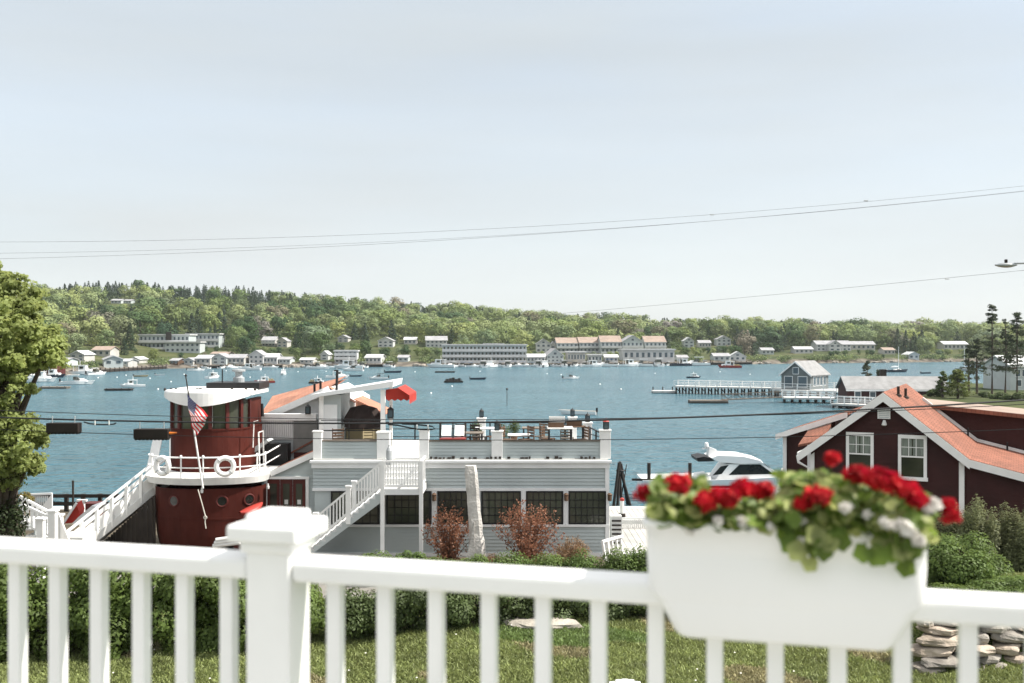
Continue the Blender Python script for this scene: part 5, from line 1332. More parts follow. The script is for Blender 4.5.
def house_window(a, z0, z1, w_=.88):
    n0 = -.03; f = MB()
    def q(a0, a1, za, zb, n, t): f.prism([H(a0, n, za), H(a1, n, za), H(a1, n, zb), H(a0, n, zb)], E2*-t)
    fw = .10
    q(a-w_/2, a-w_/2+fw, z0, z1, n0, .05); q(a+w_/2-fw, a+w_/2, z0, z1, n0, .05); q(a-w_/2+fw, a+w_/2-fw, z1-fw*1.2, z1, n0, .05); q(a-w_/2-.03, a+w_/2+.03, z0-.07, z0+.05, n0-.001, .07)
    zm = (z0+z1)/2; q(a-w_/2+fw, a+w_/2-fw, zm-.025, zm+.025, n0, .035)
    for i in (1, 2): x = a-w_/2+fw+(w_-2*fw)*i/3; q(x-.011, x+.011, zm+.025, z1-fw*1.2, n0-.002, .022)
    zz = (zm+z1-fw)/2; q(a-w_/2+fw, a+w_/2-fw, zz-.011, zz+.011, n0-.002, .020)
    o = f.build("window", M['white'], hs)
    p = MB(); p.prism([H(a-w_/2+.05, n0-.005, z0+.04), H(a+w_/2-.05, n0-.005, z0+.04), H(a+w_/2-.05, n0-.005, z1-.05), H(a-w_/2+.05, n0-.005, z1-.05)], E2*-.006); p.build("pane", M['glass'], o)
    p = MB()
    for s_ in (-1, 1):
        p.prism([H(a+s_*.02, n0-.012, zm+.04), H(a+s_*.33, n0-.012, zm+.04), H(a+s_*.33, n0-.012, z1-.13), H(a+s_*.02, n0-.012, z1-.13)], E2*-.003)
    p.build("curtain", curtain_m, o)
house_window(-.76, 6.02, 7.46); house_window(.88, 6.02, 7.44)
m_ = MB(); f0 = [H(-.20, -.03, 7.94), H(.20, -.03, 7.94), H(.20, -.03, 8.28), H(-.20, -.03, 8.28)]; m_.prism(f0, E2*-.03); v_ = m_.build("gable_vent", M['white'], hs)
m_ = MB()
for k in range(5): m_.prism([H(-.16, -.062, 7.975+k*.06), H(.16, -.062, 7.975+k*.06), H(.16, -.062, 8.0+k*.06), H(-.16, -.062, 8.0+k*.06)], E2*-.006)
m_.build("louvre", M['grey_pale'], v_)
m_ = MB(); p = H(.02, -.12, 7.80); m_.lathe([(.04, .1), (.06, .04), (.09, -.06), (.04, -.09)], p, 10); m_.build("flood_lamp", M['white_old'], hs)
for a, b in ((.28, 1.6), (.42, 2.6)):
    p = H(a, b, slope(a)); m_ = MB(); m_.tube(p-Vector((0, 0, .1)), p+Vector((0, 0, .34)), .05); m_.lathe([(.12, -.02), (.10, .05), (.07, .07)], p, 10); m_.build("vent_pipe", M['dark'], rf)
# shed wing behind, its cheek wall facing the camera
m_ = MB(); wgz = lambda a: 8.05-.085*(a-.5)
m_.prism([H(.8, 6.0, 7.6), H(1.0, 6.0, slope(1.0)-.35), H(2.59, 6.0, slope(2.59)-.35), H(7.6, 6.0, 5.4), H(7.6, 6.0, wgz(7.6)), H(.62, 6.0, wgz(.62))], E2*2.8); m_.build("wing_wall", M['barn'], hs)
m_ = MB(); m_.prism([H(.55, 5.75, wgz(.55)), H(7.9, 5.75, wgz(7.9)), H(7.9, 5.75, wgz(7.9)+.11), H(.55, 5.75, wgz(.55)+.11)], E2*3.4); m_.build("wing_roof", M['roof_red'], hs)
m_ = MB(); m_.prism([H(.55, 5.70, wgz(.55)-.04), H(7.9, 5.70, wgz(7.9)-.04), H(7.9, 5.70, wgz(7.9)+.10), H(.55, 5.70, wgz(.55)+.10)], E2*.045); m_.build("wing_fascia", M['orange_roof'], hs)
m_ = MB()
for a0, a1 in ((.7, 2.59), (2.59, 6.6)): m_.beam(H(a0, 5.86, slope(a0)+.06), H(a1, 5.86, slope(a1)+.06), .16, .10)
m_.build("flashing_board", M['white_old'], hs)
for a in (2.3, 3.6): m_ = MB(); p = H(a, 5.5, slope(a)); m_.tube(p, p+Vector((0, 0, .3)), .035); m_.build("snow_guard", M['black'], hs)
# low lean-to on the water side
lt = MB(); lz = lambda a: 6.9+.355*(a+4.36)
lt.prism([H(-4.3, 5.0, HG), H(-2.36, 5.0, HG), H(-2.36, 5.0, lz(-2.36)-.12), H(-4.3, 5.0, lz(-4.3)-.12)], E2*4); lt.build("side_wing_wall", M['barn'], hs)
lt = MB(); lt.prism([H(-4.5, 4.6, lz(-4.5)), H(-1.8, 4.6, lz(-1.8)), H(-1.8, 4.6, lz(-1.8)-.10), H(-4.5, 4.6, lz(-4.5)-.10)], E2*4.6); lt.build("side_wing_roof", M['orange_roof'], hs)
lt = MB(); lt.prism([H(-4.55, 4.54, lz(-4.55)+.02), H(-1.85, 4.54, lz(-1.85)+.02), H(-1.85, 4.54, lz(-1.85)-.19), H(-4.55, 4.54, lz(-4.55)-.19)], E2*.05); lt.build("side_wing_fascia", M['white'], hs)
lt = MB(); lt.prism([H(-4.34, 4.97, HG), H(-4.2, 4.97, HG), H(-4.2, 4.97, lz(-4.2)-.2), H(-4.34, 4.97, lz(-4.34)-.2)], E2*-.04)
lt.prism([H(-3.4, 4.97, HG), H(-2.5, 4.97, HG), H(-2.5, 4.97, lz(-2.5)-.2), H(-3.4, 4.97, lz(-3.4)-.2)], E2*-.03); lt.build("side_wing_trim", M['trim'], hs)
lt = MB(); lt.prism([H(-3.3, 2.6, 6.68), H(-2.42, 2.6, 6.9), H(-2.42, 4.5, 7.35), H(-3.3, 4.5, 7.05)], (0, 0, -.08)); lt.build("porch_roof", M['orange_roof'], hs)
# white stair rail and striped white seat seen past the flowers, gangway beside the house
gw = empty("gangway_rail", at(775, 500, 44), "white sloping gangway rail beside the maroon house", "railing"); gw.location.z = GB
m_ = MB(); m_.beam(at(783.5, 468, 44), at(773, 512, 43), .14, .12); m_.build("top_rail", M['white'], gw)
m_ = MB(); m_.beam(at(789, 463, 44.3), at(784.5, 485, 44), .10, .08); m_.build("post", M['white_old'], gw)
wc = empty("slatted_bench", at(758, 505, 42), "white slatted bench back on the wharf below the cruiser", "bench"); wc.location.z = GB+.075
for i in range(11):
    t = i/10; p = at(743+t*27, 482+2*math.sin(3*t), 42); m_ = MB(); m_.beam((p.x, 42, p.z), (p.x+.10, 42.1, p.z-.85), .03, .05); m_.build("slat", M['white'], wc)
p0, p1 = at(741, 481, 42), at(771, 482, 42)
m_ = MB(); m_.beam(p0, p1, .05, .06); m_.beam((p0.x, 42.1, p0.z-.85), (p1.x+.1, 42.1, p1.z-.85), .05, .06); m_.build("rail", M['white'], wc)
m_ = MB(); m_.box(p0.x, p1.x+.1, 41.6, 42.1, p0.z-.95, p0.z-.88); m_.build("seat", M['white'], wc)
for x in (p0.x+.05, p1.x): m_ = MB(); m_.box(x, x+.06, 41.62, 41.7, GB+.075, p0.z-.951); m_.build("leg", M['white'], wc)
# ------------------------------------------------------------------ boats
def hull_mb(L, B, h, draft=.25, rake=.10, sheer=.35, deck=.12, fine=2.2):
    st_ = []; n = 11; m1, m2 = MB(), MB()
    for i in range(n):
        t = i/(n-1); b = B/2*(.88+.12*min(1, t/.3))*(1-max(0, (t-.42)/.58)**fine); b = max(b, .015)
        z = h*(1+sheer*t*t); x = -L/2+L*t
        sec = [(0, -draft*(1-t**4)), (b*.62, -draft*.8*(1-t**4)), (b*.90, h*.18), (b, z)]
        st_.append([(x+rake*L*max(0, t-.6)/.4*(max(zz, 0)/z)-rake*L*.5*max(0, t-.6)/.4, yy, zz) for yy, zz in sec])
    for sgn in (1, -1):
        base = [[(x, y*sgn, z) for x, y, z in s] for s in st_]
        vs_ = [p for s in base for p in s]; k = 4
        m1.add(vs_, [((i*k+j), (i+1)*k+j, (i+1)*k+j+1, i*k+j+1)[::sgn] for i in range(n-1) for j in range(k-1)])
    m1.add([st_[0][0], st_[0][1], st_[0][2], st_[0][3]] + [(x, -y, z) for x, y, z in st_[0][1:]], [(0, 1, 2, 3, 6, 5, 4)])
    top = [s[3] for s in st_]
    vs_ = [(x, y*.94, z-deck) for x, y, z in top]+[(x, -y*.94, z-deck) for x, y, z in top]
    m2.add(vs_, [(i, i+1, n+i+1, n+i) for i in range(n-1)])
    for sgn in (1, -1):   # inside of the gunwale
        q = [(x, y*sgn, z) for x, y, z in top]+[(x, y*sgn*.94, z) for x, y, z in top]+[(x, y*sgn*.94, z-deck) for x, y, z in top]
        m1.add(q, [(i, i+1, n+i+1, n+i) for i in range(n-1)]+[(n+i, n+i+1, 2*n+i+1, 2*n+i) for i in range(n-1)])
    return m1, m2
def water_at(px, py):
    D = EYE*F/(py-341); return Vector(((px-512)/F*D, D, 0))
def cabin(m_, x0, x1, w0, w1, z0, z1, rf=.3, rb=.1):
    """house with raked front (towards +x) and slightly raked back"""
    m_.add([(x0, -w0/2, z0), (x1, -w0/2, z0), (x1, w0/2, z0), (x0, w0/2, z0), (x0+rb, -w1/2, z1), (x1-rf, -w1/2, z1), (x1-rf, w1/2, z1), (x0+rb, w1/2, z1)],
           [(0, 1, 5, 4), (1, 2, 6, 5), (2, 3, 7, 6), (3, 0, 4, 7), (4, 5, 6, 7)])
def boat(kind, label, px, py, L, yaw, hullm='boatwhite', top='boatwhite', name=None, pos=None, group=None, cat="boat"):
    p = pos or water_at(px, py)
    nm = name or {'skiff': 'rowing_boat', 'lobster': 'lobster_boat', 'runabout': 'motor_boat', 'float': 'float', 'sail': 'sailing_boat', 'work': 'work_boat'}[kind]
    root = empty(nm, p, label, cat, group, R(yaw)); B = L*.34; h = L*.10
    if kind == 'float':
        m_ = MB(); m_.box(-L/2, L/2, -L*.22, L*.22, .22, .42); m_.box(-L/2+.1, L/2-.1, -L*.2, L*.2, -.2, .219); m_.build("deck", M[hullm], root, True)
        for x in np.linspace(-L*.42, L*.42, 4):
            m_ = MB(); m_.box(x-.07, x+.07, -L*.2, -L*.2+.14, .42, .9 if top else .55); m_.build("post", M['dark'], root, True)
        if top:
            for k, x in enumerate(np.linspace(-L*.32, L*.3, 5)):
                m_ = MB(); hh = .5+.35*((k*37) % 3)/2; m_.box(x-.35, x+.35, -.4, .5, .42, .42+hh); m_.build("gear_stack", M[top], root, True)
        return root
    m1, m2 = hull_mb(L, B, h); m1.build("hull", M[hullm], root, True, smooth=False); m2.build("deck", M['white_old'] if kind != 'skiff' else M['tan'], root, True)
    if kind == 'skiff':
        for x in (-L*.25, L*.08):
            m_ = MB(); m_.box(x-.14, x+.14, -B*.43, B*.43, h*.75, h*.82); m_.build("thwart", M['wood'], root, True)
        m_ = MB(); m_.box(-L/2-.25, -L/2+.02, -.14, .14, h*.7, h*1.9); m_.box(-L/2-.16, -L/2-.06, -.05, .05, -.2, h*.7); m_.build("outboard", M['black'], root, True)
    elif kind in ('lobster', 'work'):
        z0 = h*1.0; zt_ = z0+L*.19
        m_ = MB(); cabin(m_, -L*.02, L*.24, B*.78, B*.72, z0-.1, zt_, L*.05, 0); c_ = m_.build("wheelhouse", M['boatwhite'], root, True)
        m_ = MB()
        for sg in (1, -1): m_.box(L*.02, L*.14, sg*B*.382-.01, sg*B*.382+.01, z0+L*.085, z0+L*.16)
        m_.add([(L*.19+.035, -B*.31, zt_-L*.11), (L*.19+.035, B*.31, zt_-L*.11), (L*.19-.05+.055, B*.30, zt_-L*.03), (L*.19-.05+.055, -B*.30, zt_-L*.03)], [(0, 1, 2, 3)])
        m_.box(-L*.03-.01, -L*.02, -B*.30, B*.30, z0+.3, zt_-.1); m_.build("window", M['glass'], c_, True)
        m_ = MB(); m_.box(-L*.18, L*.22, -B*.42, B*.42, zt_, zt_+.09); m_.build("roof", M[top], root, True, bevel=.03)
        m_ = MB(); cabin(m_, L*.22, L*.40, B*.62, B*.5, z0-.05, z0+L*.07, L*.06, 0); m_.build("trunk_cabin", M['boatwhite'], root, True)
        for sg in (1, -1): m_ = MB(); m_.box(-L*.17, -L*.15, sg*B*.39-.03, sg*B*.39+.03, h*.9, zt_); m_.build("roof_post", M['boatwhite'], root, True)
        m_ = MB(); m_.tube((0, 0, zt_), (0, 0, zt_+L*.17), .05); m_.tube((0, -.35, zt_+L*.11), (0, .35, zt_+L*.11), .03); m_.build("mast", M['white'], root, True)
        if kind == 'work':
            for k in range(4): m_ = MB(); m_.box(-L*.44+k*L*.07, -L*.44+k*L*.07+L*.06, -B*.3, B*.3, h*.9, h*.9+.45+.2*(k % 2)); m_.build("trap_stack", M['tan'], root, True)
    elif kind == 'runabout':
        z0 = h*1.05; m_ = MB(); cabin(m_, -L*.05, L*.36, B*.7, B*.45, z0-.05, z0+L*.09, L*.18, 0); m_.build("cuddy", M['boatwhite'], root, True)
        m_ = MB(); cabin(m_, -L*.10, L*.12, B*.74, B*.62, z0+L*.05, z0+L*.15, L*.10, 0); m_.build("windshield", M['glass'], root, True)
        m_ = MB(); m_.box(-L*.28, L*.06, -B*.38, B*.38, z0+L*.20, z0+L*.215)
        m_.build("canopy", M[top], root, True)
        for x in (-L*.26, L*.0):
            for sg in (1, -1): m_ = MB(); m_.tube((x, sg*B*.36, z0), (x, sg*B*.36, z0+L*.2), .025, n=5); m_.build("canopy_post", M['steel'], root, True)
        m_ = MB(); m_.box(-L/2-.3, -L/2+.02, -.2, .2, h*.7, h*2.0); m_.build("outboard", M['black'], root, True)
    elif kind == 'sail':
        m_ = MB(); cabin(m_, -L*.14, L*.20, B*.62, B*.5, h*.95, h*.95+L*.055, L*.06, L*.01); c_ = m_.build("cabin", M['boatwhite'], root, True)
        m_ = MB()
        for sg in (1, -1): m_.box(-L*.05, L*.11, sg*B*.295-.02, sg*B*.295+.02, h+L*.018, h+L*.04)
        m_.build("window", M['glass'], c_, True)
        m_ = MB(); m_.tube((L*.08, 0, h), (L*.08, 0, L*1.22), .085, .06); m_.build("mast", M['white'], root, True)
        m_ = MB(); m_.tube((L*.07, 0, h+L*.14), (-L*.30, 0, h+L*.13), .06); m_.build("boom", M['white'], root, True)
        m_ = MB(); m_.path([(L*.06, 0, h+L*.16), (-L*.1, 0, h+L*.165), (-L*.28, 0, h+L*.15)], [.16, .2, .1], 8); m_.build("furled_sail", M[top], root, True)
        m_ = MB()
        for a in ((L*.49, 0, h*1.3), (-L*.49, 0, h), (L*.06, B*.45, h), (L*.06, -B*.45, h)): m_.tube(a, (L*.08, 0, L*1.2), .014, n=4)
        m_.build("rigging", M['steel'], root, True)
    return root
for a in [
    ('lobster', "white lobster boat moored closest to the maple crown, near the left marina", 37, 381.5, 9, 10),
    ('runabout', "white motor boat lying off the left marina, astern of the low grey float", 77, 384, 7.5, 12),
    ('float', "long low grey float moored next to the white motor boat off the left marina", 55, 388, 6, 4, 'wood', None),
    ('lobster', "white lobster boat with dark cabin windows moored beside a dark flat float", 133, 386.5, 5.4, 200),
    ('float', "dark flat float beside the small white lobster boat", 119, 390, 5.5, 6, 'dark', None),
    ('skiff', "small yellow rowing boat near the left wharf", 141, 376.2, 4, 8, 'tan'),
    ('skiff', "tiny white rowing boat off the right end of the left wharf", 160, 375, 3.5, -20),
    ('lobster', "white lobster boat moored above the tug's black roof hatch", 213, 378, 5.4, 70),
    ('work', "red hulled work boat with a white wheelhouse beyond the tug's roof", 265, 382.3, 4.9, 200, 'hull_red'),
    ('lobster', "white boat seen bow on, between the red work boat and the far white sheds", 283.5, 374.5, 5.5, -78),
    ('work', "brown work boat loaded with tan gear above the peak of the orange roof", 317.5, 383, 4.3, 5, 'dark'),
    ('lobster', "white lobster boat right behind the black stove pipe", 337, 377.5, 6.5, 20),
    ('runabout', "white motor boat close in by the shore left of the stove pipe's float", 353, 370.5, 7.5, 175),
    ('skiff', "dark dinghy lying next to the inshore white motor boat", 356, 376, 3.4, 15, 'navy'),
    ('runabout', "white motor boat with a dark canopy above the pale shelter roof", 378.5, 379, 5.3, 185, 'boatwhite', 'black'),
    ('skiff', "dark low rowing boat between the dark canopy motor boat and the shore trees", 393, 372.3, 5.5, 10, 'navy'),
    ('float', "dark float with nothing on it in front of the long inn", 445, 372, 6.8, 3, 'dark', None),
    ('float', "dark raft piled with traps, moored out from the long inn", 453.5, 382, 4.9, 5, 'dark', 'dark'),
    ('skiff', "low dark open boat right of the trap raft", 478, 379, 4.3, 4, 'navy'),
    ('runabout', "white motor boat with dark canopy alone in mid harbour", 571, 378.5, 4.6, 15, 'boatwhite', 'navy'),
    ('lobster', "black hulled lobster boat moored left of the long pier", 693.5, 377.5, 4.0, 8, 'navy'),
    ('work', "low red boat close to the shore before the grey boat shed", 730, 367.3, 9, 175, 'hull_red'),
    ('sail', "sailing boat with a dark hull and tall bare mast beyond the red pier building", 897, 371.5, 7.2, 6, 'navy'),
    ('sail', "sailing boat with a pale green hull beside the pine trunks", 966, 370.5, 7.4, 178, 'steel', 'blue'),
    ('skiff', "tiny dark dinghy between the two sailing boats", 926, 373, 3.5, 10, 'navy'),
    ('lobster', "white lobster boat docked at the left marina beside the grey shed", 80, 374, 10, 5),
    ('lobster', "white boat at the marina wharf in front of the dark red shed", 62, 374, 8, 172),
    ('work', "dark hulled work boat in the crowded left marina", 50, 377, 8, 8, 'navy'),
    ('runabout', "white motor boat at the right end of the left marina wharf", 96, 374.5, 7, 60),
    ('lobster', "white cabin boat under the shore trees near the left edge", 22, 378, 9, 20),
    ('runabout', "white motor boat moored near the corner of the left wharf under the blue inn", 196, 370.5, 6, 20),
    ('lobster', "white boat with a tall mast docked before the white sheds", 250, 369.6, 8, 178),
    ('runabout', "white motor boat docked left of the white two storey house", 318, 368.5, 9, 3),
    ('lobster', "large white boat docked in front of the white two storey house", 349, 368.2, 11, 180),
    ('lobster', "large white boat docked at the left end of the long inn", 441, 366.9, 11, 175),
    ('runabout', "white motor boat docked before the middle of the long inn", 483, 366.8, 9, 100),
    ('lobster', "white boat docked bow out before the middle of the long inn", 491, 366.8, 9, 250),
    ('runabout', "white motor boat docked towards the right end of the long inn", 508, 366.8, 9, 80),
    ('runabout', "white motor boat docked below the grey gabled restaurant on the far shore", 538, 366.6, 9, 95),
    ('lobster', "white boat docked below the peak of the grey gabled far restaurant", 545, 366.6, 9, 265),
    ('runabout', "white motor boat docked left of the flat roofed shop", 564, 366.4, 9, 90),
    ('lobster', "white boat docked under the row of red roofed houses", 592, 366.4, 9, 10),
    ('runabout', "blue canopied motor boat docked under the row of red roofed houses", 607, 366.2, 10, 175, 'boatwhite', 'blue'),
    ('lobster', "white boat docked at the left part of the long white hall", 628, 366.2, 10, 15),
    ('runabout', "white motor boat docked in front of the long white hall", 641, 366, 10, 170),
    ('runabout', "white motor boat docked at the right end of the long white hall", 658, 365.8, 11, 95),
    ('lobster', "dark hulled boat docked below the gap right of the white hall", 682, 365.3, 10, 8, 'navy'),
    ('runabout', "white motor boat docked by the pale pile of stones right of the white hall", 696, 365.2, 12, 175),
]: boat(*a)
rb_ = random.Random(31)
for k in range(22):          # small craft tied up along the far waterfront, nothing tells them apart
    px = [205, 222, 233, 262, 271, 308, 327, 362, 388, 452, 462, 472, 500, 516, 524, 533, 556, 575, 584, 616, 668, 705][k]
    d = float(shore(px))-rb_.uniform(5, 9)
    boat('runabout', "small white motor boat tied up along the far waterfront", 0, 0, rb_.uniform(5.5, 7.5), rb_.uniform(0, 360), 'boatwhite', rb_.choice(['boatwhite', 'steel', 'blue', 'tan']), pos=Vector(((px-512)/F*d, d, 0)), group="small boats tied up along the far waterfront")
for k, (px, py) in enumerate([(98, 377.5), (107, 371.3), (117, 377), (126, 375), (158, 389), (150, 378), (171, 381.5), (184, 374), (226, 370.5), (240, 372), (250, 377), (298, 371.5), (326, 371), (431, 393), (452, 386), (547, 373.5), (561, 374.5), (600, 384), (621, 389), (655, 373), (480, 371), (415, 371.5), (720, 371.5), (750, 374)]):
    p = water_at(px, py); m_ = MB(); m_.lathe([(.06, -.18), (.18, -.10), (.21, .06), (.16, .19), (.05, .23)], (0, 0, 0), 10); o = m_.build("mooring_buoy", M['white'], smooth=True); o.location = p
    tag(o, "round white mooring buoy floating alone on the harbour water", "buoy", "mooring buoys in the harbour")

# ------------------------------------------------------------------ motor cruiser behind the flowers
cz_ = water_at(0, 497).y
cr = empty("motor_cruiser", at(726, 497, cz_), "white motor cruiser with hardtop and radar moored behind the red flowers", "boat"); cr.location.z = .12
L_ = 11.6; m1, m2 = hull_mb(L_, 3.6, 1.25, .5, .16, .28, .10, 2.6); m1.build("hull", M['boatwhite'], cr, True); m2.build("deck", M['boatwhite'], cr, True)
SC_ = cz_/F
def cp(px, py, y=0): return Vector(((px-722)*SC_, y, (497-py)*SC_))
def cprism(nm, pts, y0, y1, m, par=cr):
    q = MB(); q.prism([cp(a, b, y0) for a, b in pts], (0, y1-y0, 0)); return q.build(nm, m, par, True)
cb_ = cprism("cabin", [(703, 487), (711, 474.5), (719, 463.5), (754, 463), (770, 473), (780, 480), (780, 487)], -1.15, 1.15, M['boatwhite'])
cprism("side_window", [(721, 474), (731.5, 463.8), (752, 463.6), (765, 473)], -1.17, -1.151, M['glass_dark'], cb_)
cprism("aft_window", [(705, 474.5), (713, 465.6), (721, 464), (714, 473)], -1.17, -1.151, M['glass_dark'], cb_)
q = MB(); q.add([cp(755, 463.2, -1.12), cp(770.5, 472.5, -1.12), cp(770.5, 472.5, 1.12), cp(755, 463.2, 1.12)], [(0, 1, 2, 3)]); 
q = MB(); q.add([cp(755, 462, -1.05), cp(769, 471.5, -1.05), cp(769, 471.5, 1.05), cp(755, 462, 1.05)], [(0, 1, 2, 3)]); q.build("windscreen", M['glass_blue'], cb_, True)
q = MB(); pts = [(703, 457), (710, 454), (735, 455), (752, 459), (755, 462.5), (733, 463), (712, 461.5)]
q.prism([cp(a, b, -1.3) for a, b in pts], (0, 2.6, 0)); q.build("hardtop", M['boatwhite'], cr, True, bevel=.06)
cprism("aft_awning", [(689.5, 457.5), (697, 456), (704, 457.5), (708, 460.5), (691, 461)], -1.1, 1.1, M['black'])
q = MB(); q.prism([cp(a, b, -.35) for a, b in [(703, 457), (704.5, 448), (711.5, 450.5), (713, 455)]], (0, .7, 0)); q.build("radar_arch", M['boatwhite'], cr, True)
q = MB(); q.lathe([(.10, 0), (.14, .10), (.12, .32), (.02, .38)], cp(702.5, 449), 12); q.box(cp(698, 0).x, cp(703, 0).x, -.05, .05, cp(0, 450.4).z, cp(0, 449.2).z); q.build("radar_dome", M['boatwhite'], cr, True)
q = MB(); q.path([cp(765, 482, -1.5), cp(765, 477, -1.4), cp(800, 476, -.6), cp(806, 476, 0)], .025, 5)
for px in (772, 780, 788, 797): q.tube(cp(px, 477, -1.2+.02*(px-772)), cp(px, 484, -1.25+.02*(px-772)), .018, n=5)
q.build("bow_rail", M['steel'], cr, True)
cprism("hull_stripe", [(660, 486.3), (700, 485.6), (745, 485), (745, 482.8), (700, 483.2), (660, 484)], -1.83, -1.79, M['black'])
cprism("cockpit_coaming", [(690, 484), (694, 476), (703, 475), (703, 484)], -1.3, 1.3, M['boatwhite'])
# dinghy behind the terrace lantern
boat('skiff', "white launch with a pale green side moored behind the terrace's right lanterns", 578, 414, 5.2, 170, 'boatwhite', 'steel')
mk = empty("channel_marker", water_at(507, 405), "thin marker pole with a dark ball standing in the open water beyond the terrace", "marker")
m_ = MB(); m_.tube((0, 0, -1), (0, 0, 2.6), .045, n=8); m_.build("pole", M['dark'], mk, True)
m_ = MB(); m_.lathe([(.03, 2.5), (.16, 2.62), (.18, 2.74), (.12, 2.86), (.02, 2.9)], (0, 0, 0), 10); m_.build("ball", M['black'], mk, True)

# ------------------------------------------------------------------ pilings
dl = empty("dolphin_piling", water_at(627, 505), "cluster of dark slanted mooring piles beyond the right end of the building", "pilings")
for (a, b, c_, d) in ((613.5, 500, 619, 462), (617, 506, 620, 461), (631, 502, 619, 464), (629, 506, 621, 463), (622, 509, 619.5, 466), (619, 505, 626.5, 464)):
    m_ = MB(); D = dl.location.y+random.uniform(-.4, .4); m_.tube(at(a, b+6, D), at(c_, d, D), .10 if b != 505 else .05, .085 if b != 505 else .03, 9); m_.build("pile", M['dark'], dl)
m_ = MB(); m_.torus(at(620.5, 470, dl.location.y), (0, 0, 1), .24, .06, 16, 6); m_.build("cable_band", M['black'], dl)
bm_ = empty("mooring_beam", water_at(660, 500), "dark horizontal boom with upright piles running behind the flowers", "boom")
D = bm_.location.y
m_ = MB(); m_.beam(at(632, 479, D), at(700, 480.5, D), .16, .14); m_.build("beam", M['dark'], bm_)
for px in (649, 690): m_ = MB(); m_.tube(at(px, 512, D), at(px, 462.5, D), .12, n=9); m_.build("pile", M['dark'], bm_)

# ------------------------------------------------------------------ piers on the right
def pier(name, label, p0, p1, wid, z, npile, railing=True, m_deck='deck', gapx=None, zb=-2.5, rail_sides=(1, -1)):
    p0, p1 = Vector((p0[0], p0[1], 0)), Vector((p1[0], p1[1], 0)); d = (p1-p0).normalized(); s_ = Vector((-d.y, d.x, 0)); Lh = (p1-p0).length
    root = empty(name, p0, label, "pier")
    m_ = MB(); m_.prism([p0+s_*wid/2+Vector((0, 0, z-.3)), p0-s_*wid/2+Vector((0, 0, z-.3)), p1-s_*wid/2+Vector((0, 0, z-.3)), p1+s_*wid/2+Vector((0, 0, z-.3))], (0, 0, .3)); m_.build("deck", M[m_deck], root)
    for i in range(npile):
        q = p0.lerp(p1, (i+.3)/(npile-.4))
        for sg in (1, -1):
            m_ = MB(); r = q+s_*sg*wid*.42; m_.tube(r+Vector((0, 0, zb)), r+Vector((0, 0, z-.3)), .17, n=7); m_.build("pile", M['dark'], root)
        m_ = MB(); m_.beam(q+s_*wid*.45+Vector((0, 0, .3)), q-s_*wid*.45+Vector((0, 0, z-.45)), .1, .16); m_.build("brace", M['dark'], root)
    if railing:
        for sg in rail_sides:
            m_ = MB()
            for hh in (1.05, .62, .3): m_.beam(p0+s_*sg*wid*.48+Vector((0, 0, z+hh)), p1+s_*sg*wid*.48+Vector((0, 0, z+hh)), .07, .10 if hh > 1 else .07)
            m_.build("rail", M['white'], root)
            k = max(2, int(Lh/2.0))
            for i in range(k+1): m_ = MB(); r = p0.lerp(p1, i/k)+s_*sg*wid*.48; m_.box(r.x-.07, r.x+.07, r.y-.07, r.y+.07, z+.001, z+1.12); m_.build("rail_post", M['white'], root)
    return root
def dpt(px, D): return ((px-512)/F*D, D)
pier("long_pier", "long pier on dark piles with white rails reaching left to the house", dpt(676, 202), dpt(786, 193), 3.2, 1.55, 17)
pier("house_pier", "square pier deck on piles under the grey pier house", dpt(778, 190), dpt(842, 184), 9, 1.6, 8)
pier("front_pier", "low pier deck with white rails in front of the pier house", dpt(782, 172), dpt(834, 170), 4.5, .95, 7)
pier("side_pier", "white railed boardwalk along the long dark red pier building", dpt(834, 158), dpt(905, 150), 2.4, .75, 9)
fl_ = empty("landing_float", Vector(dpt(664, 203)+(0,)), "flat landing float at the seaward tip of the long pier", "float")
m_ = MB(); x, y = dpt(664, 203); m_.box(x-2.4, x+2.4, y-1.6, y+1.6, .12, .5); m_.build("deck", M['deck'], fl_); m_ = MB(); m_.box(x-2.3, x+2.3, y-1.5, y+1.5, -.3, .119); m_.build("pontoon", M['dark'], fl_)
for k in range(3): m_ = MB(); m_.tube((x-2+k*2, y+1.7, -2), (x-2+k*2, y+1.7, 1.2), .12, n=7); m_.build("pile", M['dark'], fl_)
fl_ = empty("landing_float", Vector(dpt(708, 170)+(0,)), "long dark edged float at the foot of the gangway bridge", "float")
x, y = dpt(708, 170); m_ = MB(); m_.box(x-3.2, x+3.2, y-1.3, y+1.3, .2, .5); m_.build("deck", M['wood'], fl_); m_ = MB(); m_.box(x-3.2, x+3.2, y-1.3, y+1.3, -.3, .199); m_.build("pontoon", M['dark'], fl_)
gb = empty("gangway_bridge", Vector(dpt(724, 170)+(0,)), "grey trussed gangway bridge sloping from the front pier to the float", "gangway")
g0, g1 = Vector(dpt(722, 170)+(.55,)), Vector(dpt(783, 171)+(.95,))
for sg in (-.6, .6):
    o_ = Vector((0, sg, 0)); m_ = MB(); m_.beam(g0+o_, g1+o_, .1, .14); m_.beam(g0+o_+Vector((0, 0, .95)), g1+o_+Vector((0, 0, .95)), .08, .08)
    for i in range(9):
        a, b = g0.lerp(g1, i/9)+o_, g0.lerp(g1, (i+1)/9)+o_; m_.beam(a, b+Vector((0, 0, .95)) if i % 2 else a+Vector((0, 0, .95)), .06, .06); m_.beam(a+Vector((0, 0, .95)) if i % 2 == 0 else b+Vector((0, 0, .95)), b, .06, .06)
    m_.build("truss", M['wood'], gb)
m_ = MB(); m_.prism([g0+Vector((0, -.55, 0)), g1+Vector((0, -.55, 0)), g1+Vector((0, .55, 0)), g0+Vector((0, .55, 0))], (0, 0, .05)); m_.build("walkway", M['wood'], gb)

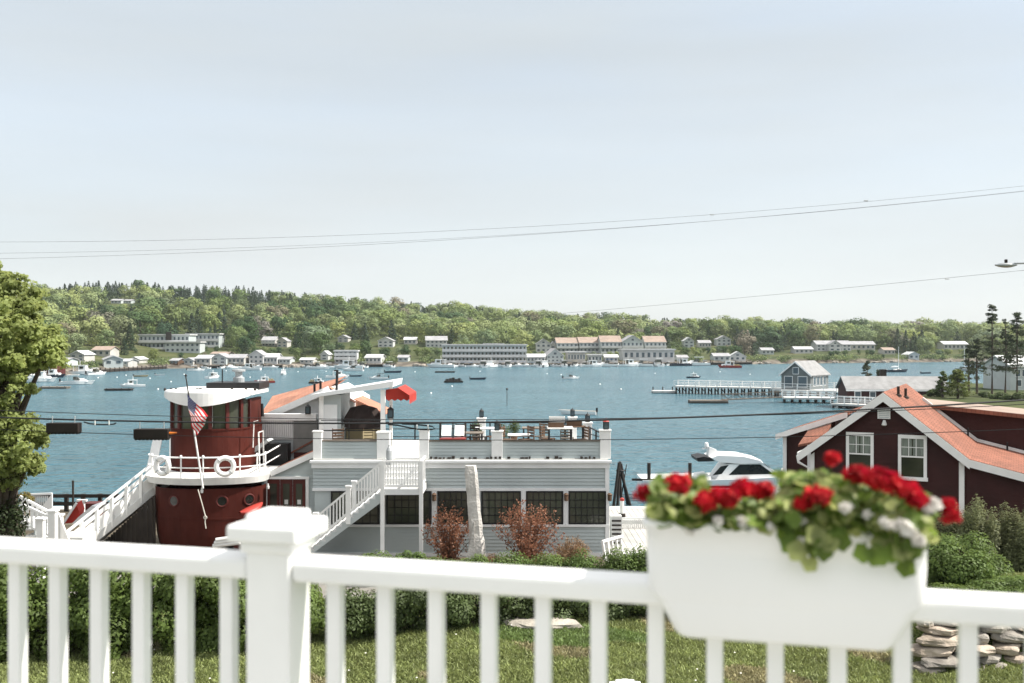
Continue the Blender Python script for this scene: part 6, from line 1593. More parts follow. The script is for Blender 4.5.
def gable_house(name, label, loc, rz, W, Dp, H_, rise, wallm, roofm, cat="house", wins=(), over=.35, z0=0.0, trimm='white', ridge='y', siding=False, group=None, chimney=None, roofside=None):
    """box with gable ends at -y/+y when ridge runs along y, or along x; windows: (face, u, z, w, h) with face f/b/l/r"""
    root = empty(name, loc, label, cat, group, rz); hw, hd = W/2, Dp/2
    m_ = MB()
    if ridge == 'y':
        m_.prism([(-hw, -hd, z0), (hw, -hd, z0), (hw, -hd, H_), (0, -hd, H_+rise), (-hw, -hd, H_)], (0, Dp, 0)); m_.build("wall", wallm, root, True)
        k = rise/hw; m_ = MB()
        for s_ in (1, -1):
            a, b = (0, H_+rise+.05), (s_*(hw+over), H_-k*over+.05)
            m_.prism([(a[0], -hd-over, a[1]), (b[0], -hd-over, b[1]), (b[0], -hd-over, b[1]+.16), (a[0], -hd-over, a[1]+.18)], (0, Dp+2*over, 0))
        m_.build("roof", roofm, root, True)
        m_ = MB()
        for s_ in (1, -1): m_.prism([(0, -hd-over-.02, H_+rise+.2), (s_*(hw+over), -hd-over-.02, H_-k*over+.18), (s_*(hw+over), -hd-over-.02, H_-k*over-.12), (0, -hd-over-.02, H_+rise-.1)], (0, -.05, 0))
        m_.build("rake_board", M[trimm], root, True)
    else:
        m_.prism([(-hw, -hd, z0), (-hw, hd, z0), (-hw, hd, H_), (-hw, 0, H_+rise), (-hw, -hd, H_)], (W, 0, 0)); m_.build("wall", wallm, root, True)
        k = rise/hd; m_ = MB()
        for s_ in (1, -1):
            m_.prism([(-hw-over, 0, H_+rise+.05), (-hw-over, s_*(hd+over), H_-k*over+.05), (-hw-over, s_*(hd+over), H_-k*over+.21), (-hw-over, 0, H_+rise+.23)], (W+2*over, 0, 0))
        m_.build("roof", roofm, root, True)
        m_ = MB(); m_.box(-hw-over, hw+over, -hd-over-.06, -hd-over-.005, H_-k*over-.08, H_-k*over+.16); m_.build("fascia", M[trimm], root, True)
    for (f, u, z, w_, h_) in wins:
        m_ = MB(); g_ = MB(); t = .10
        if f in 'fb':
            y = -hd-.01 if f == 'f' else hd+.01; sg = -1 if f == 'f' else 1
            m_.box(u-w_/2-t, u+w_/2+t, min(y, y+sg*.05), max(y, y+sg*.05), z-h_/2-t, z+h_/2+t); g_.box(u-w_/2, u+w_/2, min(y+sg*.052, y+sg*.07), max(y+sg*.052, y+sg*.07), z-h_/2, z+h_/2)
        else:
            x = -hw-.01 if f == 'l' else hw+.01; sg = -1 if f == 'l' else 1
            m_.box(min(x, x+sg*.05), max(x, x+sg*.05), u-w_/2-t, u+w_/2+t, z-h_/2-t, z+h_/2+t); g_.box(min(x+sg*.052, x+sg*.07), max(x+sg*.052, x+sg*.07), u-w_/2, u+w_/2, z-h_/2, z+h_/2)
        o = m_.build("window", M[trimm], root, True); g_.build("pane", M['glass_blue'], o, True)
    if chimney: m_ = MB(); cx_, cy_, cw, ch_ = chimney; m_.box(cx_-cw/2, cx_+cw/2, cy_-cw/2, cy_+cw/2, H_, ch_); m_.build("chimney", M['dark'], root, True)
    return root
# pier house: gable to the left front, roof slope to the right front
x, y = dpt(805, 188)
gable_house("pier_house", "grey gabled house on the pier with a pale roof and white trim", (x, y, 1.6), R(-42), 5.8, 7.6, 2.75, 2.3, M['pier_grey'], M['roof_grey'],
            wins=[('f', -1.45, 1.4, 1.5, 1.9), ('f', 1.35, 1.4, 1.7, 1.9), ('f', 0, 3.45, 1.0, 1.1), ('r', -2.2, 1.5, .9, 1.6), ('r', -.8, 1.5, .9, 1.6), ('r', .6, 1.5, .9, 1.6), ('r', 2.1, 1.5, .9, 1.6)], z0=0)
x, y = dpt(892, 160)
gable_house("red_pier_building", "long low dark red building on the pier with grey roof and three white windows", (x, y, .5), R(-4), 15.5, 6, 2.45, 1.75, M['barn'], M['roof_grey'], "building", ridge='x',
            wins=[('f', -6.2, 1.35, .85, 1.4), ('f', -3.9, 1.35, .8, 1.3), ('f', -1.2, 1.35, .9, 1.3), ('f', 2.5, 1.35, .9, 1.3), ('f', 5.5, 1.35, .9, 1.3)], chimney=(-1.2, .8, .9, 5.5))
pier("building_pier", "pile deck carrying the long dark red building", dpt(845, 162), dpt(938, 158), 7.5, .49, 11, False)
# grey house on the wooded point, right
x, y = dpt(1021, 172)
gable_house("point_house", "pale grey shingled house with white roof edge behind the pines on the right", (x, y, gz(x, y)), R(6), 9.0, 8, 4.1, 1.5, M['grey_pale'], M['roof_white'], ridge='x',
            wins=[('f', -3.2, 2.9, .8, 1.1), ('f', -2.0, 2.9, .8, 1.1), ('f', 1, 2.9, 1.2, 1.1), ('f', -3, 1.2, .8, 1.0), ('f', .5, 1.2, 1.0, 1.2)])

# ------------------------------------------------------------------ conifers and small trees on the point
needle = foliage("pine_needles", (.062, .08, .045), None, .25, .4, 1.5)
bush_m = foliage("point_leaf", (.085, .12, .035), None, .3, .4, 1)
def pine(name, label, px, D, pytop, width, seed, fm, full=False, leaf=.30, n=60):
    x, y = dpt(px, D); z = gz(x, y); h = EYE-(pytop-341)/F*D-z; rg = np.random.default_rng(seed)
    root = empty(name, (x, y, z), label, "tree"); m_ = MB(); m_.path([(0, 0, -.3), (rg.normal(0, .1), 0, h*.5), (0, 0, h)], [.2, .14, .03], 7); sub = []
    for k in range(n):
        t = rg.uniform(.12 if full else .30, 1.0); r = width*((1-t)**.75*1.0+.10)*rg.uniform(.35, 1.0); a = rg.uniform(0, 6.28)
        q = np.array([math.cos(a)*r, math.sin(a)*r, h*t-.1*r]); kk = rg.uniform(.35, .65)*(1.1-.5*t)*max(.5, width/1.7)
        sub.append((q, np.array([kk, kk, kk*.45]))); m_.path([(0, 0, h*t), Vector(q)], [.05, .02], 4)
    m_.build("trunk", M['bark'], root, True)
    C, N = shell_points(sub, 42, rg, .35); quad_mesh("crown", leaf_arrays(C, N, leaf*rg.uniform(.6, 1.3, len(C)), .45, .1, rg), fm, root)
pine("pine_tree", "tallest thin pine standing alone on the right point", 992, 150, 304, 2.2, 1, needle, n=62)
pine("pine_tree", "tall pine nearest the frame edge before the grey house", 1017, 148, 311, 2.6, 2, needle, n=84)
pine("pine_tree", "slimmer pine just left of the edge pine", 1005, 152, 318, 1.8, 3, needle, n=42)
pine("pine_tree", "shorter pine with bare lower trunk left of the tallest pine", 977, 156, 338, 2.0, 4, needle, n=50)
pine("pine_tree", "pine with thin crown over the water by the pale sailing boat", 969, 160, 345, 1.8, 5, needle, n=42)
pine("spruce_tree", "small dense spruce above the red pier building's roof end", 867, 166, 361, 1.9, 6, needle, True, n=70)
pine("spruce_tree", "narrower spruce beside the small dense spruce", 878, 170, 368, 1.2, 7, needle, True, n=45)
pine("spruce_tree", "young spruce left of the bright bushy tree on the point", 943, 146, 371, 1.4, 8, bush_m, True, n=60)
pine("broadleaf_tree", "bright bushy tree on the lawn of the right point", 958, 143, 369, 2.3, 9, foliage("bright_leaf", (.12, .15, .04), None, .35, .35, 1), True, n=80)
pine("spruce_tree", "tiny slender spruce by the dark hulled sailing boat", 896, 170, 383, .7, 10, needle, True, n=24)
for k, (px, D, r, lab) in enumerate([(1000, 142, (1.6, 1.2, 1.0), "dark round bush before the grey house on the point"), (1016, 140, (1.8, 1.2, 1.2), "dark round bush at the frame edge on the point"), (985, 146, (1.2, 1, .9), "dark bush at the foot of the tallest pine"), (935, 148, (1.4, 1, 1.2), "olive bush left of the young spruce on the point")]):
    x, y = dpt(px, D); shrub("bush", lab, "bush", Vector((x, y, gz(x, y)-.1)), r, 2500, .26, dark_m if k < 3 else bush_m, 300+k, 10, None)
# ------------------------------------------------------------------ buildings on the far shore
clear = []     # (px0, px1, distance) of far buildings, so that no tree stands in front of them
def far_building(name, label, px0, px1, pyb, pyt, wallm='white_old', roofm='roof_grey', roof='gable_x', storeys=1, nwin=4, depth=9, yaw=0, rise=.35, balcony=False, chim=False, cat="house", D=None, group=None, glass='glass_blue'):
    wallm = {'white': 'far_white', 'white_old': 'far_cream'}.get(wallm, wallm); roofm = {'roof_grey': 'far_roof', 'roof_pale': 'far_flat', 'roof_white': 'far_flat'}.get(roofm, roofm)
    pc = (px0+px1)/2
    p = ground_hit(pc, pyb) if D is None else Vector(((pc-512)/F*D, D, EYE-(pyb-341)/F*D))
    W = (px1-px0)/F*p.y; Ht = (pyb-pyt)/F*p.y
    clear.append((px0-2, px1+2, p.y, pyt, pyb))
    rise_m = Ht*rise if roof.startswith('gable') else 0; Hw = Ht-rise_m
    loc = Vector((p.x, p.y+depth/2, p.z)); base = -3.0
    wins = []
    sh = Hw/storeys
    for s_ in range(storeys):
        for i in range(nwin):
            wins.append(('f', -W/2+W*(i+.5)/nwin, sh*(s_+.55), W/nwin*.46, sh*.44))
    if roof == 'gable_y' and rise_m > 2: wins.append(('f', 0, Hw+rise_m*.3, min(1.2, W*.2), rise_m*.32))
    if roof.startswith('gable'):
        root = gable_house(name, label, loc, R(yaw), W, depth, Hw, rise_m, M[wallm], M[roofm], cat, wins, .4, base, 'far_white', 'x' if roof == 'gable_x' else 'y', group=group,
                           chimney=(W*.28, 1, .9, Hw+rise_m+1.0) if chim else None)
    else:
        root = empty(name, loc, label, cat, group, R(yaw)); hw, hd = W/2, depth/2
        m_ = MB(); m_.box(-hw, hw, -hd, hd, base, Hw); m_.build("wall", M[wallm], root, True)
        m_ = MB(); m_.box(-hw-.5, hw+.5, -hd-.9, hd+.4, Hw+.001, Hw+.55); m_.build("roof", M[roofm], root, True)
        for (f, u, z, w_, h_) in wins:
            m_ = MB(); m_.box(u-w_/2-.1, u+w_/2+.1, -hd-.06, -hd-.005, z-h_/2-.1, z+h_/2+.1); o = m_.build("window", M['far_white'], root, True)
            g_ = MB(); g_.box(u-w_/2, u+w_/2, -hd-.09, -hd-.061, z-h_/2, z+h_/2); g_.build("pane", M[glass], o, True)
        if chim: m_ = MB(); m_.box(hw*.1, hw*.1+2.4, -hd-1.2, -hd-.0-.91, Hw-3, Hw+1.6); m_.build("chimney", M['dark'], root, True)
    if balcony:
        for s_ in range(0 if balcony == 2 else 1, storeys):
            m_ = MB(); z = sh*s_; m_.box(-W/2-.1, W/2+.1, -depth/2-1.5, -depth/2-.1, z-.18, z+.05)
            m_.box(-W/2-.1, W/2+.1, -depth/2-1.5, -depth/2-1.42, z+.051, z+.95); m_.build("balcony", M['far_white'], root, True)
    return root
FB = far_building
FB("blue_inn", "long two storey blue grey inn with a white flat roof on the left far slope", 139, 188, 349, 335, 'grey_siding', 'roof_white', 'flat', 2, 12, 12, 3, balcony=2, cat="inn", chim=True)
FB("blue_inn", "second upper wing of the blue grey inn, right of its dark chimney", 186, 218, 346.5, 334, 'grey_siding', 'roof_white', 'flat', 2, 8, 12, 3, balcony=2, cat="inn")
FB("blue_inn", "lower front wing of the blue grey inn on the left far slope", 165, 199, 352.5, 342.5, 'grey_pale', 'roof_white', 'flat', 2, 7, 9, 3, cat="inn")
FB("waterfront_house", "house with a rusty red roof above the left marina", 92, 110, 356, 346.5, 'white_old', 'roof_red', 'gable_x', 1, 3)
FB("boat_shed", "grey boat shed on the left wharf", 98, 116, 366, 356, 'grey_siding', 'roof_grey', 'gable_y', 1, 2, 10, 25, cat="shed")
FB("boat_shed", "low white shed beside the grey boat shed on the left wharf", 118, 128, 365.5, 360, 'white_old', 'roof_pale', 'gable_x', 1, 2, cat="shed")
FB("fish_shed", "dark red shed in the crowded left marina", 38, 52, 371, 363, 'maroon', 'roof_grey', 'gable_x', 1, 2, cat="shed")
FB("waterfront_house", "white gabled house uphill left of the rusty red roof", 70, 84, 361, 351, 'white_old', 'roof_pale', 'gable_y', 2, 2)
FB("hill_house", "pale house high among the trees of the left hill", 111, 121, 303, 298.5, 'grey_pale', 'roof_grey', 'gable_x', 1, 3)
FB("hill_house", "grey roofed house high on the left hill beside the pale one", 123, 131, 303, 299, 'grey_siding', 'roof_grey', 'gable_x', 1, 3)
FB("slope_house", "grey roofed white house among trees above the far white sheds", 262, 275, 346, 336.5, 'white_old', 'roof_grey', 'gable_x', 2, 4, balcony=1)
FB("slope_house", "smaller white house just right of the grey roofed house on the slope", 277, 287, 347, 337.5, 'white_old', 'roof_grey', 'gable_y', 2, 2)
FB("marina_shed", "tan roofed marina shed at the left end of the far white sheds", 211, 228, 357, 352, 'white_old', 'roof_red', 'gable_x', 1, 4, cat="shed")
FB("marina_shed", "low grey marina shed on the far wharf", 196, 210, 366, 357.5, 'white_old', 'roof_pale', 'gable_x', 1, 3, cat="shed")
FB("marina_shed", "dark grey marina shed with a white gable front", 212, 226, 366.5, 356.5, 'grey_siding', 'roof_grey', 'gable_y', 2, 2, cat="shed")
FB("marina_shed", "white marina shed between the dark grey shed and the twin gabled house", 228, 244, 366, 357, 'white_old', 'roof_grey', 'gable_x', 1, 4, cat="shed")
FB("marina_house", "white house with a broad gable beside the docked boats", 249, 263, 365.5, 352.5, 'white', 'roof_grey', 'gable_y', 2, 3)
FB("marina_house", "white house joined to the broad gabled house, long side to the water", 263.5, 277, 366, 356.5, 'white', 'roof_pale', 'gable_x', 1, 4)
FB("narrow_house", "narrow white house standing alone on the far bank", 320.5, 328, 360, 351, 'white', 'roof_pale', 'gable_y', 2, 1)
FB("white_house", "white two storey house with window bands at the water's edge", 334, 356, 363.5, 352, 'white', 'roof_white', 'flat', 3, 5, 9, 4, balcony=1)
FB("white_cottage", "white cottage right of the white two storey house", 366, 382, 363, 355, 'white', 'roof_pale', 'gable_x', 1, 4, 8, -6)
FB("slope_house", "white gabled house on the wooded slope left of the dormered house", 378, 393, 347, 337, 'white', 'roof_grey', 'gable_y', 2, 3)
FB("dormer_house", "white house with a grey roof on the slope above the long inn", 425, 446, 347, 336, 'white', 'roof_grey', 'gable_x', 2, 5, 10, 6, chim=True)
FB("long_inn", "long three storey waterfront inn with white balcony bands", 442, 526, 364.5, 347.5, 'grey_siding', 'roof_white', 'flat', 3, 22, 13, 2, balcony=2, cat="inn", glass='glass')
FB("inn_lobby", "flat roofed pale block behind the long inn", 484, 503, 349, 344, 'white_old', 'roof_white', 'flat', 1, 5, 10, D=448, cat="building")
FB("church_house", "white steep gabled house above the grey gabled far restaurant", 536, 551, 352, 338.5, 'white', 'roof_grey', 'gable_y', 2, 3)
FB("small_house", "narrow white house between the steep gable and the red roofed row", 550, 556, 352, 341, 'white_old', 'roof_grey', 'gable_y', 2, 1)
FB("far_restaurant", "grey restaurant with a tall white edged gable on the far waterfront", 545, 562, 363, 349.5, 'grey_siding', 'roof_grey', 'gable_y', 2, 4, 10, 8, .5, cat="restaurant")
FB("far_restaurant_porch", "low pale porch building left of the grey gabled far restaurant", 527, 545, 364, 356, 'grey_pale', 'roof_pale', 'gable_x', 1, 5, cat="building")
for k, (a, b, yb, yt, kind, lab) in enumerate([
    (556, 577, 352.5, 337.5, 'gable_x', "leftmost red roofed house of the row above the far waterfront"), (578.5, 598, 352.5, 337, 'gable_x', "second red roofed house of the row above the far waterfront"),
    (600, 620.5, 353, 335.5, 'gable_x', "third red roofed house of the row, next to the gabled one"), (621.5, 642, 353, 335, 'gable_y', "grey house of the row with a gable facing the water"),
    (644, 665, 352.5, 336, 'gable_x', "rightmost red roofed house of the row, beside the dark trees")]):
    FB("row_house", lab, a, b, yb, yt, 'grey_pale' if k != 3 else 'grey_siding', 'roof_red' if k != 3 else 'roof_grey', kind, 2, 5, 11, 5, .34, balcony=2, group="red roofed houses in a row")
FB("white_hall", "long low white hall on the far waterfront", 622, 674, 361, 350.5, 'white', 'roof_white', 'flat', 1, 9, 11, 4, cat="hall")
FB("flat_shop", "flat roofed white shop below the row of red roofed houses", 567, 585, 363, 353.5, 'white_old', 'roof_white', 'flat', 1, 6, 9, 3, cat="shop")
FB("slope_house", "pale blue gabled house among trees right of the red roofed row", 684, 694, 347, 337, 'grey_pale', 'roof_pale', 'gable_y', 2, 2)
FB("slope_house", "pale blue house with a steep gable further right among trees", 717, 731, 345.5, 335.5, 'grey_pale', 'roof_grey', 'gable_y', 2, 3)
FB("boat_house", "grey boat shed with a brown roof edge on the right far shore", 714, 730, 361.5, 354, 'grey_siding', 'roof_grey', 'gable_x', 1, 3, cat="shed")
FB("boat_house", "white gabled boathouse right of the grey boat shed", 731, 747, 362, 353, 'white', 'roof_pale', 'gable_y', 1, 3, 9, -8, .5, cat="shed")
FB("shore_cottage", "small white cottage on the lawn left of the long white house", 795, 813, 353, 346.5, 'white', 'roof_pale', 'gable_x', 1, 4)
FB("long_white_house", "long white house with two gables on the right far shore", 816, 851, 350.5, 340.5, 'white', 'roof_grey', 'gable_x', 2, 8, 10, 3, chim=True)
FB("white_wing", "gabled wing in the middle of the long white house", 829, 841, 351, 340, 'white', 'roof_grey', 'gable_y', 2, 2, 4, 3)
FB("long_white_house", "grey roofed house right of the long white house", 852, 875, 349.5, 341, 'white_old', 'roof_grey', 'gable_x', 1, 5)
FB("shore_cottage", "tiny white gabled cottage behind the dark hulled sailing boat", 909, 919, 360, 353, 'white', 'roof_pale', 'gable_y', 1, 2)
FB("lawn_house", "white house on the lawn above the pale sailing boat", 943, 968, 349, 341, 'white', 'roof_pale', 'gable_x', 1, 6, 9, 4)
for a in [
    ("cabin", "small grey cabin behind the marina boats, left of the grey boat shed", 56, 66, 364, 358, 'grey_pale', 'roof_grey', 'gable_x', 1, 3),
    ("cabin", "white cabin at the water between the low white shed and the blue inn", 130, 139, 363, 357, 'white_old', 'roof_pale', 'gable_y', 1, 2),
    ("fish_shed", "small brown shed on the bank below the blue inn's front wing", 170, 178, 364, 358.5, 'brown', 'roof_grey', 'gable_x', 1, 2),
    ("cabin", "tiny white cabin on the bank below the blue inn's right wing", 184, 193, 364, 358, 'white_old', 'roof_grey', 'gable_y', 1, 2),
    ("marina_shed", "grey shed right of the joined white marina house", 279, 290, 364, 358, 'grey_pale', 'roof_grey', 'gable_x', 1, 3),
    ("cabin", "low pale boathouse left of the narrow white house", 300, 313, 363.5, 358.5, 'white_old', 'roof_pale', 'gable_x', 1, 3),
    ("slope_house", "white house half way up the slope above the white two storey house", 338, 348, 342, 335, 'white_old', 'roof_grey', 'gable_y', 2, 2),
    ("cabin", "small grey cabin between the white cottage and the long inn", 398, 408, 361, 355, 'grey_pale', 'roof_grey', 'gable_x', 1, 2),
    ("slope_house", "pale house behind the trees left of the dormered house", 404, 416, 344, 337, 'white_old', 'roof_pale', 'gable_x', 1, 3),
    ("shop", "low grey shop between the flat roofed shop and the white hall", 588, 602, 363.5, 357, 'grey_pale', 'roof_white', 'flat', 1, 4),
    ("shop", "white kiosk with a pale roof left of the long white hall", 605, 618, 363.5, 356.5, 'white', 'roof_pale', 'gable_x', 1, 3),
    ("cabin", "grey cabin at the water right of the long white hall", 678, 688, 361.5, 355.5, 'grey_siding', 'roof_grey', 'gable_x', 1, 2),
    ("slope_house", "white house between the two pale blue gabled houses", 699, 711, 347, 340, 'white_old', 'roof_grey', 'gable_x', 1, 4),
    ("shore_cottage", "grey cottage among trees right of the white boathouse", 762, 774, 354, 347.5, 'grey_pale', 'roof_grey', 'gable_x', 1, 3),
    ("shore_cottage", "white cottage with a red roof near the dark hulled sailing boat", 884, 895, 354, 347.5, 'white_old', 'roof_red', 'gable_x', 1, 3)]: FB(*a)
# wharves along the far shore
def wharf(label, px0, px1, z=1.3, wid=5, off=-3):
    a, b = (px0-512)/F*(shore(px0)+off), (px1-512)/F*(shore(px1)+off)
    p0, p1 = Vector((a, shore(px0)+off, 0)), Vector((b, shore(px1)+off, 0)); root = empty("wharf", p0, label, "wharf")
    m_ = MB(); m_.prism([p0+Vector((0, 0, z-.35)), p1+Vector((0, 0, z-.35)), p1+Vector((0, wid, z-.35)), p0+Vector((0, wid, z-.35))], (0, 0, .35)); m_.build("deck", M['wood'], root)
    n = max(4, int((p1-p0).length/3))
    for i in range(n+1): q = p0.lerp(p1, i/n); m_ = MB(); m_.tube((q.x, q.y+.2, -2), (q.x, q.y+.2, z+.2), .2, n=6); m_.build("pile", M['dark'], root)
    m_ = MB(); m_.prism([p0+Vector((0, .6, -1)), p1+Vector((0, .6, -1)), p1+Vector((0, .6, z-.36)), p0+Vector((0, .6, z-.36))], (0, .2, 0)); m_.build("bulkhead", M['dark'], root)
wharf("dark wooden wharf in front of the grey boat shed, far left", 100, 166); wharf("far wharf with docked boats before the white sheds", 200, 282); wharf("low far wharf before the white two storey house", 305, 390)
wharf("far wharf along the front of the long inn", 432, 530); wharf("far wharf below the grey gabled restaurant and the shop", 532, 600); wharf("far wharf along the long white hall", 602, 712)
wharf("far wharf before the grey boat shed and white boathouse", 713, 752)
# ------------------------------------------------------------------ far trees: prototypes of unit height
def tree_arrays(kind, seed, per, leaf):
    rg = np.random.default_rng(seed); lob = []
    if kind == 'broad':
        for i in range(24):
            d = unit(rg.normal(size=(1, 3)))[0]; q = rg.uniform(.3, 1)**.5
            c = np.array([d[0]*.33*q, d[1]*.33*q, .60+d[2]*.25*q]); r = rg.uniform(.10, .17); lob.append((c, np.array([r, r, r*.75])))
        for i in range(6): lob.append((np.array([rg.uniform(-.3, .3), rg.uniform(-.3, .3), rg.uniform(.12, .3)]), np.array([.15, .15, .13])))
        C, N = shell_points(lob, per, rg, .12, .92)
        N = N*.7 + unit(C-np.array([0, 0, .5]))*.55; N[:, 2] += .15
        S = leaf*rg.uniform(.55, 1.3, len(C)); asp = .75
    else:
        n = per*30; t = rg.uniform(.05, 1.0, n)**1.15; lay = np.sin(t*55)*.22+1
        rad = (.25*(1-t)**.8+.012)*lay*np.sqrt(rg.uniform(.25, 1, n)); a = rg.uniform(0, 6.28, n)
        rad *= 1+.22*np.sin(a*3+t*9)
        C = np.stack([np.cos(a)*rad, np.sin(a)*rad, t-.12*rad], 1)
        N = np.stack([np.cos(a), np.sin(a), np.full(n, .9)], 1)+rg.normal(0, .35, (n, 3))
        S = leaf*rg.uniform(.6, 1.3, n)*(1.15-.5*t); asp = .6
    C[:, 2] = np.maximum(C[:, 2], .02)
    V = leaf_arrays(C, N, S, asp, .12, rg)
    # trunk as four long quads
    tr_ = []
    for k in range(5):
        a0, a1 = 2*math.pi*k/5, 2*math.pi*(k+1)/5; tr_ += [(math.cos(a0)*.022, math.sin(a0)*.022, -.05), (math.cos(a1)*.022, math.sin(a1)*.022, -.05), (math.cos(a1)*.012, math.sin(a1)*.012, .6), (math.cos(a0)*.012, math.sin(a0)*.012, .6)]
    return np.array(tr_), V
leaf_obj = foliage("far_tree_leaf", (1, 1, 1), 'object', .25, .18, 6, .7, .1)
leaf_att = foliage("forest_leaf", (1, 1, 1), 'attr', .25, .15, .05, .7, .1)
KB, KC = 7, 4
protos = {}
for kind, K in (('broad', KB), ('conifer', KC)):
    protos[kind] = []
    for i in range(K):
        tv, lv = tree_arrays(kind, 500+i+(50 if kind == 'conifer' else 0), 40 if kind == 'broad' else 22, .062 if kind == 'broad' else .075)
        me = quad_mesh("far_tree", np.vstack([tv, lv]), [leaf_obj, M['bark']], link=False)
        mi = np.zeros(len(me.polygons), np.int32); mi[:5] = 1; me.polygons.foreach_set("material_index", mi); protos[kind].append(me)
small = {'broad': [tree_arrays('broad', 600+i, 26, .075)[1] for i in range(6)], 'conifer': [tree_arrays('conifer', 650+i, 9, .11)[1] for i in range(4)]}
rg = np.random.default_rng(77)
tints = {'pale': ((.235, .285, .122), "pale yellow green rounded tree"), 'fresh': ((.155, .205, .085), "fresh green rounded tree"), 'olive': ((.160, .195, .098), "olive green rounded tree"),
         'bud': ((.205, .195, .145), "greyish budding tree"), 'deep': ((.066, .112, .048), "deep green bushy tree"), 'con': ((.040, .064, .038), "dark conifer")}
marks = [(20, "near the left edge beyond the maple"), (90, "above the left marina"), (175, "around the blue grey inn"), (240, "behind the far white sheds"), (300, "on the bank left of the white two storey house"),
         (350, "behind the white two storey house"), (410, "between the white cottage and the long inn"), (485, "behind the long three storey inn"), (550, "behind the grey gabled far restaurant"),
         (610, "behind the row of red roofed houses"), (680, "right of the red roofed row"), (740, "by the white gabled boathouse"), (785, "left of the shore cottage"), (845, "around the long white house"), (900, "near the tiny white cottage"), (955, "around the house on the right far lawn"), (1015, "behind the pines of the point")]
def kind_at(px, x, y, f):
    """species: conifers on the high ground and at the left, pale hardwoods in bands lower down"""
    s = math.sin(x*.021+1.3)+math.sin(y*.027+x*.013)+rg.normal(0, .8)
    pc = .19+.46*sstep(.45, 1.0, f)*(1.0 if px < 450 else .8)+(.34 if px < 270 and f > .22 else 0)
    if rg.random() < pc: return 'con'
    if s > .5: return 'pale'
    if s > -.2: return rg.choice(['fresh', 'pale', 'olive'])
    if s > -1.0: return rg.choice(['fresh', 'olive', 'bud', 'deep'])
    return rg.choice(['deep', 'fresh', 'con'])
pts = []
for it in range(14000):
    px = rg.uniform(-120, 1150); ds = float(shore(px)); dr = float(ridge_d(px)); d = ds+rg.uniform(0, 1)**.85*(dr-ds+90)+9
    x = (px-512)/F*d
    f = (d-ds)/(dr-ds); sp = 8.2+2.4*min(f, 1)
    pts.append((px, x, d, f, sp))
grid = {}; kept = []
for p in pts:
    key = (int(p[1]//16), int(p[2]//16)); ok = True
    for i in (-1, 0, 1):
        for j in (-1, 0, 1):
            for q in grid.get((key[0]+i, key[1]+j), []):
                if (q[1]-p[1])**2+(q[2]-p[2])**2 < ((p[4]+q[4])/2)**2: ok = False
    if not ok: continue
    grid.setdefault(key, []).append(p); kept.append(p)
sel = []
for (px, x, d, f, sp) in kept:
    z = gz(x, d); kd = str(kind_at(px, x, d, f)); h = rg.uniform(10, 17.5) if kd != 'con' else rg.uniform(8.5, 12.5)
    if px > 660: h *= 1.15
    if f < .12: h *= .8
    hw = h*(.40 if kd != 'con' else .2)/d*F; pyt = 341-(z+h-EYE)/d*F; bad = False
    for (a, b, D, yt, yb) in clear:
        if d < D+13 and px+hw > a and px-hw < b and pyt < yb-1.5:
            # a low tree may still stand in front when it hides only the foot of the house
            hm = ((341-yb+(yb-yt)*.22)/F*d+EYE-z)
            if d < D-1 and hm > 2.5: h = hm; hw = h*.4/d*F; pyt = 341-(z+h-EYE)/d*F; kd = 'deep' if kd == 'con' else kd
            else: bad = True
    if 770 < px < 880 and f < .12 and rg.random() < .6: bad = True
    if not bad and z > .7: sel.append((px, x, d, z, kd, h, f))
sel.sort(key=lambda t: t[2]-float(shore(t[0])))
near, far_ = sel[:285], sel[285:]
for (px, x, d, z, kd, h, f) in near:
    c, word = tints[kd]; me = protos['conifer' if kd == 'con' else 'broad'][int(rg.integers(KC if kd == 'con' else KB))]
    o = bpy.data.objects.new("conifer" if kd == 'con' else "far_tree", me); col.objects.link(o); o.location = (x, d, z-.3)
    wd = rg.uniform(.85, 1.25); o.scale = (h*wd, h*wd, h); o.rotation_euler = (0, 0, rg.uniform(0, 6.28))
    v = rg.uniform(.75, 1.25, 3)*rg.uniform(.85, 1.15); o.color = (c[0]*v[0], c[1]*(.3+.7*v[0]), c[2]*v[2], 1)
    ph = min(marks, key=lambda m: abs(m[0]-px))[1]; zone = "by water" if f < .12 else "upslope"
    tag(o, f"{word} {zone} {ph}", "tree", f"{word}s {zone} {ph}")
Vs, Ts = [], []
for (px, x, d, z, kd, h, f) in far_:
    c, _ = tints[kd]; lst = small['conifer' if kd == 'con' else 'broad']; v = lst[int(rg.integers(len(lst)))]
    a = rg.uniform(0, 6.28); wd = rg.uniform(.9, 1.3)*h; ca, sa = math.cos(a), math.sin(a)
    q = np.stack([(v[:, 0]*ca-v[:, 1]*sa)*wd+x, (v[:, 0]*sa+v[:, 1]*ca)*wd+d, v[:, 2]*h+z-.3], 1); Vs.append(q)
    k = rg.uniform(.75, 1.25); t = np.array([c[0]*k, c[1]*(.3+.7*k), c[2]*k*rg.uniform(.8, 1.2), 1]); Ts.append(np.tile(t, (len(q), 1)))
fo_ = quad_mesh("forest", np.vstack(Vs), leaf_att, tint=np.vstack(Ts)); tag(fo_, kind="stuff")
print("trees", len(near), "forest", len(far_), "quads", len(np.vstack(Vs))//4)
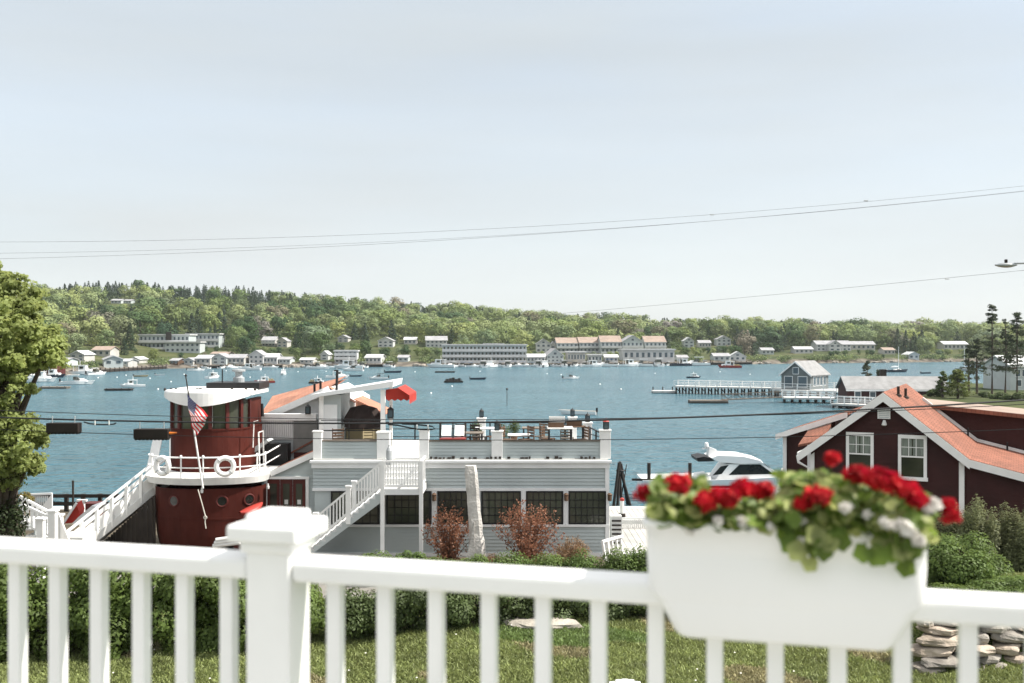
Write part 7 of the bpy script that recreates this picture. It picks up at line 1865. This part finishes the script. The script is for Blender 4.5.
# scrub along the far shore
n = 5200; px = rg.uniform(-60, 1100, n); ds = shore(px); d = ds+rg.uniform(2, 16, n); x = (px-512)/F*d; z = ground_z(x, d)
cl = np.array([any(a-1 < p < b+1 for (a, b, D, yt, yb) in clear if D < dd+40) for p, dd in zip(px, d)])
ok = (~cl) & (z > 1.0) & (np.sin(px*.21)+np.sin(px*.067+2) > -.3)
C0 = np.stack([x, d, z], 1)[ok]; C = np.repeat(C0, 16, 0)+rg.normal(0, [1.0, .8, .5], (len(C0)*16, 3))+[0, 0, .6]
ct = np.array([tints[k][0] for k in rg.choice(['fresh', 'deep', 'olive', 'pale'], len(C0))])*rg.uniform(.7, 1.2, (len(C0), 1))
Vv = leaf_arrays(C, rg.normal(size=C.shape)+[0, 0, .6], .8*rg.uniform(.5, 1.3, len(C)), .7, .1)
tag(quad_mesh("shore_undergrowth", Vv, leaf_att, tint=np.repeat(np.concatenate([ct, np.ones((len(ct), 1))], 1), 64, 0)), kind="stuff")
# shore rocks
rk = random.Random(9)
for k in range(46):
    px = rk.choice([rk.uniform(755, 985), rk.uniform(282, 430), rk.uniform(676, 715)]); d = float(shore(px))-rk.uniform(-3, 1.5); x = (px-512)/F*d
    boulder("shore_rock", "pale rock at the waterline of the far shore", (x, d, .35), (rk.uniform(.8, 2.2), rk.uniform(.6, 1.4), rk.uniform(.4, .9)), 900+k, M['stone'], "rock", "rocks along the far waterline")
# ------------------------------------------------------------------ wires, pole and street lamp
def wire(name, label, pts, r, m, cat="wire", group=None, n=40):
    """pts: three or more (px, py, D); a smooth sagging run through them"""
    P = [at(*p) for p in pts]; ks = np.array([p.x for p in P]); deg = min(2, len(P)-1)
    cy, cz = np.polyfit(ks, [p.y for p in P], 1), np.polyfit(ks, [p.z for p in P], deg)
    xs = np.linspace(ks[0], ks[-1], n); m_ = MB(); m_.path([(x, np.polyval(cy, x), np.polyval(cz, x)) for x in xs], r, 6)
    o = m_.build(name, m); tag(o, label, cat, group); return o, (lambda px: None)
PX = 1082
wire("overhead_wire", "upper thin power wire crossing the sky", [(-250, 240, 30), (0, 238.8, 30), (512, 229, 30), (864, 201, 30), (1024, 185, 30), (PX, 179, 30)], .0042, M['wire'])
wire("overhead_wire", "second power wire closely below the upper one in the sky", [(-250, 254, 30), (0, 250, 30), (512, 235.5, 30), (700, 222, 30), (1010, 192, 30), (PX, 184, 30)], .0036, M['wire'])
wire("overhead_wire", "lower wire in the sky that starts further down at the left", [(-250, 262, 30), (0, 257, 30), (400, 243, 30), (700, 221.5, 30), (1012, 191, 30), (PX, 184.2, 30)], .0042, M['wire'])
wire("overhead_wire", "single wire running from the wooded ridge up to the street lamp", [(200, 336, 60), (612, 309.5, 44), (800, 295.5, 37), (950, 279, 31), (1024, 268, 28.6), (PX, 259, 27)], .0052, M['wire'])
for (pa, pb, lab) in (((712, 214.5), 0, "small grey splice on the upper sky wire"), ((866, 200.5), 0, "small grey splice on the upper sky wire nearer the pole"), ((947, 278.7), 0, "small grey splice on the single wire below the lamp")):
    p = at(pa[0], pa[1], 30); m_ = MB(); m_.tube(p-Vector((.06, 0, -.01)), p+Vector((.06, 0, .01)), .018, n=6); tag(m_.build("wire_splice", M['steel']), lab, "splice")
# heavy cables low across the view
DC = 23.0
wire("utility_cable", "thick black utility cable crossing low over the water and the terrace", [(-260, 405, DC), (0, 416, DC), (300, 423, DC), (400, 424, DC), (512, 422, DC), (700, 419, DC), (1024, 408.5, DC), (PX, 405, DC)][:4]+[(512, 421.5, DC), (610, 419, DC), (800, 411, DC), (1024, 399.5, DC), (PX, 396, DC)], .022, M['cable'], "cable")
wire("utility_cable", "thin upper cable above the thick one on the left", [(-260, 398, DC), (0, 407, DC), (200, 414, DC), (400, 420.5, DC), (600, 420.6, DC), (800, 414, DC), (1024, 403, DC), (PX, 400, DC)], .009, M['cable'], "cable")
wire("utility_cable", "lowest thin cable running across the building's parapet to the maroon house", [(-260, 418, DC), (0, 425.5, DC), (200, 434, DC), (400, 440.2, DC), (612, 441.5, DC), (800, 437, DC), (1024, 428, DC), (PX, 425, DC)], .009, M['cable'], "cable")
for (a, b, py, slope, lab) in ((48, 80, 427.5, .0, "black cable splice case hanging in front of the maple"), (135, 169.5, 433.5, .02, "black cable splice case hanging beside the tug's wheelhouse")):
    root = empty("cable_splice_case", at((a+b)/2, py, DC), lab, "splice case"); w_ = (b-a)/F*DC; h_ = 11.5/F*DC
    m_ = MB(); m_.box(-w_/2, w_/2, -h_*.42, h_*.42, -h_*.40, h_*.46)
    for i in range(9): x = -w_/2+w_*(i+.5)/9; m_.box(x-w_*.035, x+w_*.035, -h_*.36, h_*.36, -h_*.52, -h_*.401)
    m_.build("case", mat("brown_black_plastic", (.016, .011, .009), .7, .2, 4), root, True, bevel=.02)
    m_ = MB()
    for x in (-w_*.35, w_*.35): m_.tube((x, -.02, h_*.45), (x, -.02, h_*.45+.16), .012, n=6)
    m_.build("hanger", M['steel'], root, True)
    if a > 100:
        m_ = MB(); m_.tube((w_/2, 0, .02), (w_/2+.17, 0, .03), .035, .015, 8); m_.build("end_plug", M['orange'], root, True)
    else:
        pass
lp = empty("cable_loop", at(412, 428, DC), "flattened loop of slack black cable hanging above the stair opening", "cable")
m_ = MB(); m_.path([at(px, py, DC) for px, py in ((388, 424), (398, 424.8), (408, 427), (420, 429), (430, 429.3), (435, 428), (432, 425.8), (422, 424.6), (412, 423.7), (402, 423.5))], .018, 6); m_.build("cable", M['cable'], lp)
for px in (417, 428): m_ = MB(); m_.torus(at(px, 426.6, DC), (1, 0, 0), .06, .012, 10, 5); m_.build("clip", M['steel'], lp)
lp = empty("cable_loop", at(100, 423.5, DC), "flattened loop of slack black cable hanging between the two splice cases", "cable")
m_ = MB(); m_.path([at(px, py, DC) for px, py in ((84, 421.5), (90, 423.2), (98, 424), (108, 424.2), (114, 423.6), (116, 422.4))], .017, 6); m_.build("cable", M['cable'], lp)
for px in (95, 109): m_ = MB(); m_.tube(at(px, 424.5, DC-.03), at(px, 420, DC-.03), .012, n=6); m_.build("clip", M['white_old'], lp)
# pole just outside the frame with the street lamp's arm
pb = at(PX, 341, 28); pole = empty("utility_pole", (pb.x, pb.y, gz(pb.x, pb.y)), "wooden utility pole just beyond the right frame edge", "pole")
m_ = MB(); m_.tube((pb.x, pb.y, gz(pb.x, pb.y)-.3), (pb.x, pb.y, 15.8), .17, .12, 12); m_.build("shaft", M['brown'], pole)
m_ = MB(); m_.box(pb.x-.06, pb.x+.06, pb.y-1.1, pb.y+1.1, 14.9, 15.02); m_.build("cross_arm", M['brown'], pole)
sl = empty("street_lamp", at(1024, 263, 28), "grey cobra head street lamp on a thin arm at the right edge of the sky", "street lamp")
m_ = MB(); m_.path([at(1014, 263, 28), at(1040, 262.6, 28), at(PX-3, 268, 28)], .024, 8); m_.build("arm", M['steel'], sl)
c = at(1006, 264.6, 28); m_ = MB(); rings = []
for t in np.linspace(0, 1, 13):
    x = (t-.5)*.60; r = math.sin(math.pi*min(max(t, .03), .97))**.6; rings.append([c+Vector((x, math.cos(a)*.15*r, math.sin(a)*(.065 if math.sin(a) > 0 else .075)*r)) for a in np.linspace(0, 2*math.pi, 12, endpoint=False)])
m_.add([p for q in rings for p in q], [(i*12+j, i*12+(j+1) % 12, (i+1)*12+(j+1) % 12, (i+1)*12+j) for i in range(12) for j in range(12)]); m_.build("lamp_head", M['steel'], sl, smooth=True)
m_ = MB(); m_.lathe([(.03, 0), (.045, .02), (.045, .09), (.03, .10)], c+Vector((-.0, 0, .06)), 8); m_.build("photocell", M['dark'], sl)
# ------------------------------------------------------------------ sea air
hm = bpy.data.materials.new("sea_air"); hm.use_nodes = True
hn, hl = hm.node_tree.nodes, hm.node_tree.links
hn.remove(hn["Principled BSDF"]); pv_ = hn.new("ShaderNodeVolumePrincipled")
pv_.inputs["Color"].default_value = (.86, .91, .95, 1); pv_.inputs["Density"].default_value = 0.00009; pv_.inputs["Anisotropy"].default_value = 0.2
hl.new(pv_.outputs[0], hn["Material Output"].inputs["Volume"])
hz = MB(); hz.box(-1500, 1500, -200, 1480, -150, 95); ho = hz.build("haze", hm); tag(ho, kind="stuff")
